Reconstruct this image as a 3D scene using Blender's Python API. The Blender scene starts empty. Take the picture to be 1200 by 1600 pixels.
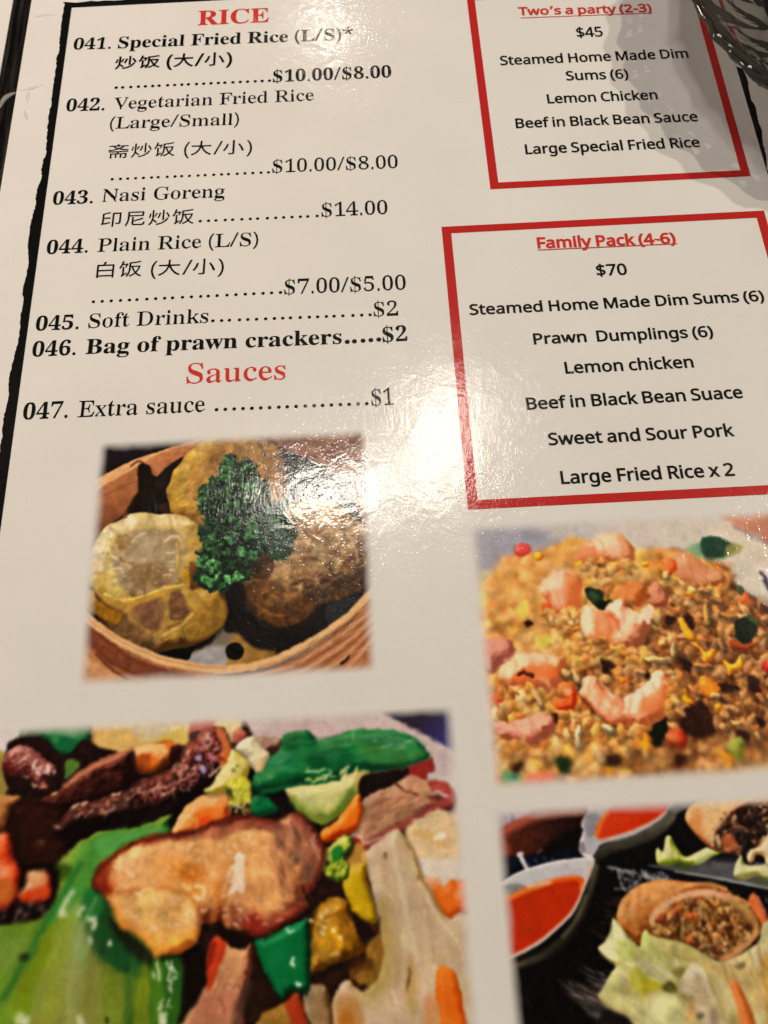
import bpy, bmesh, math, random
import numpy as np
from mathutils import Vector, Matrix

# ---------------------------------------------------------------- scene, camera, light, exposure
# World: x to the right across the sheet, y up the sheet, z off the table; metres.
scene = bpy.context.scene
scene.unit_settings.scale_length = 1.0

cam_data = bpy.data.cameras.new('camera')
cam = bpy.data.objects.new('camera', cam_data)
scene.collection.objects.link(cam)
scene.camera = cam
cam_data.sensor_fit = 'HORIZONTAL'
cam_data.sensor_width = 36.0
cam_data.lens = 36.0 * 1202.0 / 1200.0
cam_data.clip_start = 0.005
cam_data.clip_end = 20.0
# columns: camera right, camera up, camera back
_R = Vector((0.99868641, -0.048451, -0.01667196))
_U = Vector((0.05121349, 0.93356796, 0.35472248))
_B = Vector((-0.00162225, -0.35511035, 0.93482298))
cam.matrix_world = Matrix(((_R.x, _U.x, _B.x, -0.000274), (_R.y, _U.y, _B.y, -0.059907), (_R.z, _U.z, _B.z, 0.157705), (0, 0, 0, 1)))
cam_data.dof.use_dof = True
cam_data.dof.focus_distance = 0.176
cam_data.dof.aperture_fstop = 44.0

world = bpy.data.worlds.new('World')
scene.world = world
world.use_nodes = True
world.node_tree.nodes['Background'].inputs[0].default_value = (0.86, 0.80, 0.72, 1)
world.node_tree.nodes['Background'].inputs[1].default_value = 0.045


def lamp(name, loc, aim, size, watts, col, shape='DISK', size_y=None):
    d = bpy.data.lights.new(name, 'AREA')
    d.shape = shape; d.size = size
    if size_y: d.size_y = size_y
    d.energy = watts; d.color = col
    o = bpy.data.objects.new(name, d); scene.collection.objects.link(o)
    o.location = loc
    d.cycles.is_caustics_light = name == 'side_lamp'
    o.rotation_euler = (Vector(aim) - Vector(loc)).to_track_quat('-Z', 'Y').to_euler()
    return o


# the pendant whose image burns in the laminate, a farther one along the room, and the lamp over the dish
lamp('pendant_lamp', (0.069, 0.321, 0.627), (0.01, 0.02, 0), 0.06, 0.60, (1.0, 0.91, 0.78), 'ELLIPSE', 0.15)
lamp('second_bulb', (-0.058, 0.272, 0.645), (0.0, 0.02, 0), 0.11, 0.66, (1.0, 0.92, 0.80), 'ELLIPSE', 0.05)
lamp('far_lamp', (-0.07, 1.56, 1.06), (0, 0.1, 0), 0.030, 0.36, (1.0, 0.90, 0.78))
lamp('upper_left_fill', (-0.50, 0.27, 0.27), (-0.05, 0.12, 0), 0.10, 1.75, (1.0, 0.75, 0.61))  # added fill light, only to brighten the upper left of the sheet
lamp('side_lamp', (2.55, 1.10, 2.35), (0.05, 0.05, 0), 0.08, 45.0, (1.0, 0.87, 0.685))
lamp('side_lamp', (1.98, 0.80, 2.35), (0.05, 0.05, 0), 0.07, 27.0, (1.0, 0.87, 0.685))

scene.view_settings.view_transform = 'Standard'
scene.view_settings.look = 'None'
scene.view_settings.exposure = 0.0
scene.view_settings.gamma = 1.0
scene.view_settings.use_curve_mapping = False
scene.cycles.max_bounces = 12
scene.cycles.transmission_bounces = 12
scene.cycles.transparent_max_bounces = 12
scene.cycles.caustics_refractive = True
scene.cycles.caustics_reflective = False
scene.cycles.sample_clamp_indirect = 3.0

# ---------------------------------------------------------------- materials
_coat_group = None


def coat_normal_group():
    """Normal of the plastic film over the sheet: slow waviness, crinkle, micro pits and
    wiping scratches, all in millimetres of the place so every ink shares one film."""
    global _coat_group
    if _coat_group: return _coat_group
    g = bpy.data.node_groups.new('film_surface', 'ShaderNodeTree')
    g.interface.new_socket('Normal', in_out='OUTPUT', socket_type='NodeSocketVector')
    g.interface.new_socket('Rough', in_out='OUTPUT', socket_type='NodeSocketFloat')
    N, Lk = g.nodes, g.links
    geo = N.new('ShaderNodeNewGeometry')
    sc_ = N.new('ShaderNodeVectorMath'); sc_.operation = 'SCALE'; sc_.inputs['Scale'].default_value = 1000.0
    Lk.new(geo.outputs['Position'], sc_.inputs[0])

    def tex(scale, detail, rough, stretch=None, rot=0.0, dist=0.0):
        v = sc_.outputs[0]
        if stretch:
            m = N.new('ShaderNodeMapping'); m.inputs['Rotation'].default_value = (0, 0, rot); m.inputs['Scale'].default_value = stretch
            Lk.new(v, m.inputs['Vector']); v = m.outputs[0]
        t = N.new('ShaderNodeTexNoise'); t.inputs['Scale'].default_value = scale; t.inputs['Detail'].default_value = detail
        t.inputs['Roughness'].default_value = rough; t.inputs['Distortion'].default_value = dist
        Lk.new(v, t.inputs['Vector']); return t.outputs['Fac']

    prev = None

    def bump(h, dist_mm, strength=1.0):
        nonlocal prev
        b = N.new('ShaderNodeBump'); b.inputs['Strength'].default_value = strength; b.inputs['Distance'].default_value = dist_mm / 1000.0
        Lk.new(h, b.inputs['Height'])
        if prev: Lk.new(prev, b.inputs['Normal'])
        prev = b.outputs['Normal']

    bump(tex(0.045, 1.0, .5), BUMP[0])                   # slow waves, ~20 mm
    bump(tex(0.2, 2.0, .5, dist=1.0), BUMP[1])         # crinkle, ~6 mm
    bump(tex(1.9, 0.0, .5), BUMP[2])                     # orange peel / pits
    vo = N.new('ShaderNodeTexVoronoi'); vo.inputs['Scale'].default_value = 1.5; Lk.new(sc_.outputs[0], vo.inputs['Vector'])
    dm = N.new('ShaderNodeMapRange'); dm.inputs['From Min'].default_value = .05; dm.inputs['From Max'].default_value = .42
    dm.inputs['To Min'].default_value = 1.0; dm.inputs['To Max'].default_value = 0.0; dm.interpolation_type = 'SMOOTHSTEP'
    Lk.new(vo.outputs['Distance'], dm.inputs['Value'])
    ms = N.new('ShaderNodeMapRange'); ms.inputs['From Min'].default_value = .42; ms.inputs['From Max'].default_value = .68; Lk.new(tex(0.9, 2.0, .6), ms.inputs['Value'])
    mu = N.new('ShaderNodeMath'); mu.operation = 'MULTIPLY'; Lk.new(dm.outputs[0], mu.inputs[0]); Lk.new(ms.outputs[0], mu.inputs[1]); bump(mu.outputs[0], BUMP[4])   # dust pimples under the film
    for rot, amp in ((0.4, 1.0), (-0.7, .8), (1.5, .9), (1.2, .7)):
        h = tex(1.0, 1.5, .6, (5.0, 0.22, 1), rot, .35)
        cr = N.new('ShaderNodeValToRGB'); cr.color_ramp.elements[0].position = .56; cr.color_ramp.elements[1].position = .74
        Lk.new(h, cr.inputs[0]); bump(cr.outputs[0], BUMP[3] * amp)
    o = N.new('NodeGroupOutput')
    Lk.new(prev, o.inputs['Normal'])
    mr = N.new('ShaderNodeMapRange'); mr.inputs['To Min'].default_value = ROUGH[0]; mr.inputs['To Max'].default_value = ROUGH[1]
    mr.inputs['From Min'].default_value = .35; mr.inputs['From Max'].default_value = .65
    Lk.new(tex(0.09, 4.0, .6), mr.inputs['Value']); Lk.new(mr.outputs[0], o.inputs['Rough'])
    _coat_group = g
    return g


BUMP = (0.07, 0.060, 0.007, 0.003, 0.017)
ROUGH = (0.06, 0.13)


def film_material(name, color, tint_var=0.0, rough=.27):
    m = bpy.data.materials.new(name); m.use_nodes = True
    N, Lk = m.node_tree.nodes, m.node_tree.links
    b = N['Principled BSDF']
    b.inputs['Base Color'].default_value = (*color, 1)
    b.inputs['Roughness'].default_value = rough
    b.inputs['Specular IOR Level'].default_value = 0.11
    b.inputs['Coat Weight'].default_value = 1.0
    b.inputs['Coat IOR'].default_value = 1.5
    g = N.new('ShaderNodeGroup'); g.node_tree = coat_normal_group()
    Lk.new(g.outputs['Normal'], b.inputs['Coat Normal']); Lk.new(g.outputs['Normal'], b.inputs['Normal']); Lk.new(g.outputs['Rough'], b.inputs['Coat Roughness'])
    if tint_var:
        geo = N.new('ShaderNodeNewGeometry')
        t = N.new('ShaderNodeTexNoise'); t.inputs['Scale'].default_value = 38.0; t.inputs['Detail'].default_value = 8
        Lk.new(geo.outputs['Position'], t.inputs['Vector'])
        h = N.new('ShaderNodeHueSaturation'); h.inputs['Color'].default_value = (*color, 1)
        mr = N.new('ShaderNodeMapRange'); mr.inputs['To Min'].default_value = 1 - tint_var; mr.inputs['To Max'].default_value = 1 + tint_var
        Lk.new(t.outputs['Fac'], mr.inputs['Value']); Lk.new(mr.outputs[0], h.inputs['Value']); Lk.new(h.outputs[0], b.inputs['Base Color'])
    return m


PAPER = (0.78, 0.78, 0.775)
M_paper = film_material('white_paper', PAPER, .07)
M_black = film_material('black_ink', (0.003, 0.003, 0.003), .3)
M_text = film_material('text_ink', (0.003, 0.004, 0.003), .4)
M_red = film_material('red_ink', (0.50, 0.020, 0.018), .06)
M_redtext = film_material('red_text_ink', (0.62, 0.035, 0.025), .06)
M_rule = film_material('thin_rule_ink', (0.60, 0.06, 0.05), .06)


def wood_material():
    m = bpy.data.materials.new('dark_table_wood'); m.use_nodes = True
    N, Lk = m.node_tree.nodes, m.node_tree.links; b = N['Principled BSDF']
    tc = N.new('ShaderNodeTexCoord'); mp = N.new('ShaderNodeMapping'); mp.inputs['Scale'].default_value = (60, 5, 20)
    Lk.new(tc.outputs['Object'], mp.inputs['Vector'])
    n = N.new('ShaderNodeTexNoise'); n.inputs['Scale'].default_value = 3; n.inputs['Detail'].default_value = 6; Lk.new(mp.outputs[0], n.inputs['Vector'])
    r = N.new('ShaderNodeValToRGB'); r.color_ramp.elements[0].color = (0.010, 0.006, 0.005, 1); r.color_ramp.elements[1].color = (0.040, 0.019, 0.013, 1)
    r.color_ramp.elements[0].position = .35; r.color_ramp.elements[1].position = .7
    Lk.new(n.outputs['Fac'], r.inputs[0]); Lk.new(r.outputs[0], b.inputs['Base Color'])
    b.inputs['Roughness'].default_value = .5
    return m


def strip_material():
    """clear laminate with nothing inside: mostly see-through, a grazing shine, dust and streaks"""
    m = bpy.data.materials.new('clear_laminate'); m.use_nodes = True
    N, Lk = m.node_tree.nodes, m.node_tree.links
    N.remove(N['Principled BSDF']); out = N['Material Output']
    tr = N.new('ShaderNodeBsdfTransparent'); tr.inputs[0].default_value = (.93, .92, .9, 1)
    gl = N.new('ShaderNodeBsdfGlossy'); gl.inputs['Roughness'].default_value = .08
    df = N.new('ShaderNodeBsdfDiffuse'); df.inputs[0].default_value = (.5, .45, .4, 1)
    g = N.new('ShaderNodeGroup'); g.node_tree = coat_normal_group(); Lk.new(g.outputs['Normal'], gl.inputs['Normal'])
    fr = N.new('ShaderNodeFresnel'); fr.inputs[0].default_value = 1.5
    mx = N.new('ShaderNodeMixShader'); Lk.new(fr.outputs[0], mx.inputs[0]); Lk.new(tr.outputs[0], mx.inputs[1]); Lk.new(gl.outputs[0], mx.inputs[2])
    geo = N.new('ShaderNodeNewGeometry'); mp = N.new('ShaderNodeMapping'); mp.inputs['Scale'].default_value = (900, 30, 1); Lk.new(geo.outputs['Position'], mp.inputs[0])
    t = N.new('ShaderNodeTexNoise'); t.inputs['Scale'].default_value = 1.0; t.inputs['Detail'].default_value = 3; Lk.new(mp.outputs[0], t.inputs['Vector'])
    mp2 = N.new('ShaderNodeMapping'); mp2.inputs['Scale'].default_value = (2400, 2400, 1); Lk.new(geo.outputs['Position'], mp2.inputs[0])
    t2 = N.new('ShaderNodeTexNoise'); t2.inputs['Scale'].default_value = 1.0; t2.inputs['Detail'].default_value = 1; Lk.new(mp2.outputs[0], t2.inputs['Vector'])
    r1 = N.new('ShaderNodeMapRange'); r1.inputs['From Min'].default_value = .45; r1.inputs['From Max'].default_value = .8; r1.inputs['To Max'].default_value = .06; Lk.new(t.outputs['Fac'], r1.inputs[0])
    r2 = N.new('ShaderNodeMapRange'); r2.inputs['From Min'].default_value = .74; r2.inputs['From Max'].default_value = .80; r2.inputs['To Max'].default_value = .7; Lk.new(t2.outputs['Fac'], r2.inputs[0])
    ad = N.new('ShaderNodeMath'); ad.operation = 'MAXIMUM'; Lk.new(r1.outputs[0], ad.inputs[0]); Lk.new(r2.outputs[0], ad.inputs[1])
    m2 = N.new('ShaderNodeMixShader'); Lk.new(ad.outputs[0], m2.inputs[0]); Lk.new(mx.outputs[0], m2.inputs[1]); Lk.new(df.outputs[0], m2.inputs[2])
    Lk.new(m2.outputs[0], out.inputs[0])
    return m


def crease_material():
    m = bpy.data.materials.new('lifted_film'); m.use_nodes = True
    N, Lk = m.node_tree.nodes, m.node_tree.links; b = N['Principled BSDF']
    b.inputs['Base Color'].default_value = (.8, .78, .75, 1); b.inputs['Roughness'].default_value = .12; b.inputs['Alpha'].default_value = .35  # film is clear; the whitish colour paints in the highlight along its creases
    t = N.new('ShaderNodeTexNoise'); t.inputs['Scale'].default_value = 900; u = N.new('ShaderNodeBump'); u.inputs['Distance'].default_value = .00006; Lk.new(t.outputs['Fac'], u.inputs['Height']); Lk.new(u.outputs[0], b.inputs['Normal'])
    return m


def crystal_material():
    m = bpy.data.materials.new('cut_crystal'); m.use_nodes = True
    N, Lk = m.node_tree.nodes, m.node_tree.links
    N.remove(N['Principled BSDF']); out = N['Material Output']
    gl = N.new('ShaderNodeBsdfGlass'); gl.inputs['IOR'].default_value = 1.54; gl.inputs['Roughness'].default_value = 0.0; gl.inputs['Color'].default_value = (.98, .98, .96, 1)
    tr = N.new('ShaderNodeBsdfTransparent'); tr.inputs[0].default_value = (.7, .7, .66, 1)
    mx = N.new('ShaderNodeMixShader'); mx.inputs[0].default_value = GLASSMIX
    Lk.new(tr.outputs[0], mx.inputs[1]); Lk.new(gl.outputs[0], mx.inputs[2]); Lk.new(mx.outputs[0], out.inputs[0])
    return m


GLASSMIX = .9
M_wood = wood_material(); M_strip = strip_material(); M_crystal = crystal_material(); M_crease = crease_material()


# ---------------------------------------------------------------- helpers
def link(name, me, mat, parent=None, **props):
    if mat and not me.materials: me.materials.append(mat)
    o = bpy.data.objects.new(name, me); scene.collection.objects.link(o)
    if parent: o.parent = parent
    for k, v in props.items(): o[k] = v
    return o


def slab(name, pts, z0, z1, mat, parent=None, **props):
    """a flat piece with real thickness from an outline in millimetres"""
    bm = bmesh.new()
    vs = [bm.verts.new((x / 1000, y / 1000, z0 / 1000)) for x, y in pts]
    f = bm.faces.new(vs)
    if f.normal.z > 0: f.normal_flip()
    ex = bmesh.ops.extrude_face_region(bm, geom=[f])
    for v in ex['geom']:
        if isinstance(v, bmesh.types.BMVert): v.co.z = z1 / 1000
    bmesh.ops.recalc_face_normals(bm, faces=bm.faces[:])
    me = bpy.data.meshes.new(name); bm.to_mesh(me); bm.free()
    return link(name, me, mat, parent, **props)


def fill(name, loops, z, mat, parent=None, offset=0.0, **props):
    """flat print: closed outlines in millimetres, inner loops cut holes"""
    cu = bpy.data.curves.new(name, 'CURVE'); cu.dimensions = '2D'; cu.fill_mode = 'BOTH'; cu.offset = offset
    for p in loops:
        sp = cu.splines.new('POLY'); sp.points.add(len(p) - 1)
        for i, (x, y) in enumerate(p): sp.points[i].co = (x, y, 0, 1)
        sp.use_cyclic_u = True
    tmp = bpy.data.objects.new(name, cu); scene.collection.objects.link(tmp)
    bpy.context.view_layer.update()
    me = bpy.data.meshes.new_from_object(tmp.evaluated_get(bpy.context.evaluated_depsgraph_get()))
    bpy.data.objects.remove(tmp); bpy.data.curves.remove(cu)
    for v in me.vertices: v.co = (v.co.x / 1000, v.co.y / 1000, z / 1000)
    me.materials.clear(); me.name = name
    up = sum(p.normal.z * p.area for p in me.polygons)
    if up < 0: me.flip_normals()
    return link(name, me, mat, parent, **props)


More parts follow.
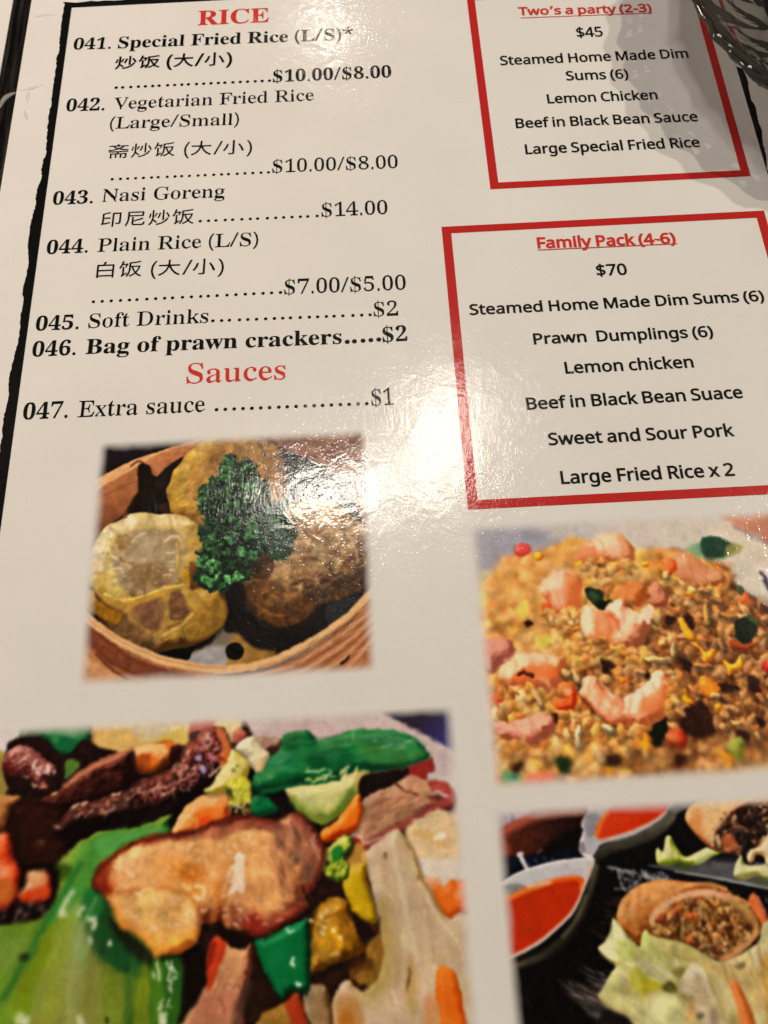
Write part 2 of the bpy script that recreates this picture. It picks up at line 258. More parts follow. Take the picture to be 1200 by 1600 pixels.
# outlines of the type, thousandths of the body size
GLYPH_DATA = r"""
b$ 384 170,-39 170,33 98,39 42,55 42,112 100,93 170,85 170,220 112,241 73,266 49,299 42,341 50,385 76,419 117,441 170,451 170,510 213,510 213,451 278,444 331,426 313,377 266,392 213,400 213,265 287,238 313,222 331,202 343,178 347,148 338,105 312,72 269,48 213,36 213,-39|170,280 170,399 138,393 117,382 104,366 99,346 103,322 115,305 136,291|213,88 247,95 271,106 284,123 289,144 285,166 273,182 250,195 213,206
r$ 366 172,-39 172,33 122,37 57,55 42,84 42,112 94,93 186,85 172,112 172,193 186,220 128,241 88,266 79,282 59,299 48,341 59,385 79,402 92,419 133,441 172,451 172,510 211,510 211,451 256,446 315,426 306,402 313,377 270,392 211,400 211,292 197,265 284,230 297,222 335,178 340,148 330,105 308,88 296,72 241,42 210,36 211,-39|172,280 172,399 127,393 109,382 98,366 93,346 97,322 107,305 124,291 138,286|211,88 259,95 279,106 290,123 295,144 291,166 281,182 248,201 211,206
b( 201 126,-106 81,-43 51,28 33,104 27,184 33,265 51,342 81,415 126,480 181,480 140,413 110,340 93,264 87,185 93,108 110,32 140,-40 181,-106
r( 183 131,-106 88,-43 57,28 37,131 33,184 45,290 57,342 88,415 131,480 176,480 134,413 98,315 86,264 82,159 86,108 114,8 133,-40 175,-106
b) 201 21,-106 62,-40 91,32 109,108 115,185 109,264 91,340 61,413 20,480 76,480 120,415 151,342 169,265 175,184 169,104 151,28 120,-43 76,-106
r) 183 26,-106 68,-40 104,57 115,108 119,211 115,264 88,365 68,413 26,480 70,480 114,415 144,342 164,238 168,184 156,79 144,28 114,-43 71,-106
b* 370 131,208 71,240 150,346 28,356 37,418 165,381 150,510 216,510 203,381 332,418 341,356 218,346 298,240 240,208 183,326
r* 352 131,208 81,240 138,325 159,346 28,356 31,377 46,397 37,418 120,389 166,381 158,510 208,510 202,381 248,389 332,418 326,397 338,377 341,356 208,346 229,325 288,240 240,208 226,255 200,302 179,326 143,255
b. 180 89,-9 74,-7 60,1 51,15 48,36 51,57 60,71 74,79 89,81 106,79 119,71 129,57 132,36 129,15 119,1 106,-7
r. 162 89,-9 74,-7 67,1 61,36 67,71 74,79 89,81 105,79 113,71 118,57 118,15 113,1 105,-7
b/ 250 7,0 185,480 243,480 64,0
r/ 232 13,0 191,480 237,480 59,0
b0 375 188,-7 133,1 91,24 60,61 39,111 27,171 23,241 27,311 39,371 60,420 91,456 133,479 189,486 242,479 283,456 314,419 336,370 348,310 353,240 348,171 336,110 314,61 283,24 241,1|188,37 219,50 237,91 246,155 248,240 246,326 237,390 219,429 189,443 157,429 139,390 130,326 127,240 130,155 139,91 157,50
r0 357 188,-7 153,1 106,24 74,61 55,111 43,195 40,241 47,331 55,371 74,420 106,456 153,479 189,486 222,479 267,456 300,419 320,370 333,287 335,240 328,151 320,110 300,61 267,24 221,1|170,37 219,44 232,50 251,91 264,183 266,240 259,347 251,390 233,429 206,443 156,436 143,429 124,390 112,297 109,240 117,134 124,91 143,50
b1 375 65,0 65,36 135,38 146,45 152,58 154,416 108,365 87,351 67,346 52,349 40,359 31,375 28,396 74,412 132,447 179,482 254,482 254,79 261,47 271,38 343,36 343,0
r1 357 65,0 65,36 151,38 166,45 170,79 170,416 121,399 86,351 67,346 52,349 47,359 46,396 153,447 190,482 243,482 235,453 237,108 241,47 255,38 343,36 343,0
b2 375 24,0 24,69 123,171 187,245 206,277 218,307 224,338 226,371 223,405 212,427 196,441 174,445 145,438 126,416 116,380 112,329 77,333 50,344 32,365 26,396 30,419 43,441 63,459 92,474 129,483 174,486 240,479 288,456 318,421 328,375 319,329 291,281 238,220 87,74 244,74 263,77 279,86 292,101 305,141 345,141 341,0
r2 357 24,0 24,69 111,150 181,226 207,261 225,292 236,322 241,355 239,405 229,427 213,441 174,445 128,438 110,416 103,380 104,354 112,329 78,333 58,344 44,365 41,396 46,419 60,441 79,459 108,474 110,478 151,485 196,484 224,479 273,456 301,421 311,375 304,329 279,281 208,199 81,74 274,77 287,86 296,101 306,141 343,141 336,85 343,56 341,0
b3 375 163,-7 117,-4 81,5 53,18 34,35 23,54 19,74 23,96 36,113 54,123 76,126 82,89 99,62 125,46 158,40 180,42 199,49 216,61 230,79 238,105 241,139 234,174 214,202 181,221 137,227 95,227 95,269 140,269 178,275 204,296 220,327 225,367 221,400 211,424 193,440 169,445 148,441 133,430 122,413 116,391 111,341 75,345 47,356 30,374 24,401 34,434 62,461 108,480 173,486 237,479 286,458 317,423 328,377 320,335 298,301 265,275 225,256 279,238 305,222 326,201 340,174 345,138 341,101 329,70 312,44 288,25 261,10 230,1
r3 357 140,-5 99,0 69,18 50,35 36,54 29,74 29,96 38,113 54,123 76,126 75,89 88,62 109,46 158,40 203,42 220,49 235,61 247,79 255,105 258,139 252,174 233,202 204,221 111,227 111,269 140,269 191,275 218,296 235,327 242,367 238,400 229,424 212,440 169,445 130,441 116,430 107,413 102,391 102,366 111,341 76,345 55,356 43,374 39,401 51,434 78,461 133,480 130,482 173,486 215,481 270,458 281,440 299,423 310,377 304,335 284,301 251,275 201,256 264,238 307,201 322,174 327,138 323,101 311,70 284,35 259,18 208,-2
b4 375 121,0 121,36 161,38 179,44 191,58 195,84 195,125 9,125 9,166 199,480 293,480 293,169 363,169 363,125 293,125 293,84 297,58 309,44 327,38 357,36 357,0|56,169 195,169 196,351 199,416 146,319
r4 357 137,0 137,36 177,38 202,44 209,58 211,125 9,125 9,166 157,407 193,431 215,480 278,480 270,423 278,395 277,169 363,169 363,125 277,125 279,58 285,44 311,38 341,36 341,0|53,169 211,169 214,416 187,394
b5 375 165,-7 119,-4 84,5 58,18 40,35 30,54 27,75 31,95 42,109 59,118 81,121 88,83 97,66 111,52 130,43 154,40 176,43 195,50 212,63 226,83 234,111 237,148 231,192 213,223 184,241 146,247 103,243 71,235 40,247 62,480 316,480 319,357 281,357 275,380 267,399 258,404 105,406 94,281 126,288 168,291 238,282 293,256 328,211 340,148 336,108 324,75 306,48 282,27 255,12 226,1
r5 357 142,-5 102,1 100,5 74,18 41,54 35,75 36,95 44,109 59,118 81,121 82,83 88,66 100,52 115,43 154,40 198,43 215,50 230,63 243,83 251,111 254,148 248,192 231,223 206,241 146,247 99,243 87,239 93,235 56,241 59,276 50,305 58,392 72,421 78,480 300,480 302,406 316,382 318,357 282,357 271,399 264,404 101,406 90,281 126,288 168,291 215,285 277,256 290,233 310,211 323,148 319,108 307,75 267,27 240,12 202,1 205,-1
b6 375 197,-7 150,-1 109,18 76,49 51,93 35,151 30,222 33,275 42,325 57,370 77,409 104,441 137,466 176,481 222,486 261,484 291,476 313,464 329,449 338,431 340,412 336,393 322,376 298,364 260,360 256,400 243,434 232,443 216,447 180,435 152,401 134,345 125,269 161,286 186,292 218,294 273,285 315,258 343,214 352,155 342,90 313,38 264,5|199,38 222,44 239,64 251,98 255,148 250,196 238,228 219,247 193,253 174,251 154,243 125,221 131,138 147,81 170,48
r6 357 197,-7 164,-1 125,18 91,49 66,93 51,151 46,222 56,249 48,275 56,325 70,370 89,409 118,441 153,466 193,481 222,486 276,480 275,476 298,464 313,449 323,431 327,412 325,393 315,376 296,364 260,360 268,400 258,434 248,443 198,447 168,435 141,401 121,345 110,269 159,278 186,292 218,294 245,290 278,271 315,258 313,236 327,214 336,155 327,90 295,38 273,21 240,5 242,1|180,38 237,44 253,64 265,98 270,148 266,196 254,228 236,247 193,253 158,251 132,243 110,221 116,138 133,81 155,48
b7 375 111,0 289,406 113,406 86,398 74,372 70,338 30,338 33,480 353,480 353,447 168,0
r7 357 117,0 293,406 102,406 81,398 72,372 68,338 31,338 35,395 32,423 33,480 353,480 353,447 162,0
b8 375 183,-7 132,-2 91,11 60,31 38,57 25,88 20,122 27,162 47,193 79,219 119,242 83,267 57,296 41,327 36,364 39,395 50,423 70,449 99,469 140,482 191,486 254,478 299,453 325,415 334,369 328,333 310,305 281,282 244,260 296,230 330,199 349,166 355,127 344,71 310,29 256,2|203,283 224,298 239,317 247,340 250,370 243,407 222,436 206,444 187,447 163,442 145,426 134,402 130,372 135,341 149,318 172,300|187,32 218,37 241,55 257,82 262,116 256,146 239,170 208,192 164,216 143,199 126,178 115,152 111,120 116,84 132,56 156,38
r8 357 183,-7 147,-2 107,11 52,57 39,88 34,122 41,162 62,193 95,219 135,242 99,267 86,281 58,327 51,364 54,395 65,423 86,449 115,469 154,482 191,486 233,481 283,453 312,415 322,369 316,333 298,305 270,282 228,260 280,230 314,199 318,183 331,166 340,127 329,71 294,29 232,-1|214,283 235,298 250,317 259,340 262,370 255,407 236,436 222,444 187,447 147,442 130,426 119,402 115,372 119,341 132,318 165,291|187,32 234,37 255,55 271,82 276,116 272,146 257,170 231,192 202,204 150,216 129,199 112,178 101,152 97,120 102,84 117,56 139,38
bB 443 16,0 16,17 45,22 62,32 72,51 75,82 75,369 69,412 62,425 51,433 15,439 15,455 220,455 284,451 333,439 368,418 389,388 396,351 384,302 348,268 287,247 360,223 404,185 418,132 407,76 371,35 314,9 238,0|182,252 234,257 263,272 279,301 285,345 281,385 269,412 248,428 216,434 198,432 188,425 182,391|222,24 259,30 283,49 296,81 301,128 295,176 277,208 245,225 182,231 184,46 190,33 202,26
rB 425 32,0 16,17 86,32 92,67 93,369 90,412 85,425 67,433 15,439 31,455 284,451 333,439 333,428 350,418 370,388 377,351 366,302 333,268 271,247 341,223 384,185 398,132 387,76 353,35 331,26 333,17 314,9 210,0|164,252 246,257 277,272 297,301 304,345 300,385 287,412 265,428 216,434 182,432 165,425|222,24 276,30 300,49 316,81 322,128 314,176 294,208 264,225 164,231 163,65 167,33 187,26
bC 468 257,-11 193,-3 137,20 91,56 56,104 34,162 26,228 34,294 56,351 92,399 139,435 195,458 259,465 309,459 388,435 408,443 419,465 437,465 437,308 420,308 392,364 356,407 313,434 265,443 222,435 187,409 163,365 149,304 144,226 149,153 165,97 192,56 230,32 278,24 318,29 358,45 395,71 428,106 447,89 395,33 332,0
rC 450 257,-11 214,-6 215,-3 153,20 108,56 74,104 54,162 47,228 54,294 74,351 106,399 151,435 217,458 217,460 259,465 332,446 391,435 408,443 419,465 437,465 437,439 422,413 434,361 437,308 420,308 395,364 367,407 335,434 265,443 209,435 175,409 147,365 135,325 127,278 123,226 129,153 147,97 175,56 211,32 278,24 327,29 361,45 396,71 428,106 447,89 388,33 307,-3
bD 496 20,0 20,17 47,21 63,30 71,46 74,75 74,374 71,407 61,426 43,435 15,439 15,455 222,455 296,449 357,429 405,396 440,351 461,295 468,228 459,146 430,82 382,36 315,9 228,0|222,24 262,30 295,47 319,75 343,139 351,229 345,303 330,360 305,401 269,425 223,433 202,431 190,423 184,409 184,48 190,34 202,27
rD 478 36,0 20,17 87,30 92,75 90,407 85,426 15,439 31,455 246,453 296,449 337,436 339,429 389,396 422,351 441,295 447,228 438,146 411,82 364,36 338,27 337,18 315,9 199,0|222,24 280,30 311,47 337,75 363,139 371,229 365,303 348,360 320,401 284,425 223,433 186,431 167,423 163,100 167,34 186,27
bE 442 14,0 14,17 44,20 62,30 72,48 75,78 75,369 72,405 62,425 44,435 16,439 16,455 399,455 399,320 383,320 369,373 340,406 295,424 232,430 200,428 191,424 186,417 183,388 183,246 232,252 259,269 277,300 288,345 304,345 304,118 287,118 282,154 273,181 259,201 241,213 216,220 183,222 185,47 192,35 206,29 276,30 313,39 345,53 371,75 393,105 411,143 430,143 402,0
rE 424 14,0 14,17 44,20 78,30 92,48 92,405 86,425 16,439 16,455 399,455 399,428 393,401 399,374 399,320 383,320 369,373 346,406 312,424 184,428 168,424 164,388 164,246 242,252 262,269 277,300 288,345 304,345 304,288 299,260 288,232 299,203 304,175 304,118 287,118 282,154 273,181 262,201 248,213 229,220 164,222 164,67 169,35 191,29 253,29 329,39 353,53 374,75 393,105 411,143 430,143 418,86 407,57 384,29 402,0
bF 404 15,0 15,17 45,23 62,34 72,53 75,84 75,375 71,405 61,423 43,433 14,439 14,455 394,455 394,320 377,320 369,357 355,385 336,406 310,420 275,428 200,429 186,421 182,398 182,247 229,253 256,270 274,301 284,347 302,347 302,118 285,118 274,168 257,200 229,218 182,224 182,81 188,43 196,31 210,24 257,17 257,0
rF 386 31,0 31,17 60,23 86,34 92,68 90,229 93,346 91,405 84,423 14,439 14,455 394,455 378,428 388,401 394,374 394,320 377,320 369,357 356,385 342,406 322,420 275,428 184,429 164,421 164,247 238,253 259,270 274,301 284,347 302,347 302,289 286,232 297,204 302,175 302,118 285,118 274,168 259,200 238,218 164,224 166,43 194,24 241,17 241,0
bG 508 268,-10 200,-3 141,19 93,55 57,103 35,161 28,229 35,295 57,352 93,399 139,435 195,458 257,465 311,459 388,436 406,443 419,465 437,465 437,308 420,308 403,346 382,379 357,406 329,426 299,439 267,443 224,435 189,409 165,366 151,305 146,228 154,135 180,67 206,37 238,19 275,13 308,16 328,27 339,45 343,71 343,128 339,154 329,170 309,179 275,182 275,198 500,198 500,182 473,179 457,171 449,155 446,29 357,0
rG 490 268,-10 223,-5 156,19 109,55 76,103 62,142 49,229 55,295 75,352 107,399 152,435 218,458 216,460 257,465 391,436 406,443 419,465 437,465 437,439 422,413 435,360 437,308 420,308 387,379 368,406 347,426 336,433 267,443 211,435 177,409 149,366 131,305 127,254 135,135 164,67 192,37 222,19 275,13 325,16 349,27 357,45 360,99 358,154 352,170 325,179 291,182 291,198 485,198 485,182 457,179 434,171 429,128 426,29 342,0
bI 261 13,0 13,17 42,23 61,32 72,49 75,75 75,387 72,412 63,427 45,435 13,439 13,455 244,455 244,439 214,435 196,427 186,412 183,387 183,77 187,44 194,34 206,26 246,17 246,0
rI 243 29,0 29,17 58,23 77,32 92,49 92,412 87,427 60,435 29,439 29,455 229,455 229,437 199,435 172,427 166,412 164,77 170,34 190,26 226,22 230,17 230,0
bL 426 15,0 15,17 45,22 62,32 72,50 75,81 75,379 71,407 62,425 44,434 16,439 16,455 250,455 250,439 208,434 196,427 188,416 182,379 182,83 185,47 191,37 200,31 234,28 278,31 315,40 345,56 370,80 391,112 409,154 427,154 402,0
rL 408 15,0 15,17 45,22 78,32 91,50 91,407 86,425 60,434 32,439 32,455 234,455 234,439 192,434 166,416 164,83 168,37 184,31 234,28 278,31 329,40 352,56 372,80 391,112 409,154 427,154 419,103 390,26 402,0
bN 494 403,-11 107,350 107,79 110,49 119,31 136,21 167,17 167,0 18,0 18,17 54,23 65,30 71,41 76,79 76,388 36,433 18,439 18,455 156,455 391,169 391,377 386,414 379,425 369,431 331,439 331,455 480,455 480,439 450,434 433,425 425,407 422,377 422,-11
rN 476 403,-11 315,124 289,147 141,327 107,350 109,49 114,31 124,21 151,17 151,0 34,0 36,20 65,23 73,41 76,332 92,360 92,388 52,433 34,439 34,455 141,455 357,191 391,169 389,396 384,425 379,431 350,435 347,439 347,455 464,455 464,439 436,434 429,425 422,377 422,168 406,138 400,108 422,-11
bP 418 15,0 15,17 45,22 62,32 72,50 75,81 75,379 71,406 62,424 44,434 16,439 16,455 214,455 287,452 336,440 366,422 390,398 404,367 409,332 398,280 367,240 314,214 242,206 182,206 182,81 185,50 194,32 212,22 242,17 242,0|182,230 244,235 272,253 287,283 292,329 288,375 275,406 252,425 216,431 199,429 189,424 184,414
rP 400 31,0 31,17 60,22 86,32 92,65 90,230 93,349 91,406 85,424 16,439 32,455 287,452 336,440 351,431 347,422 370,398 384,367 388,332 379,280 347,240 299,214 266,208 164,206 164,65 170,32 196,22 227,20 226,0|164,230 264,235 289,253 307,283 313,329 308,375 293,406 271,425 216,431 184,429 166,424
bR 473 15,0 15,17 45,22 62,32 72,50 75,81 75,379 71,406 62,424 44,434 16,439 16,455 217,455 305,448 367,426 405,388 417,334 406,285 372,248 315,224 432,50 452,26 463,19 480,17 480,0 338,0 201,212 182,212 182,81 185,50 194,32 212,22 242,17 242,0|182,234 249,240 280,258 298,290 304,336 295,389 268,421 224,431 202,429 190,422 184,409
rR 455 31,0 31,17 60,22 86,32 92,65 90,230 93,349 91,406 85,424 16,439 32,455 246,453 305,448 347,433 347,426 386,388 397,334 387,285 353,248 299,224 310,199 428,26 464,17 464,0 354,0 339,24 331,47 223,212 164,212 164,65 170,32 196,22 227,20 226,0|164,234 266,240 297,258 316,290 323,336 314,389 286,421 224,431 186,429 167,422
bS 390 43,-11 43,158 62,158 83,94 111,50 149,24 197,15 231,20 257,36 273,60 279,89 265,129 225,160 163,191 112,221 77,253 56,289 50,332 54,370 67,403 88,429 115,449 148,462 185,466 229,461 300,445 313,450 320,466 339,466 339,319 322,319 310,354 293,385 272,410 248,429 222,441 194,445 163,440 140,426 125,406 120,380 124,356 137,336 159,319 290,253 317,233 337,211 350,188 357,162 359,133 354,93 339,58 314,29 281,8 240,-6 192,-10 158,-8 85,12 69,7 61,-11
rS 372 43,-11 59,17 48,74 43,158 62,158 81,94 103,50 132,24 197,15 240,20 264,36 282,60 289,89 280,129 249,160 199,180 128,221 93,253 72,289 76,310 64,332 63,370 73,403 93,429 131,449 154,456 166,464 185,466 229,461 301,445 313,450 320,466 339,466 319,437 331,407 339,348 339,319 322,319 296,385 280,410 262,429 242,441 194,445 157,440 135,426 119,406 112,380 115,356 124,336 152,311 274,253 302,233 321,211 334,188 333,162 342,133 343,93 331,58 306,29 265,8 225,-6 192,-10 142,-4 141,1 114,9 83,12 69,7 61,-11
bV 428 212,-13 44,381 22,420 8,432 -14,439 -14,455 211,455 211,439 166,432 156,423 152,410 161,378 259,143 348,377 355,409 351,423 342,432 299,439 299,455 442,455 442,439 423,436 408,427 395,411 230,-13
rV 410 212,-13 196,40 179,118 47,420 24,432 2,439 2,455 195,455 195,439 189,435 150,432 130,410 228,169 259,143 352,393 356,423 351,432 320,435 315,439 315,455 426,455 426,439 407,436 382,383 291,145 258,119 238,14 230,-13
ba 344 255,-10 226,-5 208,10 200,35 151,2 95,-9 64,-4 40,11 25,34 20,63 31,104 63,136 119,164 199,190 196,266 187,282 171,292 148,296 115,290 104,274 123,231 120,215 110,202 95,194 77,191 59,194 45,203 36,218 33,236 37,259 49,278 69,295 95,308 126,316 162,318 223,312 263,292 285,259 293,210 295,40 304,34 320,42 329,28 294,-1|151,34 174,41 199,63 199,169 154,151 127,123 118,84 126,46
ra 326 255,-10 232,-5 225,10 223,35 160,19 123,-3 95,-9 72,-4 46,34 37,63 45,104 74,136 127,164 193,181 214,190 213,241 209,266 199,282 185,292 148,296 110,290 98,274 109,231 102,202 94,194 77,191 60,194 53,203 47,236 48,259 55,278 77,295 110,308 110,312 144,317 203,314 202,312 249,292 272,259 278,210 273,181 278,151 278,62 273,40 287,34 320,42 283,-1|129,34 195,41 214,63 214,169 169,160 147,151 116,123 103,84 109,46
bc 293 156,-10 119,-5 87,11 59,35 38,68 24,106 19,150 25,196 40,237 64,271 96,297 133,313 175,319 218,314 250,298 271,275 277,245 275,228 266,215 253,207 236,204 214,209 201,225 197,271 190,290 169,297 138,285 118,248 112,187 118,123 137,76 166,48 204,38 239,47 271,72 285,60 248,21 205,-2
rc 275 156,-10 130,-5 122,3 102,11 75,35 68,52 56,68 41,106 35,150 38,196 51,237 72,271 105,297 137,305 154,316 175,319 204,314 214,306 234,298 252,286 261,275 266,245 260,215 253,207 236,204 217,209 211,225 207,271 199,290 160,297 132,285 109,248 101,208 99,166 103,123 120,76 146,48 204,38 239,47 255,59 247,72 285,60 232,21 190,-2
bd 370 140,-10 107,-5 78,10 53,35 35,66 23,104 19,147 24,196 36,237 55,272 81,297 112,313 146,318 189,309 223,280 223,401 220,419 212,430 198,437 176,439 176,455 319,455 319,75 325,41 335,32 353,28 353,11 294,6 223,-10 223,39 188,2|171,28 187,31 202,41 215,56 223,76 223,242 217,257 206,270 191,278 174,281 147,273 130,250 121,210 118,153 120,98 130,58 146,36
rd 352 140,-10 113,-5 99,10 68,35 50,66 39,104 35,147 39,196 50,237 70,272 104,297 119,313 146,318 175,309 183,294 238,280 236,419 230,430 219,437 192,439 192,455 303,455 301,426 303,41 329,28 329,11 223,-10 247,14 241,39 190,21 164,-4|152,28 187,31 224,41 233,56 238,76 238,242 234,257 226,270 214,278 156,281 133,273 117,250 106,210 102,153 105,98 115,58 131,36
be 301 154,-10 117,-5 85,10 58,35 37,69 24,109 19,157 24,201 38,240 59,273 87,298 120,313 157,318 209,309 249,280 274,234 283,166 117,166 127,97 154,56 199,42 237,53 270,86 285,73 248,27 205,-1|116,192 201,192 199,252 193,277 181,292 161,297 136,286 121,255
re 283 154,-10 126,-5 119,3 100,10 73,35 70,52 55,69 41,109 36,157 39,201 50,240 68,273 97,298 123,305 129,313 157,318 183,314 222,294 243,280 264,234 269,194 267,166 101,166 110,97 135,56 184,42 222,48 237,53 270,86 285,73 263,50 179,-5|101,192 213,192 210,233 199,277 185,292 151,297 129,286 111,255
bf 214 15,0 15,16 40,22 50,35 52,73 52,277 16,277 16,310 52,310 52,353 60,400 85,436 123,457 174,465 212,460 240,446 257,425 263,400 260,381 252,367 239,358 224,355 208,358 195,365 187,376 185,391 197,433 193,441 180,443 163,440 153,430 148,390 148,310 203,310 203,277 148,277 148,65 150,40 158,26 173,18 199,16 199,0
rf 196 31,0 31,16 62,22 67,35 68,277 32,277 32,310 68,310 68,353 74,400 95,436 139,457 174,465 201,460 207,453 224,446 250,425 253,400 245,367 239,358 224,355 208,358 201,365 195,391 202,433 197,441 180,443 154,440 143,430 134,390 132,310 188,310 188,277 132,277 132,65 138,26 158,18 184,16 184,0
bg 327 146,-140 89,-136 48,-122 22,-100 14,-75 28,-46 69,-26 35,-1 24,30 28,54 42,74 67,92 102,110 58,135 31,169 22,212 27,242 40,268 60,289 88,305 120,315 157,318 196,315 233,304 317,304 317,268 268,268 286,237 291,203 288,176 276,151 258,131 234,116 205,106 126,102 112,94 104,84 101,71 111,55 141,49 223,47 259,40 285,29 303,13 312,-9 316,-37 305,-80 272,-113 219,-133|157,124 178,130 190,146 197,173 199,211 197,249 190,276 178,292 157,297 137,292 124,276 117,249 114,211 117,173 124,146 137,130|161,-116 218,-111 252,-94 263,-66 260,-51 249,-41 231,-36 97,-34 79,-52 73,-73 79,-89 95,-103 122,-113
rg 309 146,-140 109,-136 63,-122 31,-100 21,-75 33,-46 52,-36 84,-26 67,-13 35,-1 29,15 39,30 49,74 69,92 86,101 124,110 68,135 44,169 37,212 40,242 52,268 71,289 131,315 157,318 184,315 217,304 301,304 301,286 292,268 257,268 272,237 277,203 273,176 263,151 246,131 218,116 185,106 124,102 110,94 100,84 94,71 99,55 141,49 223,47 241,44 303,13 297,-9 306,-59 302,-80 287,-96 265,-113 203,-133|146,124 189,130 203,146 211,173 214,211 209,249 213,276 193,292 145,297 127,292 113,276 103,249 100,211 103,173 113,146 128,130|223,-111 253,-94 266,-66 264,-51 257,-41 243,-36 93,-34 74,-52 67,-73 72,-89 86,-103 109,-113
bi 198 101,362 81,366 65,376 54,393 50,412 54,432 65,449 81,460 101,463 120,460 137,449 147,432 151,412 147,393 136,376 120,366|18,0 18,16 35,19 45,26 51,37 52,252 47,285 37,291 20,293 21,310 148,310 148,56 154,26 164,19 180,16 180,0
ri 180 101,362 83,366 75,376 67,412 75,449 83,460 101,463 118,460 127,449 135,412 132,393 126,376 118,366|34,0 34,16 58,19 67,37 68,252 64,285 56,291 44,293 46,310 125,310 131,282 133,56 136,26 141,19 164,16 164,0
bk 359 17,0 17,16 35,19 45,26 51,38 52,398 47,429 38,436 20,439 21,455 148,455 148,169 240,264 244,278 235,290 206,293 206,310 345,310 345,293 308,284 275,260 222,209 346,34 360,21 376,16 376,0 211,0 211,16 234,20 239,32 232,49 163,147 148,134 148,56 154,26 164,19 180,16 180,0
rk 341 33,0 33,16 58,19 67,38 68,369 64,429 56,436 44,439 46,455 124,455 131,427 132,169 177,188 189,208 242,264 249,278 249,290 221,293 221,310 329,310 327,289 300,284 221,209 237,165 337,21 360,16 360,0 227,0 227,16 256,20 258,32 180,147 132,134 136,26 141,19 164,16 164,0
bl 199 18,0 18,16 35,19 45,26 51,37 52,398 47,429 38,436 20,439 20,455 148,455 148,56 154,26 164,19 180,16 180,0
rl 181 34,0 34,16 58,19 67,37 68,369 64,429 57,436 44,439 46,455 125,455 131,427 136,26 141,19 164,16 164,0
bm 554 18,0 18,16 35,19 45,26 51,37 52,253 46,284 36,291 19,294 19,310 146,310 146,265 188,305 237,318 277,312 305,293 320,261 364,304 418,318 465,306 494,271 504,212 504,56 510,26 520,19 536,16 536,0 377,0 377,16 393,19 403,26 410,56 410,217 404,258 394,268 377,271 349,263 324,237 324,56 331,26 340,19 356,16 356,0 199,0 199,16 215,19 225,26 232,56 232,217 226,258 216,268 199,271 170,262 146,235 146,56 152,27 162,19 177,16 177,0
rm 536 34,0 34,16 58,19 67,37 71,253 62,284 55,291 42,294 44,310 123,310 131,265 183,285 206,305 237,318 268,312 280,293 297,277 304,261 351,276 374,290 382,304 418,318 442,312 449,306 456,289 476,271 486,231 492,26 497,19 520,16 520,0 393,0 393,16 416,19 421,26 425,56 425,217 418,258 410,268 375,271 318,250 309,237 313,26 318,19 340,16 340,0 215,0 215,16 238,19 243,26 246,56 244,237 246,258 233,268 197,271 149,262 131,235 131,56 135,27 139,19 162,16 162,0
bn 381 18,0 18,16 35,19 45,26 51,37 52,253 46,284 36,291 19,294 19,310 148,310 148,267 190,306 243,318 292,306 321,271 330,212 332,38 337,26 347,19 363,16 363,0 202,0 202,16 228,26 235,56 235,217 229,258 219,268 203,271 173,262 148,235 148,56 154,26 164,19 180,16 180,0
rn 363 34,0 34,16 58,19 67,37 71,253 63,284 55,291 43,294 45,310 124,310 132,267 185,286 217,312 243,318 267,312 274,306 282,289 303,271 312,231 315,38 323,19 348,16 348,0 218,0 218,16 247,26 250,56 250,217 244,258 236,268 199,271 151,262 132,235 136,26 141,19 164,16 164,0
bo 336 169,-10 127,-5 90,11 60,37 38,70 24,110 19,154 24,199 38,239 60,272 90,297 127,313 168,318 209,313 245,298 275,273 298,240 312,200 317,154 312,108 298,69 275,36 245,11 210,-5|169,11 193,18 209,39 217,81 220,154 217,227 208,271 192,292 169,299 144,292 128,271 120,227 117,154 120,82 128,39 144,18
ro 318 169,-10 140,-5 129,3 101,11 69,37 50,70 39,110 35,154 39,199 50,239 69,272 99,297 131,305 147,316 168,318 196,313 207,305 236,298 266,273 285,240 297,200 301,154 297,108 285,69 266,36 235,11 206,3 189,-7|179,11 200,18 218,39 230,81 234,178 230,227 217,271 199,292 178,299 137,292 119,271 106,227 102,130 106,82 119,39 137,18
bp 371 17,-139 17,-124 40,-117 50,-101 51,269 46,283 37,291 19,295 19,310 143,310 143,263 166,294 195,313 230,319 264,314 293,298 317,274 335,241 346,203 350,160 346,113 334,72 316,38 291,12 261,-5 227,-10 183,1 148,32 148,-58 152,-99 158,-110 167,-118 197,-123 197,-139|195,28 222,36 239,59 249,99 253,154 250,208 241,248 225,270 199,278 171,267 148,235 148,69 167,38
rp 353 33,-139 33,-124 63,-117 67,-101 72,48 65,269 62,283 54,291 42,295 42,310 121,310 129,263 199,303 205,313 230,319 255,314 301,274 320,241 331,203 334,160 331,113 320,72 301,38 269,12 254,-5 227,-10 205,-5 197,1 188,16 132,32 134,-78 138,-110 144,-118 182,-120 182,-139|194,28 236,36 253,59 264,99 268,154 265,208 255,248 240,270 196,278 141,251 132,235 132,69 147,38
br 287 18,0 18,16 35,19 45,26 51,37 51,273 46,285 37,291 20,293 21,310 146,310 146,252 165,280 187,301 210,314 233,318 258,315 275,304 286,287 289,266 287,248 278,234 265,225 248,222 233,224 222,231 199,257 189,260 175,255 162,241 152,220 149,192 152,37 159,25 173,19 197,16 197,0
rr 269 34,0 34,16 65,26 69,224 73,252 63,285 55,291 43,293 44,310 121,310 129,281 131,252 171,266 215,314 233,318 254,315 262,304 274,266 275,248 271,234 264,225 248,222 233,224 213,257 188,260 143,241 136,220 133,56 139,25 182,16 182,0
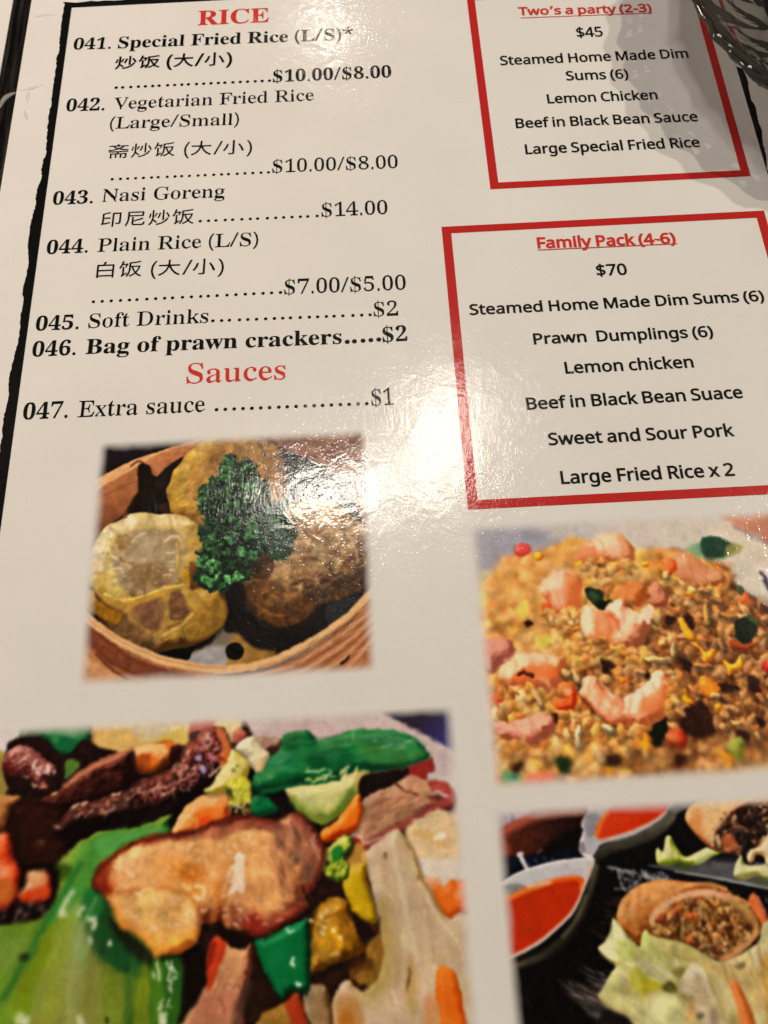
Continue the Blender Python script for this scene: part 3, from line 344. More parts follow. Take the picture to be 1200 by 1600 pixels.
bs 288 151,-10 122,-6 73,9 60,4 51,-9 36,-9 36,105 53,105 66,68 87,39 112,21 140,15 162,18 179,27 189,40 192,58 183,84 156,105 76,148 54,169 41,193 37,220 44,259 65,291 98,312 141,319 213,305 223,308 230,319 244,319 244,222 228,222 215,254 196,277 174,291 149,296 130,294 116,286 108,274 105,259 107,244 115,232 146,212 221,172 241,151 253,127 257,95 250,51 228,18 194,-3
rs 270 151,-10 128,-6 108,6 73,9 60,4 51,-9 36,-9 51,20 39,48 36,105 53,105 66,68 83,39 102,21 140,15 170,18 184,27 194,40 198,58 192,84 172,105 107,139 70,169 57,193 50,240 51,259 71,291 97,301 119,315 141,319 206,306 223,308 230,319 244,319 228,295 241,270 244,222 228,222 215,254 199,277 182,291 149,296 123,294 111,286 102,274 98,259 99,244 105,232 146,200 205,172 226,151 238,127 235,111 243,95 244,51 221,18 173,-7
bt 228 124,-9 89,-4 66,10 53,36 48,71 48,279 20,279 20,300 88,369 129,424 144,424 144,310 208,310 208,279 144,279 144,82 149,51 157,43 168,40 189,49 206,75 222,66 198,24 165,-1
rt 210 124,-9 98,-4 68,36 64,71 64,279 36,279 36,300 56,317 129,424 144,424 144,395 125,310 192,310 192,279 129,279 133,51 139,43 169,40 189,49 206,75 222,66 210,45 160,11 152,-1
bu 375 131,-10 91,-3 65,17 51,51 46,97 46,248 39,282 29,291 11,294 11,310 142,310 144,58 151,46 162,38 177,36 205,43 228,66 226,269 221,283 209,291 189,294 189,310 324,310 326,51 331,39 342,33 360,30 360,13 300,7 228,-10 228,40 209,19 186,3 160,-7
ru 357 131,-10 103,-3 97,7 81,17 66,51 61,97 61,248 56,282 49,291 35,294 37,310 118,310 124,281 129,58 135,46 144,38 179,36 227,43 244,66 242,269 238,283 229,291 205,294 205,310 308,310 305,284 306,51 322,33 336,30 336,13 340,11 300,7 228,-10 252,15 246,40 194,19 154,-7
bw 435 122,-10 17,265 6,284 -11,293 -11,310 138,310 138,293 120,289 114,276 120,253 167,127 211,235 190,288 168,295 168,310 323,310 323,293 302,288 296,276 336,141 382,256 387,275 380,289 356,295 356,310 445,310 445,295 433,292 425,284 304,-10 289,-10 223,197 140,-10
rw 417 122,-10 112,17 92,127 75,155 25,284 5,293 5,310 123,310 123,293 98,289 99,266 151,127 178,154 189,181 220,208 226,235 209,288 184,295 184,310 307,310 307,293 283,288 280,269 294,214 321,141 345,164 382,256 387,275 383,289 370,295 370,310 431,310 431,295 426,292 369,151 338,124 314,17 304,-10 289,-10 277,42 266,119 238,197 213,171 202,145 170,119 149,16 140,-10
bx 319 5,0 5,15 34,29 62,56 123,136 43,263 24,285 4,293 4,310 169,310 169,294 147,291 140,280 149,260 183,206 224,257 234,279 227,290 201,294 201,310 311,310 311,296 283,283 254,254 198,184 303,21 319,15 319,0 155,0 155,16 178,19 185,30 173,59 138,114 97,61 85,34 92,20 118,15 118,0
rx 301 24,0 24,15 92,96 123,116 141,136 45,285 20,293 20,310 153,310 153,294 132,291 121,280 166,206 197,223 237,279 236,290 220,294 220,310 292,310 292,296 235,231 201,207 180,184 281,21 303,15 303,0 171,0 171,16 201,19 204,30 191,59 155,114 124,96 97,61 82,34 82,20 114,15 98,15 98,0
s$ 384 170,-39 170,33 98,39 42,55 42,112 100,93 170,85 170,220 112,241 73,266 49,299 42,341 50,385 76,419 117,441 170,451 170,510 213,510 213,451 278,444 331,426 313,377 266,392 213,400 213,265 287,238 313,222 331,202 343,178 347,148 338,105 312,72 269,48 213,36 213,-39|170,280 170,399 138,393 117,382 104,366 99,346 103,322 115,305 136,291|213,88 247,95 271,106 284,123 289,144 285,166 273,182 250,195 213,206
s( 201 126,-106 81,-43 51,28 33,104 27,184 33,265 51,342 81,415 126,480 181,480 140,413 110,340 93,264 87,185 93,108 110,32 140,-40 181,-106
s) 201 21,-106 62,-40 91,32 109,108 115,185 109,264 91,340 61,413 20,480 76,480 120,415 151,342 169,265 175,184 169,104 151,28 120,-43 76,-106
s- 216 27,154 27,206 189,206 189,154
s0 384 191,-7 142,1 102,22 72,59 43,137 33,240 37,313 49,373 69,422 99,458 140,480 191,487 241,480 281,458 312,422 341,344 351,240 347,169 335,108 314,59 284,23 243,1|191,44 237,56 268,92 286,154 291,240 286,326 268,388 237,424 191,437 145,424 115,388 98,326 92,240 98,154 115,93 145,56
s2 384 32,0 32,49 219,240 241,268 257,296 266,324 269,355 263,390 246,415 219,431 185,436 152,433 123,424 69,390 38,430 68,452 102,470 141,482 185,486 245,478 291,452 320,412 330,359 326,322 314,288 296,256 271,224 107,54 349,54 349,0
s3 384 162,-7 92,-1 60,7 30,19 30,75 95,51 163,43 218,49 256,68 277,98 284,138 275,176 249,202 206,217 150,222 103,222 103,273 150,273 202,279 240,298 263,326 271,363 265,394 247,417 219,432 183,437 147,434 117,425 62,396 33,437 62,455 96,471 137,483 183,486 248,478 294,453 322,415 331,367 324,324 304,290 273,267 232,253 232,250 282,237 318,214 339,179 346,136 341,97 326,62 302,33 266,11 220,-2
s4 384 244,0 244,109 14,109 14,159 240,482 301,482 301,162 371,162 371,109 301,109 301,0|74,162 244,162 244,402
s5 384 167,-7 97,0 67,8 42,19 42,75 69,62 101,52 167,44 215,50 253,69 277,101 285,147 278,189 257,219 219,238 165,244 83,234 54,253 72,480 312,480 312,426 122,426 111,287 185,294 251,285 302,257 335,213 346,153 334,87 299,36 242,4
s6 384 200,-7 157,-1 118,16 84,45 59,86 42,139 37,205 39,256 46,307 59,354 79,397 108,434 146,462 195,480 257,486 316,480 316,430 288,436 258,438 215,434 181,422 153,404 132,380 117,351 106,318 96,244 100,244 119,266 143,284 174,296 214,300 270,291 314,262 343,216 353,154 342,87 311,36 263,4|199,43 238,50 268,70 288,105 294,154 288,195 271,227 242,247 201,254 172,251 146,241 126,226 110,208 100,187 97,166 100,137 108,108 122,82 142,61 168,48
s7 384 91,0 288,426 30,426 30,480 351,480 351,434 156,0
sB 437 65,0 65,480 202,480 281,473 338,453 373,417 384,361 378,322 361,290 332,268 293,255 293,251 322,244 348,234 369,218 386,197 397,170 400,136 389,79 356,36 303,9 234,0|126,275 214,275 266,280 299,295 316,320 322,354 315,388 294,411 258,424 205,428 126,428|126,51 222,51 276,57 311,76 330,105 336,141 329,175 310,202 274,219 218,225 126,225
sC 424 261,-7 194,1 139,24 96,60 65,109 47,170 41,240 48,309 67,368 100,418 146,455 203,478 271,486 342,479 404,458 379,407 330,425 271,433 223,427 182,410 149,381 116,320 105,240 115,160 146,98 178,69 219,52 270,46 330,52 385,65 385,13 329,-2
sD 490 65,0 65,480 213,480 281,473 338,453 385,419 420,374 442,315 449,244 442,170 420,109 383,61 333,27 272,7 199,0|126,52 191,52 261,59 315,82 354,120 378,174 385,242 380,301 364,348 338,383 281,417 204,428 126,428
sF 349 65,0 65,480 333,480 333,426 126,426 126,257 320,257 320,203 126,203 126,0
sH 498 65,0 65,480 126,480 126,277 371,277 371,480 432,480 432,0 371,0 371,224 126,224 126,0
sL 352 65,0 65,480 126,480 126,54 335,54 335,0
sM 609 65,0 65,480 154,480 303,87 455,480 544,480 544,0 484,0 488,414 326,0 277,0 117,414 121,0
sP 406 65,0 65,480 192,480 273,470 329,443 361,398 372,338 368,300 354,264 330,233 294,208 245,192 181,187 126,187 126,0|126,238 174,238 234,244 276,261 301,290 310,336 302,376 280,405 242,422 187,428 126,428
sR 418 65,0 65,480 197,480 275,471 329,446 361,403 372,343 369,308 358,279 342,256 322,239 276,215 408,0 337,0 221,198 126,198 126,0|126,249 197,249 248,255 283,272 303,301 310,340 303,381 281,407 245,422 194,427 126,427
sS 369 166,-7 91,-1 34,16 34,74 94,54 169,46 216,51 249,66 270,91 277,123 274,145 267,163 253,178 232,192 110,246 72,276 48,314 40,364 45,400 60,429 83,454 114,471 151,483 193,486 266,479 326,459 307,408 253,426 192,433 153,428 124,414 107,392 101,363 104,341 111,323 125,308 144,294 278,233 303,214 322,191 333,163 337,128 326,72 291,29 236,2
sT 373 156,0 156,426 7,426 7,480 366,480 366,426 217,426 217,0
sa 377 144,-7 100,0 63,19 39,52 31,100 41,148 73,183 127,206 203,215 265,217 260,277 245,301 222,314 190,318 136,310 89,291 71,335 126,357 159,364 193,366 251,359 291,337 314,300 322,245 322,0 279,0 268,51 241,25 216,7 185,-3|158,41 200,47 234,66 256,98 264,144 264,176 154,167 118,152 98,130 92,99 97,73 110,55 132,44
sc 322 201,-7 156,-2 117,13 83,38 58,73 42,120 37,178 42,238 59,286 85,322 119,347 160,362 206,367 259,361 300,347 282,298 244,310 204,315 145,300 110,254 98,179 105,121 124,79 156,53 201,44 253,50 294,65 294,13 254,-2
sd 413 185,-7 124,5 77,40 47,98 37,179 47,261 78,319 125,355 185,367 223,363 254,351 278,334 297,314 301,314 297,367 297,510 356,510 356,0 308,0 300,48 254,9 223,-3|194,42 243,50 274,74 292,113 298,179 292,238 275,282 244,309 193,318 152,308 122,280 104,235 98,178 104,121 122,78 152,51
se 379 210,-7 162,-2 120,14 85,40 59,76 42,122 37,177 42,232 57,279 81,316 112,344 151,361 196,367 239,362 276,347 305,322 327,290 340,250 345,169 98,169 107,115 129,76 165,52 213,44 274,50 328,69 328,17 274,-1|99,216 283,216 277,257 262,290 234,311 195,318 158,312 129,291 109,259
sf 231 73,0 73,314 10,314 10,342 73,362 81,443 104,483 141,506 190,514 229,510 260,502 244,455 191,465 165,460 147,446 136,420 132,360 223,360 223,314 132,314 132,0
sg 413 195,-161 123,-155 65,-138 65,-84 125,-105 198,-112 240,-105 271,-85 291,-53 300,48 268,17 231,-1 185,-7 123,6 76,42 47,101 37,179 47,256 76,316 123,354 185,367 219,363 249,353 275,336 298,312 301,312 309,360 356,360 356,-6 346,-74 317,-122 267,-151|194,42 241,49 273,71 292,109 298,179 292,243 273,285 240,309 193,317 153,308 123,281 104,237 98,179 104,120 123,77 153,50
sh 415 57,0 57,510 116,510 116,361 113,310 117,310 137,334 164,352 195,362 229,366 287,358 328,335 352,294 361,234 361,0 302,0 302,230 293,278 266,307 222,317 171,309 139,283 122,242 116,186 116,0
si 173 87,420 74,422 62,429 55,441 52,457 55,474 62,486 74,493 87,495 100,493 111,486 119,474 122,457 119,441 111,429 100,422|57,0 57,360 116,360 116,0
sk 359 57,0 57,510 116,510 113,185 158,238 273,360 343,360 197,206 353,0 281,0 156,168 116,132 116,0
sl 173 57,0 57,510 116,510 116,0
sm 628 57,0 57,360 105,360 113,311 117,311 137,336 162,353 192,363 223,367 273,360 310,340 333,306 336,306 358,333 386,352 418,363 452,367 505,359 543,335 566,295 574,234 574,0 515,0 515,232 507,279 483,308 442,317 397,309 367,287 350,250 345,199 345,0 286,0 286,232 278,279 253,308 212,317 166,309 137,283 121,242 116,187 116,0
sn 415 57,0 57,360 105,360 113,311 117,311 138,336 165,353 197,363 230,367 287,359 328,335 352,295 361,234 361,0 302,0 302,230 293,278 266,307 222,317 171,309 139,283 122,242 116,187 116,0
so 406 202,-7 157,-1 117,15 84,42 58,79 42,125 37,181 48,260 82,318 135,355 204,367 250,361 290,345 324,318 349,282 365,236 370,181 359,101 325,42 271,6|203,42 251,52 283,80 303,123 309,181 303,238 283,281 251,308 203,317 155,308 123,281 104,238 98,181 104,123 123,80 156,52
sp 413 57,-161 57,360 105,360 113,311 158,351 189,363 228,367 288,355 335,320 366,262 376,181 366,100 335,41 288,5 228,-7 190,-3 159,9 135,26 116,46 112,46 116,-13 116,-161|219,42 249,47 273,60 291,82 305,110 312,143 315,181 309,237 291,280 261,308 218,317 171,309 140,286 123,247 116,181 122,122 138,78 169,51
sr 277 57,0 57,360 105,360 112,294 135,322 160,345 190,361 225,367 267,363 260,308 221,313 194,309 169,298 147,280 131,256 120,226 116,192 116,0
ss 322 148,-7 83,-1 35,16 35,70 87,50 118,43 149,41 188,45 214,55 229,72 234,94 227,118 200,140 86,191 64,206 48,223 38,244 34,271 44,312 72,342 115,360 169,367 231,360 284,343 264,296 216,312 165,318 133,315 110,307 95,293 91,275 93,261 99,249 129,229 242,180 263,165 279,147 288,126 291,99 282,53 253,20 207,0
st 242 167,-7 140,-4 115,3 94,16 77,37 65,66 62,105 62,314 11,314 11,343 62,366 86,443 121,443 121,360 225,360 225,314 121,314 121,106 125,77 137,57 155,46 177,42 228,49 228,4 201,-4
su 415 184,-7 127,1 86,25 61,65 53,124 53,360 113,360 113,128 122,81 148,52 193,42 243,51 276,76 293,117 299,173 299,360 358,360 358,0 310,0 301,48 277,23 250,6 218,-3
sw 528 106,1 7,361 69,361 132,110 142,61 144,61 159,125 232,361 297,361 373,108 383,62 385,62 410,169 460,361 520,361 420,1 351,1 265,299 262,299 238,203 173,1
sx 355 12,0 142,184 18,360 85,360 178,224 270,360 336,360 212,184 343,0 276,0 178,144 79,0
sy 343 56,-161 7,-156 7,-109 47,-113 75,-108 97,-95 114,-75 146,-1 1,360 64,360 160,104 172,57 175,57 206,156 279,360 343,360 187,-50 166,-96 139,-131 103,-154
c炒 350 29,222 24,177 13,137 34,129 44,173 49,220|125,233 99,160 115,152 146,224|173,235 162,178 146,129 168,118 185,169 197,230|271,232 295,182 311,136 334,144 318,190 294,239|294,123 258,63 203,22 126,-4 140,-27 221,3 280,49 318,115|222,294 222,77 247,77 247,294|68,292 65,108 50,46 14,-11 33,-29 66,18 84,71 125,21 143,40 89,98 93,173 93,292
c饭 350 53,293 36,218 9,157 29,140 46,175 61,216 111,216 93,169 114,161 141,235 124,241 67,239 78,289|54,-25 128,40 120,60 83,31 83,172 58,172 58,31 51,9 38,-5|308,287 238,270 154,261 152,114 140,48 112,-14 133,-29 162,33 176,102 180,167 189,167 208,105 234,51 198,17 156,-7 172,-28 213,-4 249,29 281,-4 319,-29 337,-8 298,16 265,49 298,110 319,187 298,190 180,190 180,240 258,249 326,266|290,167 273,116 250,72 228,117 212,167
c大 350 161,294 156,194 22,194 22,167 152,167 129,101 86,41 15,-6 35,-27 106,20 150,80 175,147 209,73 255,14 316,-27 335,-3 275,37 229,95 197,167 330,167 330,194 184,194 190,294
c小 350 162,289 162,8 160,1 95,-1 105,-28 147,-27 173,-23 187,-13 191,8 191,289|247,200 288,118 313,42 342,54 315,129 272,209|71,207 49,131 11,62 36,48 76,120 100,202
c斋 350 46,84 46,-28 72,-28 72,62 125,62 125,-18 149,-18 149,62 202,62 202,-18 226,-18 226,62 281,62 281,0 277,-5 247,-5 255,-27 296,-23 305,-15 307,84 176,84 187,111 327,111 327,134 24,134 24,111 159,111 151,84|234,240 207,219 175,202 140,219 112,240|145,287 162,263 23,263 23,240 81,240 109,213 145,191 81,175 12,165 27,142 103,156 174,177 244,156 322,145 337,168 268,176 205,191 240,213 268,240 327,240 327,263 194,263 169,296
c印 350 33,13 60,23 160,50 158,74 63,51 63,145 160,145 160,171 63,171 63,236 159,266 138,287 92,269 36,253 36,64 31,48 21,40|187,270 187,-27 213,-27 213,243 294,243 292,55 240,54 250,26 284,27 306,32 317,42 320,61 320,270
c尼 350 60,277 57,117 47,49 20,-15 43,-28 71,38 83,110 86,178 301,178 301,277|86,253 275,253 275,202 86,202|282,141 149,86 149,161 123,161 123,29 128,3 145,-10 179,-13 270,-13 300,-8 316,12 323,51 298,62 291,21 269,12 179,12 154,15 149,29 149,62 300,118
c白 350 156,296 137,238 50,238 50,-28 77,-28 77,-2 273,-2 273,-26 300,-26 300,238 166,238 189,290|77,24 77,106 273,106 273,24|77,132 77,211 273,211 273,132
"""

# ---------------------------------------------------------------- printing press
# The four food photographs are flat ink on the sheet. Each is painted from
# scratch into a pixel buffer with the small numpy painter below.

_F = 1202.0
_dy = np.array([436 - 600, -2360 - 800, _F]); _dy /= np.linalg.norm(_dy)
_dx = np.array([1, -0.047, 0.0]); _dx -= _dy * _dx.dot(_dy); _dx /= np.linalg.norm(_dx)
_n = np.cross(_dx, _dy)
_Z0 = 168.7


def mm(u, v):
    """survey reading -> millimetres on the sheet (x right, y up the page)"""
    u = np.asarray(u, float); v = np.asarray(v, float)
    r = np.stack([(u - 600) / _F, (v - 800) / _F, np.ones_like(u)], -1)
    t = _n[2] * _Z0 / (r @ _n)
    p = r * t[..., None] - np.array([0, 0, _Z0])
    return np.stack([p @ _dx, p @ _dy], -1)


def lin(c):
    c = np.clip(np.asarray(c, float) / 255.0, 0, 1)
    return np.where(c <= 0.04045, c / 12.92, ((c + 0.055) / 1.055) ** 2.4)


def unlin(c):
    c = np.clip(c, 0, 1)
    return np.where(c <= 0.0031308, c * 12.92, 1.055 * c ** (1 / 2.4) - 0.055)


def smooth_loop(P, closed=True, m=6):
    P = np.asarray(P, float); n = len(P)
    idx = np.arange(n)
    if closed:
        a, b, c, d = P[(idx - 1) % n], P, P[(idx + 1) % n], P[(idx + 2) % n]
    else:
        Q = np.vstack([2 * P[0] - P[1], P, 2 * P[-1] - P[-2]])
        a, b, c, d = Q[:-3], Q[1:-2], Q[2:-1], Q[3:]
    out = []
    for t in np.arange(m) / m:
        out.append(0.5 * (2 * b + (c - a) * t + (2 * a - 5 * b + 4 * c - d) * t * t + (3 * b - a - 3 * c + d) * t ** 3))
    R = np.stack(out, 1).reshape(-1, 2)
    return R if closed else np.vstack([R, P[-1:]])


def gauss(a, s):
    if s <= 0.05: return a
    r = max(1, int(3 * s)); k = np.exp(-np.arange(-r, r + 1) ** 2 / (2 * s * s)); k /= k.sum()
    pad = [(r, r), (r, r)] + [(0, 0)] * (a.ndim - 2)
    b = np.pad(a, pad, mode='edge')
    c = sum(k[i] * b[i:i + a.shape[0]] for i in range(2 * r + 1))
    return sum(k[i] * c[:, i:i + a.shape[1]] for i in range(2 * r + 1))


BUMPK = .55


class Art:
    def __init__(self, x0, y0, x1, y1, res=0.15, seed=1, base=(30, 20, 12)):
        self.b = (x0, y0, x1, y1); self.res = res
        self.W = int((x1 - x0) / res); self.H = int((y1 - y0) / res)
        self.im = np.ones((self.H, self.W, 3)) * np.array(base, float)
        self.rng = np.random.default_rng(seed)
        self.k = 0.17 / res * 1.02                # buffer pixels per survey pixel
        self._noise = {}

    def to(self, pts):
        p = np.asarray(pts, float); q = mm(p[:, 0], p[:, 1])
        return np.stack([(q[:, 0] - self.b[0]) / self.res, (self.b[3] - q[:, 1]) / self.res], -1)

    def noise(self, cell, seed=0, oct=3):
        key = (cell, seed, oct)
        if key not in self._noise:
            r = np.random.default_rng(seed * 7 + 3); out = 0; amp = 1; tot = 0; c = cell * self.k
            for o in range(oct):
                h, w = int(self.H / c) + 4, int(self.W / c) + 4
                g = r.random((h, w)); ox, oy = r.random(2)
                y = np.arange(self.H) / c + oy; x = np.arange(self.W) / c + ox
                yi = y.astype(int); xi = x.astype(int)
                fy = (y - yi)[:, None]; fx = (x - xi)[None]
                fy = fy * fy * (3 - 2 * fy); fx = fx * fx * (3 - 2 * fx)
                v = (g[np.ix_(yi, xi)] * (1 - fy) * (1 - fx) + g[np.ix_(yi + 1, xi)] * fy * (1 - fx)
                     + g[np.ix_(yi, xi + 1)] * (1 - fy) * fx + g[np.ix_(yi + 1, xi + 1)] * fy * fx)
                out = out + amp * v; tot += amp; amp *= .5; c = max(c / 2, 1.01)
            self._noise[key] = out / tot * 2 - 1
        return self._noise[key]

    def _win(self, P, pad):
        x0 = max(0, int(P[:, 0].min() - pad)); x1 = min(self.W, int(P[:, 0].max() + pad) + 1)
        y0 = max(0, int(P[:, 1].min() - pad)); y1 = min(self.H, int(P[:, 1].max() + pad) + 1)
        return None if x1 - x0 < 1 or y1 - y0 < 1 else (x0, x1, y0, y1)

    def _dist(self, P, w, closed):
        x0, x1, y0, y1 = w
        X, Y = np.meshgrid(np.arange(x0, x1) + .5, np.arange(y0, y1) + .5)
        X = X.astype(np.float32); Y = Y.astype(np.float32)
        best = np.full(X.shape, 1e12, np.float32); ins = np.zeros(X.shape, bool); par = np.zeros(X.shape, np.float32)
        n = len(P); m = n if closed else n - 1
        for i in range(m):
            ax, ay = P[i]; bx, by = P[(i + 1) % n]
            ex, ey = bx - ax, by - ay; L = ex * ex + ey * ey + 1e-9
            t = np.clip(((X - ax) * ex + (Y - ay) * ey) / L, 0, 1)
            d = (X - ax - t * ex) ** 2 + (Y - ay - t * ey) ** 2
            if not closed:
                par = np.where(d < best, (i + t) / m, par)
            best = np.minimum(best, d)
            if closed and ay != by:
                c = (ay > Y) != (by > Y)
                ins ^= c & (X < ex * (Y - ay) / ey + ax)
        d = np.sqrt(best)
        return (np.where(ins, -d, d), par)

    # flat, soft-edged patch of ink
    def patch(self, pts, col, soft=2, alpha=1, smooth=True, var=0, cell=8, grad=None):
        P = self.to(pts)
        if smooth: P = smooth_loop(P, m=5)
        s = max(soft * self.k, .6); w = self._win(P, s + 1)
        if w is None: return
        x0, x1, y0, y1 = w
        sd, _ = self._dist(P, w, True)
        a = np.clip(.5 - sd / s, 0, 1); a = a * a * (3 - 2 * a) * alpha
        c = np.array(col, float)[None, None]
        if grad is not None:                     # grad = (other colour, from point, to point)
            g = self.to(grad[1:]); dv = g[1] - g[0]
            X, Y = np.meshgrid(np.arange(x0, x1), np.arange(y0, y1))
            t = np.clip(((X - g[0, 0]) * dv[0] + (Y - g[0, 1]) * dv[1]) / dv.dot(dv), 0, 1)[..., None]
            c = c * (1 - t) + np.array(grad[0], float) * t
        if var:
            c = c * (1 + var * self.noise(cell, 5)[y0:y1, x0:x1, None])
        I = self.im[y0:y1, x0:x1]
        I += (c - I) * a[..., None]

    # a lump of food: rounded height field lit from the upper left
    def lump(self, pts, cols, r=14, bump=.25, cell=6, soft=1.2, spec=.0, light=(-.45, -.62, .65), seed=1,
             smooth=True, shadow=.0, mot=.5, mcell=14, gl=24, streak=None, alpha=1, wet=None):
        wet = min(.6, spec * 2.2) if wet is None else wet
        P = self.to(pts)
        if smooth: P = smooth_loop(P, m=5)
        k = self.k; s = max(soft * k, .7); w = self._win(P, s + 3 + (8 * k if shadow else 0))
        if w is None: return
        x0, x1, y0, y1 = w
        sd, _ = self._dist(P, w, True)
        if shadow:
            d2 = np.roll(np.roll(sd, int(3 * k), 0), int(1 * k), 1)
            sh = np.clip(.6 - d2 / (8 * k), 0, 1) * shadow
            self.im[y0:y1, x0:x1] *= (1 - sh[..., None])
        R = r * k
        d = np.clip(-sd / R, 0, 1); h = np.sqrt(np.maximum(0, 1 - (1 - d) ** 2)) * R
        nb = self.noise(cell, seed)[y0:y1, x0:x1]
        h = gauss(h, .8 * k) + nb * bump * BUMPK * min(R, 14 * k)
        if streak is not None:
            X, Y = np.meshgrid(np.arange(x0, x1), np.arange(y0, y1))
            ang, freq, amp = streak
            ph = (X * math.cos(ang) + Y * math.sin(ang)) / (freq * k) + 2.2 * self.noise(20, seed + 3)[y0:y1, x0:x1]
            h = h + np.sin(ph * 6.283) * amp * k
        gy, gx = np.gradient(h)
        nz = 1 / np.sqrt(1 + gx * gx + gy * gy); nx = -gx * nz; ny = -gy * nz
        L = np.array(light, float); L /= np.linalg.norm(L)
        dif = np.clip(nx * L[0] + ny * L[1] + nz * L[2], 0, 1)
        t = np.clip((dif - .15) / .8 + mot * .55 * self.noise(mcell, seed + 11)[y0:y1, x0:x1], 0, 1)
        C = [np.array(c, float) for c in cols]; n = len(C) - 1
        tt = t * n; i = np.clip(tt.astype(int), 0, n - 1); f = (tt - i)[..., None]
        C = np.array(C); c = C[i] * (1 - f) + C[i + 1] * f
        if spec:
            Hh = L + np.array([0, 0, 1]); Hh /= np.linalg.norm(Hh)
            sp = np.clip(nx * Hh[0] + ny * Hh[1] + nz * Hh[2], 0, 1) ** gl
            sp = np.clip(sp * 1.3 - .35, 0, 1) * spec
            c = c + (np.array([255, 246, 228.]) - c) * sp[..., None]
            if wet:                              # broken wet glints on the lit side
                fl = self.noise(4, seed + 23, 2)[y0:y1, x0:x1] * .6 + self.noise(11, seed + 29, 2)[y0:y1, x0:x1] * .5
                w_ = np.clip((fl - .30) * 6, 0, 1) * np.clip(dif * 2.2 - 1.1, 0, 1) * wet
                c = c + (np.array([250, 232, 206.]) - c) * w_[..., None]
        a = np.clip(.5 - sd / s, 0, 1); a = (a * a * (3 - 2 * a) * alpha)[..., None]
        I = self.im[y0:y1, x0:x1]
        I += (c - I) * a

    def line(self, pts, wd, col, soft=1.2, alpha=1, taper=0, smooth=True):
        P = self.to(pts)
        if smooth and len(P) > 2: P = smooth_loop(P, False, 5)
        k = self.k; s = max(soft * k, .6); w = self._win(P, wd * k + s + 1)
        if w is None: return
        x0, x1, y0, y1 = w
        d, par = self._dist(P, w, False)
        hw = wd * k / 2
        if taper: hw = hw * (1 - taper * np.abs(2 * par - 1) ** 1.5)
        a = np.clip(.5 - (d - hw) / s, 0, 1) * alpha
        I = self.im[y0:y1, x0:x1]
        I += (np.array(col, float) - I) * a[..., None]

    # many small grains (rice, mince, leaf tips); each is a tiny lit ellipsoid
    def grains(self, pts, n, cols, ln=(4, 7), wd=(2, 3), ang=None, soft=.8, seed=3, dark=.45, alpha=1, fall=None, gloss=0):
        P = self.to(pts); rg = np.random.default_rng(seed); k = self.k
        w = self._win(P, 0); x0, x1, y0, y1 = w
        sd, _ = self._dist(P, w, True)
        ys, xs = np.nonzero(sd < 0); C = np.array(cols, float)
        if len(ys) == 0: return
        for j in rg.integers(0, len(ys), n):
            cx, cy = xs[j] + x0 + rg.random(), ys[j] + y0 + rg.random()
            a = rg.uniform(*ln) * k / 2; b = rg.uniform(*wd) * k / 2
            th = rg.uniform(0, math.pi) if ang is None else rg.normal(ang[0], ang[1])
            r = int(a + 3); X0, X1, Y0, Y1 = max(0, int(cx) - r), min(self.W, int(cx) + r), max(0, int(cy) - r), min(self.H, int(cy) + r)
            if X1 <= X0 or Y1 <= Y0: continue
            X, Y = np.meshgrid(np.arange(X0, X1) + .5 - cx, np.arange(Y0, Y1) + .5 - cy)
            u = (X * math.cos(th) + Y * math.sin(th)) / a; v = (-X * math.sin(th) + Y * math.cos(th)) / b
            q = np.sqrt(u * u + v * v)
            al = np.clip((1 - q) * b / (soft * k) + .5, 0, 1) * alpha
            c = C[rg.integers(len(C))] * rg.uniform(.86, 1.1)
            if fall is not None: c = c * fall(cx / self.W, cy / self.H)
            sh = 1 - dark * np.clip((X * .45 + Y * .75) / (b * 1.1) * .5 + .25, 0, 1)
            hl = np.clip(1 - ((X + b * .35) ** 2 + (Y + b * .45) ** 2) / (b * b * .55), 0, 1) * gloss
            cc = c * sh[..., None]; cc = cc + (np.array([255, 240, 214.]) - cc) * hl[..., None]
            I = self.im[Y0:Y1, X0:X1]
            I += (cc - I) * al[..., None]

    def gleams(self, pts, n, ln=(3, 8), wd=(1, 2.2), seed=9, alpha=.8, col=(250, 236, 214), ang=None):
        self.grains(pts, n, [col], ln, wd, ang, 1.0, seed, 0, alpha)

    def dab(self, x, y, ln, wd, th, col, soft=.8, alpha=1, dark=.3):
        """one small lit stroke centred on a survey point"""
        cx, cy = self.to([(x, y)])[0]; k = self.k; a = ln * k / 2; b = wd * k / 2; r = int(a + 3)
        X0, X1, Y0, Y1 = max(0, int(cx) - r), min(self.W, int(cx) + r), max(0, int(cy) - r), min(self.H, int(cy) + r)
        if X1 <= X0 or Y1 <= Y0: return
        X, Y = np.meshgrid(np.arange(X0, X1) + .5 - cx, np.arange(Y0, Y1) + .5 - cy)
        u = (X * math.cos(th) + Y * math.sin(th)) / a; v = (-X * math.sin(th) + Y * math.cos(th)) / b
        al = np.clip((1 - np.sqrt(u * u + v * v)) * b / (soft * k) + .5, 0, 1) * alpha
        sh = 1 - dark * np.clip((X * .45 + Y * .75) / b * .5 + .25, 0, 1)
        I = self.im[Y0:Y1, X0:X1]; I += (np.array(col, float) * sh[..., None] - I) * al[..., None]

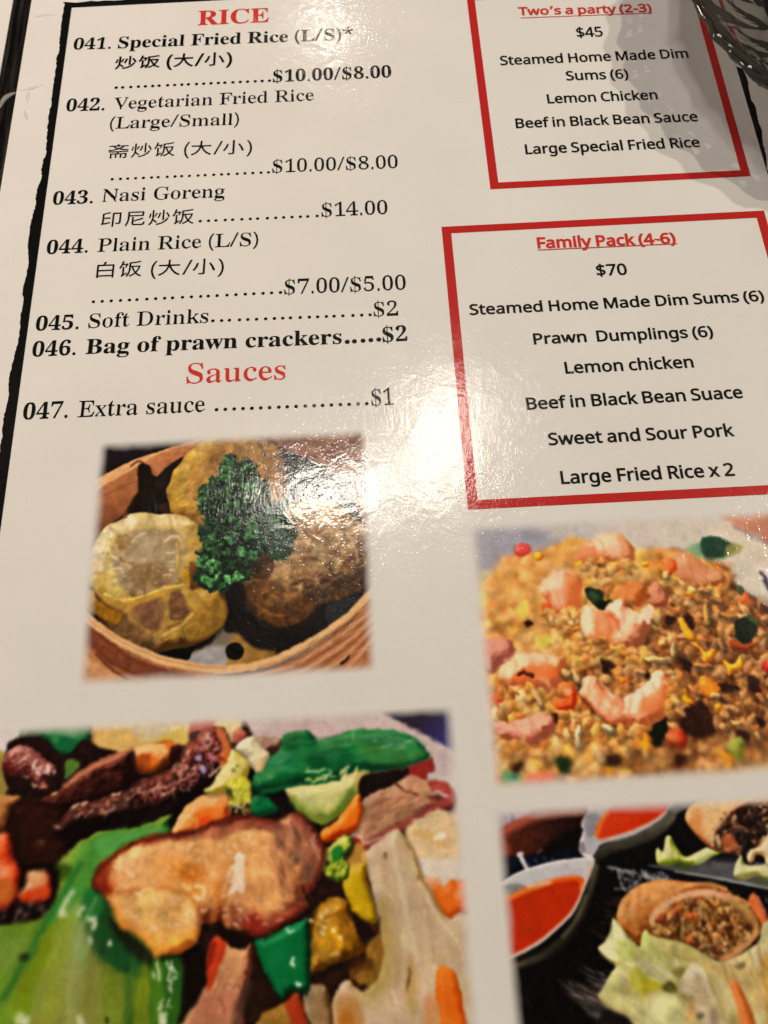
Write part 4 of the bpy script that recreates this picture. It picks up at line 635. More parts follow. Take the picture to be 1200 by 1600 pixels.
    def modulate(self, pts, amp, cell, seed=1, soft=6, warm=0.0, oct=3):
        """lighten and darken what is there by a cloud of noise"""
        P = smooth_loop(self.to(pts), m=4); s = soft * self.k; w = self._win(P, s + 1)
        if w is None: return
        x0, x1, y0, y1 = w; sd, _ = self._dist(P, w, True)
        a = np.clip(.5 - sd / s, 0, 1); n = self.noise(cell, seed, oct)[y0:y1, x0:x1] * amp * a
        self.im[y0:y1, x0:x1] *= np.clip(1 + n[..., None] * np.array([1 - warm, 1, 1 + warm]), .15, 1.8)

    def fibres(self, pts, n, ang, ln=(14, 40), wd=(1.2, 2.6), cols=((230, 190, 140), (130, 70, 40)), alpha=.22, seed=1, soft=1.5):
        self.grains(pts, n, cols, ln, wd, (ang, .16), soft, seed, 0, alpha)

    def soften(self, pts, s, soft=10):
        P = smooth_loop(self.to(pts), m=4); w = self._win(P, (soft + 3 * s) * self.k)
        if w is None: return
        x0, x1, y0, y1 = w; sd, _ = self._dist(P, w, True)
        a = np.clip(.5 - sd / (soft * self.k), 0, 1)[..., None]
        I = self.im[y0:y1, x0:x1]; I += (gauss(I.copy(), s * self.k) - I) * a

    def finish(self, edges, feather=11, paper=(206, 195, 177), blur=.55, grain=2.0, irr=0, black=7, gain=(1, 1, 1), warp=1.0):
        """feather the picture into blank paper and turn seen colours into ink reflectances"""
        yy, xx = np.mgrid[0:self.H, 0:self.W].astype(float); k = self.k       # hand-cut outlines turn organic
        for cell, amp, sd_ in ((9, 2.0, 61), (4, 1.3, 63)):
            xx = xx + self.noise(cell, sd_, 2) * amp * k * warp; yy = yy + self.noise(cell, sd_ + 1, 2) * amp * k * warp
        xx = np.clip(xx, 0, self.W - 1.001); yy = np.clip(yy, 0, self.H - 1.001); xi = xx.astype(int); yi = yy.astype(int)
        fx = (xx - xi)[..., None]; fy = (yy - yi)[..., None]; xj = np.minimum(xi + 1, self.W - 1); yj = np.minimum(yi + 1, self.H - 1)
        im = (self.im[yi, xi] * (1 - fx) + self.im[yi, xj] * fx) * (1 - fy) + (self.im[yj, xi] * (1 - fx) + self.im[yj, xj] * fx) * fy
        im = gauss(im, blur * self.k)
        glow = gauss(im, 5 * k); im = im + (im - glow) * .18
        ch = np.stack([self.noise(22, 91), self.noise(22, 92), self.noise(22, 93)], -1); im = im * (1 + .028 * ch)
        tex = 1 + .04 * self.noise(14, 51) + .045 * self.noise(6, 52) + .03 * self.noise(2.6, 53, 2)
        im = np.clip(im * tex[..., None] - black, 0, 255) * (1 + black / 255.) * np.array(gain)
        im = im + self.noise(1.6, 77, 2)[..., None] * grain * 1.6
        im = im + (gauss(self.rng.normal(0, 1, im.shape), .7)) * grain
        X, Y = np.meshgrid((np.arange(self.W) + .5) * self.res, (np.arange(self.H) + .5) * self.res)
        L, R, T, B = edges; f = feather * .17; w = self.W * self.res; h = self.H * self.res
        a = np.ones((self.H, self.W))
        nz = 1 + irr * self.noise(30, 41)
        for on, d in ((L, X), (R, w - X), (T, Y), (B, h - Y)):
            if on:
                t = np.clip((d - .3) / (f * on * nz), 0, 1); a *= t * t * (3 - 2 * t)
        self.alpha = a
        ref = lin(im) / lin(paper) * 0.78
        white = np.array([0.78, 0.78, 0.775])
        ref = white + (ref - white) * a[..., None] ** 1.0
        return np.clip(ref, 0.0, 0.95)


def paint_dumplings():
    A = Art(-64.8, -35.4, -2.4, 21.2, .14, 3, (32, 20, 13))
    full = [(100, 650), (640, 650), (640, 1100), (100, 1100)]
    A.patch(full, (30, 19, 13), 2, 1, False, .35, 9)
    # back right wall of the steamer
    A.patch([(430, 670), (600, 660), (600, 940), (566, 900), (566, 850), (560, 800), (540, 760), (500, 725), (455, 712)], (128, 86, 66), 7, 1, var=.3, cell=7)
    A.patch([(436, 706), (455, 708), (500, 728), (540, 760), (556, 800), (548, 808), (520, 790), (470, 784), (450, 786), (441, 745)], (38, 30, 28), 5, 1, var=.5, cell=5)
    for i in range(5):
        A.line([(470 + i * 14, 682 + i * 2), (520 + i * 12, 716 + i * 6), (556 + i * 8, 780 + i * 8), (566 + i * 6, 850)], 2, (98, 56, 42), 2, .6)
    # left wall, outside and rim
    A.patch([(120, 780), (160, 756), (215, 728), (255, 705), (310, 686), (345, 686), (312, 704), (280, 716), (262, 728), (246, 744),
             (238, 741), (233, 727), (217, 728), (216, 752), (216, 768), (208, 792), (196, 806), (165, 824), (140, 850), (110, 860)],
            (165, 100, 58), 2.5, 1, False, .16, 10, grad=((120, 68, 38), (190, 740), (205, 815)))
    A.patch([(110, 768), (165, 740), (205, 720), (232, 711), (262, 700), (315, 684), (335, 682), (300, 698), (262, 712), (226, 722), (205, 735), (170, 754), (120, 790)],
            (208, 152, 97), 2.2, 1, False, .1, 6)
    A.patch([(262, 702), (300, 690), (330, 690), (296, 705), (268, 716), (250, 738), (243, 742), (238, 728), (226, 722)], (170, 106, 64), 2.2, .85, var=.2, cell=5)
    A.line([(205, 728), (216, 721), (224, 724)], 3, (96, 52, 28), 1.5, .9)
    A.patch([(217, 727), (233, 727), (238, 742), (242, 760), (235, 780), (222, 768), (216, 752)], (24, 15, 10), 3, 1)
    A.patch([(140, 690), (300, 672), (272, 694), (236, 706), (200, 720), (166, 734), (140, 750)], (28, 17, 20), 3, 1, False)
    A.line([(160, 776), (200, 757), (216, 752)], 1.4, (112, 60, 34), 1.5, .6)
    A.patch([(216, 770), (262, 765), (270, 806), (215, 801), (200, 800), (170, 822), (150, 840), (190, 808)], (22, 13, 8), 5, .9, var=.3)
    A.patch([(248, 790), (262, 786), (268, 802), (250, 800)], (70, 44, 28), 3, .6)

    # dumpling at the back
    back = [(312, 692), (294, 706), (282, 722), (270, 738), (266, 752), (259, 767), (264, 786), (268, 804), (290, 822), (318, 838), (350, 842), (400, 810),
            (446, 788), (449, 760), (443, 728), (438, 702), (410, 686), (360, 680), (330, 682)]
    A.lump(back, [(74, 42, 12), (142, 98, 34), (176, 128, 46), (200, 158, 70)], 26, .22, 9, 1.5, .12, seed=2, mot=.7, shadow=.5)
    A.patch([(340, 686), (400, 684), (438, 700), (446, 760), (440, 786), (400, 800), (360, 770), (330, 745), (322, 720)], (146, 100, 58), 18, .6, var=.3, cell=6)
    A.patch([(300, 735), (325, 722), (322, 760), (305, 790), (290, 775)], (168, 116, 62), 8, .5, var=.3)
    A.line([(330, 690), (312, 712), (303, 735), (296, 752)], 6, (188, 142, 62), 4, .6)
    A.line([(272, 748), (268, 770), (274, 800)], 4, (178, 128, 48), 3, .5)
    A.patch([(276, 800), (318, 800), (326, 840), (300, 835)], (112, 66, 26), 14, .5)
    A.line([(404, 690), (410, 702), (414, 712)], 4, (96, 52, 30), 3, .7)
    A.grains([(330, 690), (436, 694), (446, 780), (380, 800), (330, 760)], 260, [(186, 138, 88), (120, 76, 46), (158, 108, 66), (205, 164, 116)], (3, 7), (1.5, 2.6), soft=1.2, seed=5, alpha=.5)
    # floor of the steamer: liner, holes
    A.patch([(240, 1040), (292, 1020), (330, 1004), (352, 960), (430, 1000), (470, 1010), (520, 990), (470, 1035), (360, 1052)], (120, 101, 82), 8, 1, var=.18, cell=7)
    A.patch([(352, 960), (360, 915), (376, 912), (386, 945), (400, 968), (425, 985), (470, 978), (515, 945), (545, 920), (575, 890), (575, 935),
             (540, 968), (498, 994), (450, 1018), (415, 1026), (392, 1012), (370, 992), (350, 985)], (20, 15, 13), 5, 1, var=.6, cell=3)
    A.patch([(366, 990), (396, 1012), (430, 1018), (410, 1034), (372, 1044), (352, 1040)], (152, 108, 44), 8, .9, var=.2, cell=8)
    A.patch([(300, 1022), (330, 1010), (352, 1012), (350, 1042), (312, 1042), (292, 1034)], (156, 146, 138), 8, .9, var=.1)
    A.patch([(246, 1018), (268, 1008), (305, 1006), (300, 1020), (292, 1032), (262, 1026)], (10, 8, 7), 2.5, 1)
    A.patch([(352, 1017), (356, 1007), (366, 1003), (376, 1007), (380, 1017), (376, 1027), (366, 1031), (356, 1027)], (14, 9, 7), 1.6, 1)
    A.patch([(518, 930), (556, 912), (566, 922), (534, 962), (508, 972)], (52, 56, 54), 6, .6, var=.5, cell=3)

    # right dumpling
    rd = [(438, 800), (452, 787), (480, 779), (508, 780), (530, 790), (552, 808), (570, 822), (582, 850), (580, 895), (560, 925), (528, 936),
          (500, 944), (486, 956), (470, 972), (448, 979), (432, 980), (418, 970), (402, 966), (400, 950), (385, 935), (370, 920), (372, 900), (392, 870), (420, 850), (436, 830)]
    A.lump(rd, [(60, 34, 14), (104, 68, 36), (140, 102, 60), (162, 126, 80), (186, 150, 104)], 44, .16, 8, 2.2, .04, (-.15, -.75, .6), seed=4, mot=.75, mcell=9, shadow=.4)
    A.grains(rd, 900, [(190, 152, 100), (122, 84, 48), (160, 120, 74), (210, 180, 134), (96, 62, 34)], (3, 9), (1.6, 3.2), soft=2, seed=6, alpha=.22)
    A.patch([(385, 890), (420, 900), (470, 930), (500, 935), (480, 962), (440, 978), (405, 965), (372, 925)], (92, 54, 20), 14, .55, var=.45, cell=6)
    for q, c, a in (([(470, 872), (490, 872), (505, 880), (520, 895)], (78, 44, 20), .7), ([(455, 845), (480, 838), (500, 846)], (100, 66, 40), .5),
                    ([(420, 905), (450, 896), (480, 900), (500, 915)], (182, 140, 70), .6), ([(500, 905), (530, 898), (560, 900)], (70, 44, 30), .7),
                    ([(478, 880), (500, 880), (515, 896)], (196, 158, 92), .5), ([(540, 830), (552, 850), (560, 880)], (208, 178, 128), .5),
                    ([(430, 925), (455, 930), (480, 925)], (150, 100, 42), .5), ([(400, 945), (425, 960), (450, 962)], (150, 96, 34), .5),
                    ([(392, 885), (425, 870), (455, 868)], (190, 150, 90), .45), ([(450, 800), (470, 792), (500, 792)], (206, 172, 120), .6)):
        A.line(q, 4, c, 3.5, a, .5)

    # front dumpling, skirt first
    A.lump([(128, 918), (150, 922), (300, 922), (330, 905), (346, 915), (354, 935), (356, 955), (350, 972), (334, 992), (306, 1008), (276, 1014), (240, 1020),
            (205, 1012), (172, 985), (152, 964), (140, 958), (124, 960)], [(70, 42, 14), (124, 86, 32), (160, 120, 50), (182, 142, 70)], 22, .18, 8, 1.6, .1, seed=7, mot=.6, shadow=.7)
    A.patch([(290, 945), (335, 930), (352, 945), (350, 972), (322, 996), (292, 1000), (284, 975)], (142, 102, 34), 7, .8, var=.14, cell=8)
    A.patch([(205, 950), (252, 932), (256, 975), (238, 986), (212, 972)], (118, 78, 52), 3, .95, var=.22, cell=4)
    A.patch([(265, 928), (284, 926), (297, 954), (280, 968), (265, 965)], (114, 74, 46), 3, .95, var=.22, cell=4)
    A.patch([(165, 950), (190, 952), (215, 980), (250, 1000), (240, 1014), (205, 1005), (172, 980)], (104, 72, 44), 6, .8, var=.3, cell=5)
    A.patch([(140, 935), (158, 940), (190, 958), (180, 975), (152, 960), (138, 952)], (146, 96, 16), 5, .8, var=.2)
    A.line([(256, 930), (258, 950), (258, 970), (250, 990), (246, 1000)], 9, (160, 120, 58), 6, .75)
    A.line([(300, 960), (280, 978), (255, 992)], 4, (196, 154, 78), 2, .8)
    A.line([(308, 972), (285, 985), (258, 1000)], 3, (170, 126, 60), 2, .7)
    A.line([(200, 945), (205, 958), (214, 968)], 10, (166, 124, 52), 6, .6)
    A.line([(286, 985), (292, 1000)], 2, (90, 60, 26), 2, .6)
    # skirt top dark gap on the left
    A.patch([(148, 922), (156, 930), (172, 944), (178, 952), (165, 946), (150, 934)], (70, 40, 12), 3, .8)
    # upper body
    ub = [(140, 870), (146, 852), (154, 838), (164, 823), (186, 813), (196, 810), (202, 804), (214, 801), (232, 801), (246, 804), (262, 803), (280, 804),
          (296, 811), (308, 819), (316, 828), (319, 845), (320, 866), (314, 886), (300, 906), (296, 918), (286, 915), (268, 918), (240, 930), (212, 940), (186, 944),
          (170, 940), (158, 930), (148, 920), (138, 905)]
    A.lump(ub, [(120, 84, 28), (168, 130, 58), (188, 154, 84), (204, 176, 112), (222, 198, 146)], 22, .12, 9, 1.4, .16, seed=9, mot=.5, mcell=12)
    A.patch([(176, 852), (196, 834), (226, 826), (256, 828), (284, 836), (290, 860), (282, 890), (274, 912), (250, 922), (214, 930), (196, 922), (184, 905), (176, 880)],
            (158, 130, 94), 7, .85, var=.16, cell=8)
    A.patch([(205, 886), (230, 880), (262, 888), (266, 912), (235, 924), (208, 915)], (132, 96, 56), 8, .7, var=.2, cell=6)
    A.patch([(210, 838), (240, 832), (250, 860), (225, 880), (200, 870)], (176, 150, 118), 8, .5, var=.15)
    A.patch([(180, 842), (205, 836), (200, 856), (182, 866)], (150, 112, 62), 6, .6)
    A.patch([(290, 822), (312, 832), (316, 862), (306, 886), (292, 896), (290, 860)], (176, 136, 60), 5, .75, var=.15)
    A.patch([(138, 905), (150, 890), (170, 900), (190, 920), (205, 934), (180, 944), (160, 932), (146, 920)], (196, 162, 84), 5, .75, var=.12)
    A.line([(258, 846), (268, 838), (280, 840), (284, 852), (276, 862), (262, 864)], 3, (214, 192, 160), 2, .75)
    A.line([(266, 848), (276, 846), (278, 856)], 4, (140, 108, 82), 3, .7)
    A.line([(206, 846), (216, 838), (226, 834)], 3, (212, 190, 152), 2, .6)
    A.line([(168, 856), (174, 868), (184, 874)], 2.5, (224, 204, 160), 2, .7)
    A.line([(188, 872), (196, 880), (208, 880)], 2.5, (118, 72, 34), 2.5, .6)
    A.line([(182, 858), (192, 856), (206, 860)], 2.5, (124, 84, 46), 2.5, .5)
    for j, (x, y) in enumerate(((262, 870), (268, 878), (258, 884), (272, 892), (250, 874), (262, 898), (196, 882), (184, 888), (218, 862))):
        A.line([(x - 6, y + (j % 3) - 1), (x, y - 1), (x + 6, y + 1)], 2, (214, 192, 158) if j % 2 else (180, 150, 112), 1.6, .65)
    # rolled rim of the front wrapper
    A.line([(158, 922), (168, 936), (184, 943), (210, 940), (236, 932), (256, 924), (270, 918), (286, 918), (294, 926), (297, 938), (303, 946), (318, 938), (334, 926)], 10, (172, 130, 50), 5, .9)
    A.line([(164, 928), (186, 937), (214, 934), (240, 925), (262, 917), (284, 914)], 3, (214, 178, 92), 2.2, .75)
    A.line([(280, 846), (280, 870), (278, 888), (286, 904), (292, 922)], 8, (178, 138, 62), 5, .75)
    A.line([(276, 850), (277, 872), (276, 888)], 2, (216, 190, 130), 2, .6)
    A.patch([(286, 890), (300, 896), (296, 918), (290, 912)], (184, 130, 20), 4, .7)
    A.patch([(296, 880), (310, 885), (318, 905), (312, 920), (298, 920)], (100, 58, 22), 4, .85, var=.2)
    A.line([(298, 930), (310, 922), (330, 920)], 5, (168, 126, 44), 3, .7)
    A.line([(170, 822), (190, 812), (204, 804), (240, 803)], 2, (206, 176, 104), 1.8, .7)
    A.gleams(ub, 60, (2, 5), (1, 1.7), 21, .5, (236, 214, 170))

    # pleats of the wrapper
    for q, w_, c, a_ in (([(160, 838), (176, 846), (184, 862)], 4, (214, 188, 132), .5), ([(186, 816), (196, 828), (204, 836)], 4, (206, 178, 116), .5), ([(214, 803), (222, 814), (228, 826)], 4, (204, 172, 104), .45), ([(246, 806), (250, 816), (256, 828)], 4, (208, 178, 116), .5),
                         ([(278, 806), (278, 820), (282, 836)], 5, (196, 160, 90), .5), ([(304, 820), (296, 834), (290, 850)], 5, (150, 112, 50), .5), ([(148, 870), (162, 876), (176, 880)], 5, (206, 180, 128), .5), ([(144, 895), (160, 896), (180, 900)], 4, (150, 110, 52), .4),
                         ([(172, 824), (184, 836), (190, 846)], 4, (146, 108, 48), .45), ([(232, 802), (238, 814), (242, 826)], 4, (148, 110, 50), .4), ([(264, 804), (266, 816), (270, 830)], 4, (150, 112, 54), .4), ([(316, 850), (302, 862), (290, 872)], 4, (206, 172, 104), .45),
                         ([(314, 876), (300, 884), (292, 894)], 4, (140, 100, 42), .45)):
        A.line(q, w_, c, 4, a_, .4)
    A.modulate(ub, .16, 9, 5); A.modulate(rd, .28, 8, 6); A.modulate(back, .2, 10, 7); A.modulate([(140, 930), (340, 920), (350, 970), (250, 1015), (170, 985)], .2, 8, 8)
    # basket front rim and outer wall
    A.patch([(110, 958), (128, 962), (150, 975), (190, 1008), (250, 1034), (310, 1050), (356, 1056), (410, 1050), (460, 1030), (510, 1000), (548, 970), (575, 940), (610, 920),
             (610, 1120), (100, 1120)], (168, 106, 64), 2.5, 1, False, .12, 8)
    A.patch([(120, 975), (146, 978), (190, 1014), (240, 1040), (300, 1056), (250, 1062), (190, 1050), (150, 1020), (128, 1000)], (112, 56, 34), 8, .9, var=.22, cell=8)
    A.patch([(120, 1020), (150, 1034), (190, 1062), (120, 1080)], (196, 140, 90), 5, .8, var=.1)
    for q, a in (([(150, 1022), (176, 1046), (200, 1062)], .8), ([(140, 1000), (168, 1030), (210, 1052)], .5), ([(156, 990), (200, 1026), (260, 1050)], .4)):
        A.line(q, 3, (92, 42, 22), 2.5, a)
    A.line([(112, 955), (132, 962), (156, 980), (192, 1004), (250, 1030), (306, 1042), (352, 1046), (404, 1039), (452, 1020), (500, 994), (540, 966), (562, 944), (590, 915)], 10, (214, 164, 108), 2.6, .97)
    A.line([(128, 960), (160, 983), (196, 1005), (252, 1029), (306, 1040), (352, 1043)], 2, (188, 128, 70), 1.8, .8)
    A.line([(404, 1044), (452, 1026), (500, 1000), (540, 972), (572, 945)], 2.5, (176, 112, 64), 2, .6)
    for i in range(7):
        o = i * 9
        A.line([(380 + o * 1.6, 1060 + o * .2), (452 + o, 1040 + o * .45), (505 + o * .8, 1010 + o * .5), (550 + o * .4, 978 + o * .6), (590, 945 + o * .8)], 2.2 if i % 2 else 3.4,
               (132, 74, 42) if i % 2 else (206, 150, 102), 2, .75)
    A.patch([(530, 1037), (540, 1028), (545, 1022), (543, 1031), (534, 1038)], (40, 16, 10), 1.5, .95)
    A.grains([(420, 1050), (590, 930), (600, 1060), (430, 1070)], 160, [(214, 160, 112), (150, 92, 56), (128, 70, 40)], (8, 18), (1, 1.8), (-.55, .1), 1.2, 8, .1, .4)

    # parsley
    ps = [(356, 716), (366, 718), (372, 728), (384, 722), (392, 728), (399, 744), (400, 756), (412, 760), (416, 772), (412, 780), (430, 788), (445, 784), (444, 796),
          (436, 806), (452, 822), (456, 840), (452, 854), (440, 868), (428, 866), (420, 852), (412, 858), (416, 876), (404, 872), (402, 890), (388, 900), (376, 898), (372, 912), (360, 910),
          (350, 920), (338, 912), (328, 918), (316, 910), (306, 902), (318, 888), (312, 868), (320, 850), (314, 832), (326, 812), (312, 796), (314, 770), (328, 756), (340, 748), (350, 730)]
    A.patch(ps, (16, 30, 18), 3, .96, var=.5, cell=3)
    ring = smooth_loop(np.array(ps, float), m=4); rgp = random.Random(8)
    for x_, y_ in ring:
        for _ in range(2):
            ex, ey = x_ + rgp.uniform(-5, 5), y_ + rgp.uniform(-5, 5)
            A.grains([(ex - 4, ey - 4), (ex + 4, ey - 4), (ex + 4, ey + 4), (ex - 4, ey + 4)], 4, [(28, 60, 34), (44, 88, 48), (20, 42, 28)], (3, 6), (1.8, 3.2), soft=.9, seed=int(ex * 3 + ey), dark=.6)
    G = [(30, 66, 36), (40, 86, 46), (24, 52, 30), (50, 100, 54), (34, 72, 46), (60, 114, 60)]
    A.grains(ps, 420, G, (4, 9), (2.2, 4.2), soft=1, seed=11, dark=.75)
    rgp = random.Random(21); inside = A.to(ps)
    cl = []
    for _ in range(150):                          # curled leaflets: a dark pocket and a fan of bright tips
        x_, y_ = rgp.uniform(306, 456), rgp.uniform(716, 918)
        c_ = False; n_ = len(ps)
        for q in range(n_):
            (ax, ay), (bx, by) = ps[q], ps[(q + 1) % n_]
            if (ay > y_) != (by > y_) and x_ < (bx - ax) * (y_ - ay) / (by - ay) + ax: c_ = not c_
        if c_: cl.append((x_, y_))
    cl.sort(key=lambda c: c[1])
    for x_, y_ in cl:
        r_ = rgp.uniform(6, 11); base = rgp.uniform(0, 6.28); br = rgp.uniform(.75, 1.2) * (1.25 if y_ > 862 and x_ < 385 else 1) * (.8 if x_ > 405 else 1)
        A.dab(x_ + 2, y_ + 3, r_ * 1.7, r_ * 1.2, base, (12, 26, 15), 3, .75, 0)
        for t_ in range(9):
            an = base + (t_ - 4) * .36 + rgp.uniform(-.12, .12); rr_ = r_ * rgp.uniform(.75, 1.1)
            g_ = rgp.uniform(.7, 1.25) * br
            A.dab(x_ + math.cos(an) * rr_ * .5, y_ + math.sin(an) * rr_ * .5, rr_, rgp.uniform(1.8, 3.2), an, (48 * g_, 90 * g_, 46 * g_), .9, .95, .5)
            A.dab(x_ + math.cos(an) * rr_ * .9, y_ + math.sin(an) * rr_ * .9, rgp.uniform(2.4, 4), rgp.uniform(1.8, 2.8), an + 1.2, (92 * g_, 138 * g_, 80 * g_), .9, .9, .3)
    A.grains([(400, 820), (448, 822), (450, 850), (420, 862)], 60, [(60, 84, 78), (84, 104, 98)], (3, 7), (1.4, 2.4), soft=1, seed=14, dark=.5, alpha=.7)
    for q in ([(330, 770), (350, 800), (340, 840)], [(360, 760), (380, 800), (372, 850), (350, 880)], [(400, 780), (415, 815), (400, 850)], [(335, 850), (352, 878), (345, 905)], [(375, 740), (365, 780)]):
        A.line(q, 5, (12, 24, 15), 4, .75)
    A.grains(ps, 330, [(96, 140, 90), (120, 158, 112), (150, 176, 146)], (2, 4), (1, 1.7), soft=.8, seed=15, dark=.3, alpha=.4)
    A.patch([(404, 868), (420, 864), (428, 884), (418, 902), (396, 905), (392, 890)], (62, 34, 18), 4, .8, var=.3)
    A.patch([(360, 914), (374, 908), (384, 930), (376, 960), (360, 950), (352, 930)], (18, 13, 11), 4, .85)
    return A, A.finish((1, 1, 1, 1), 17, blur=.75, grain=2.2, irr=.25, warp=.45)


def paint_fried_rice():
    A = Art(17.6, -59.0, 101.5, -3.4, .15, 5, (196, 190, 190))
    A.patch([(700, 790), (960, 790), (900, 850), (800, 880), (745, 900), (700, 900)], (146, 146, 172), 14, 1, var=.06)
    A.patch([(820, 790), (1010, 780), (1120, 790), (1090, 850), (1000, 860), (960, 830), (880, 845)], (186, 182, 190), 20, .8)
    A.patch([(1110, 792), (1160, 800), (1230, 790), (1420, 780), (1420, 860), (1230, 862), (1185, 838), (1150, 822)], (190, 134, 116), 10, 1, grad=((150, 84, 72), (1150, 800), (1260, 850)))
    A.line([(1150, 824), (1185, 842), (1230, 866)], 5, (120, 92, 120), 7, .6)
    A.patch([(1180, 880), (1300, 880), (1420, 900), (1420, 1200), (1300, 1010), (1200, 940)], (206, 200, 200), 14, .6)
    A.line([(1188, 894), (1196, 906), (1206, 926), (1220, 950)], 5, (58, 46, 84), 3, .95, .2)
    A.patch([(1072, 858), (1095, 848), (1102, 868), (1085, 874)], (110, 150, 120), 8, .9)
    A.patch([(1096, 840), (1108, 838), (1130, 842), (1148, 852), (1146, 862), (1126, 872), (1104, 874), (1096, 862)], (22, 62, 48), 5, 1, var=.3)
    A.patch([(1138, 850), (1154, 850), (1160, 858), (1146, 868), (1132, 870)], (148, 140, 78), 7, .85)
    A.line([(1104, 874), (1124, 874), (1140, 866)], 3, (96, 130, 80), 4, .7)
    A.patch([(740, 905), (780, 900), (790, 960), (780, 1060), (740, 1060)], (176, 176, 150), 12, .8)

    mound = [(738, 1000), (748, 965), (758, 930), (764, 905), (778, 886), (800, 870), (815, 858), (830, 866), (850, 862), (868, 852), (892, 846), (912, 843), (935, 850), (980, 866), (1000, 866),
             (1018, 864), (1040, 858), (1062, 860), (1085, 874), (1108, 876), (1128, 884), (1142, 900), (1155, 918), (1172, 930), (1200, 948), (1260, 990), (1420, 1060), (1420, 1150), (1260, 1180),
             (1190, 1188), (1150, 1206), (1080, 1215), (1000, 1225), (900, 1240), (760, 1250), (730, 1150)]
    A.lump(mound, [(70, 28, 6), (140, 74, 26), (188, 112, 48), (214, 142, 70)], 50, .30, 7, 6, 0, (-.5, -.5, .6), 3, mot=1.0, mcell=9)
    A.patch([(1000, 920), (1080, 930), (1420, 1000), (1420, 1200), (1100, 1210), (1000, 1200), (960, 1180), (990, 1060)], (66, 28, 8), 40, .75, var=.5, cell=8)
    A.patch([(745, 990), (800, 960), (900, 960), (905, 1060), (880, 1120), (760, 1130)], (196, 124, 62), 30, .55, var=.25, cell=8)
    warm = [(220, 162, 92), (208, 140, 68), (232, 184, 116), (196, 122, 58), (222, 156, 76), (240, 202, 140), (228, 180, 84)]
    dark = [(190, 132, 76), (168, 108, 54), (206, 150, 94), (146, 86, 40), (214, 166, 112), (178, 120, 68)]
    yellow = [(230, 178, 70), (222, 160, 44), (238, 202, 112)]
    rgt = [(1010, 900), (1060, 920), (1170, 950), (1420, 1010), (1420, 1195), (1100, 1205), (960, 1190), (880, 1180), (930, 1130), (1000, 1040)]
    lft = [(738, 990), (770, 890), (900, 850), (1000, 870), (1060, 900), (1030, 960), (960, 1030), (900, 1040), (880, 1200), (760, 1225)]
    A.grains(mound, 420, [(150, 88, 40), (178, 112, 56), (126, 66, 26), (198, 134, 74)], (18, 34), (12, 22), soft=6, seed=1, dark=.5, alpha=.8)
    A.grains(mound, 900, dark, (11, 20), (6, 9), soft=2.2, seed=2, dark=.5, gloss=.1)
    A.grains(lft, 300, warm, (16, 30), (12, 20), soft=6, seed=5, dark=.4, alpha=.75)
    A.modulate(mound, .32, 11, 3, 8)
    A.grains(rgt, 420, dark, (13, 23), (6.5, 9.5), soft=1.8, seed=4, dark=.5, gloss=.14)
    A.grains(lft, 460, warm, (12, 20), (7, 10), soft=3, seed=6, dark=.4, gloss=.12)
    A.grains([(870, 1110), (1000, 1130), (980, 1220), (800, 1230), (770, 1160)], 170, warm, (12, 21), (7, 10), soft=2, seed=7, dark=.45, gloss=.15)
    A.grains([(940, 860), (1060, 865), (1140, 900), (1120, 940), (960, 900)], 80, yellow + warm, (12, 24), (7, 11), soft=3, seed=8, dark=.4, gloss=.12)
    A.patch([(1040, 940), (1180, 990), (1420, 1060), (1420, 1200), (1080, 1200), (990, 1150), (1040, 1060)], (96, 48, 18), 60, .30); A.modulate(rgt, .62, 7.5, 4, 12, .12); A.modulate(lft, .26, 8, 9, 10, .10)
    A.grains(rgt, 130, [(206, 146, 90), (222, 168, 112), (190, 126, 70)], (14, 24), (6.5, 9), soft=1.6, seed=12, dark=.45, gloss=.25)
    A.grains(lft, 90, [(236, 196, 130), (228, 176, 100)], (13, 22), (7, 9), soft=2.4, seed=13, dark=.35, gloss=.2)
    A.patch([(764, 890), (860, 852), (960, 848), (1000, 880), (900, 905), (840, 960), (770, 950)], (222, 168, 104), 22, .35)
    A.soften([(742, 900), (900, 840), (1060, 850), (1170, 910), (1120, 930), (960, 905), (880, 960), (860, 1040), (800, 1100), (740, 1100)], 2.6, 26)
    # dark gaps
    for q in ([(1060, 1115), (1085, 1095), (1100, 1100), (1115, 1125), (1112, 1150), (1080, 1150), (1062, 1135)], [(1120, 1068), (1150, 1072), (1156, 1078), (1130, 1082)],
              [(1068, 960), (1084, 965), (1082, 985), (1070, 975)], [(1062, 1030), (1080, 1036), (1078, 1052), (1066, 1046)], [(940, 1030), (960, 1036), (950, 1052), (940, 1046)],
              [(1150, 985), (1164, 975), (1158, 1000)], [(1150, 1140), (1170, 1146), (1168, 1164), (1152, 1158)], [(1055, 1180), (1075, 1182), (1070, 1196), (1056, 1192)],
              [(1002, 1050), (1014, 1052), (1010, 1060)], [(860, 1118), (870, 1114), (872, 1128), (862, 1130)], [(1168, 1055), (1186, 1060), (1184, 1082), (1172, 1078)],
              [(800, 1192), (820, 1190), (816, 1204), (802, 1204)], [(1048, 1046), (1056, 1044), (1054, 1056)], [(972, 1140), (985, 1140), (986, 1152), (974, 1154)],
              [(948, 1180), (968, 1178), (970, 1196), (950, 1194)], [(1040, 960), (1056, 966), (1052, 976), (1040, 972)], [(1182, 1120), (1198, 1126), (1190, 1140)]):
        A.patch(q, (28, 8, 3), 5, .85)
    A.patch([(818, 972), (826, 968), (832, 974), (824, 980)], (34, 12, 8), 3, .9)
    # prawns
    pk = [(160, 92, 54), (208, 144, 106), (224, 174, 142), (236, 204, 180)]
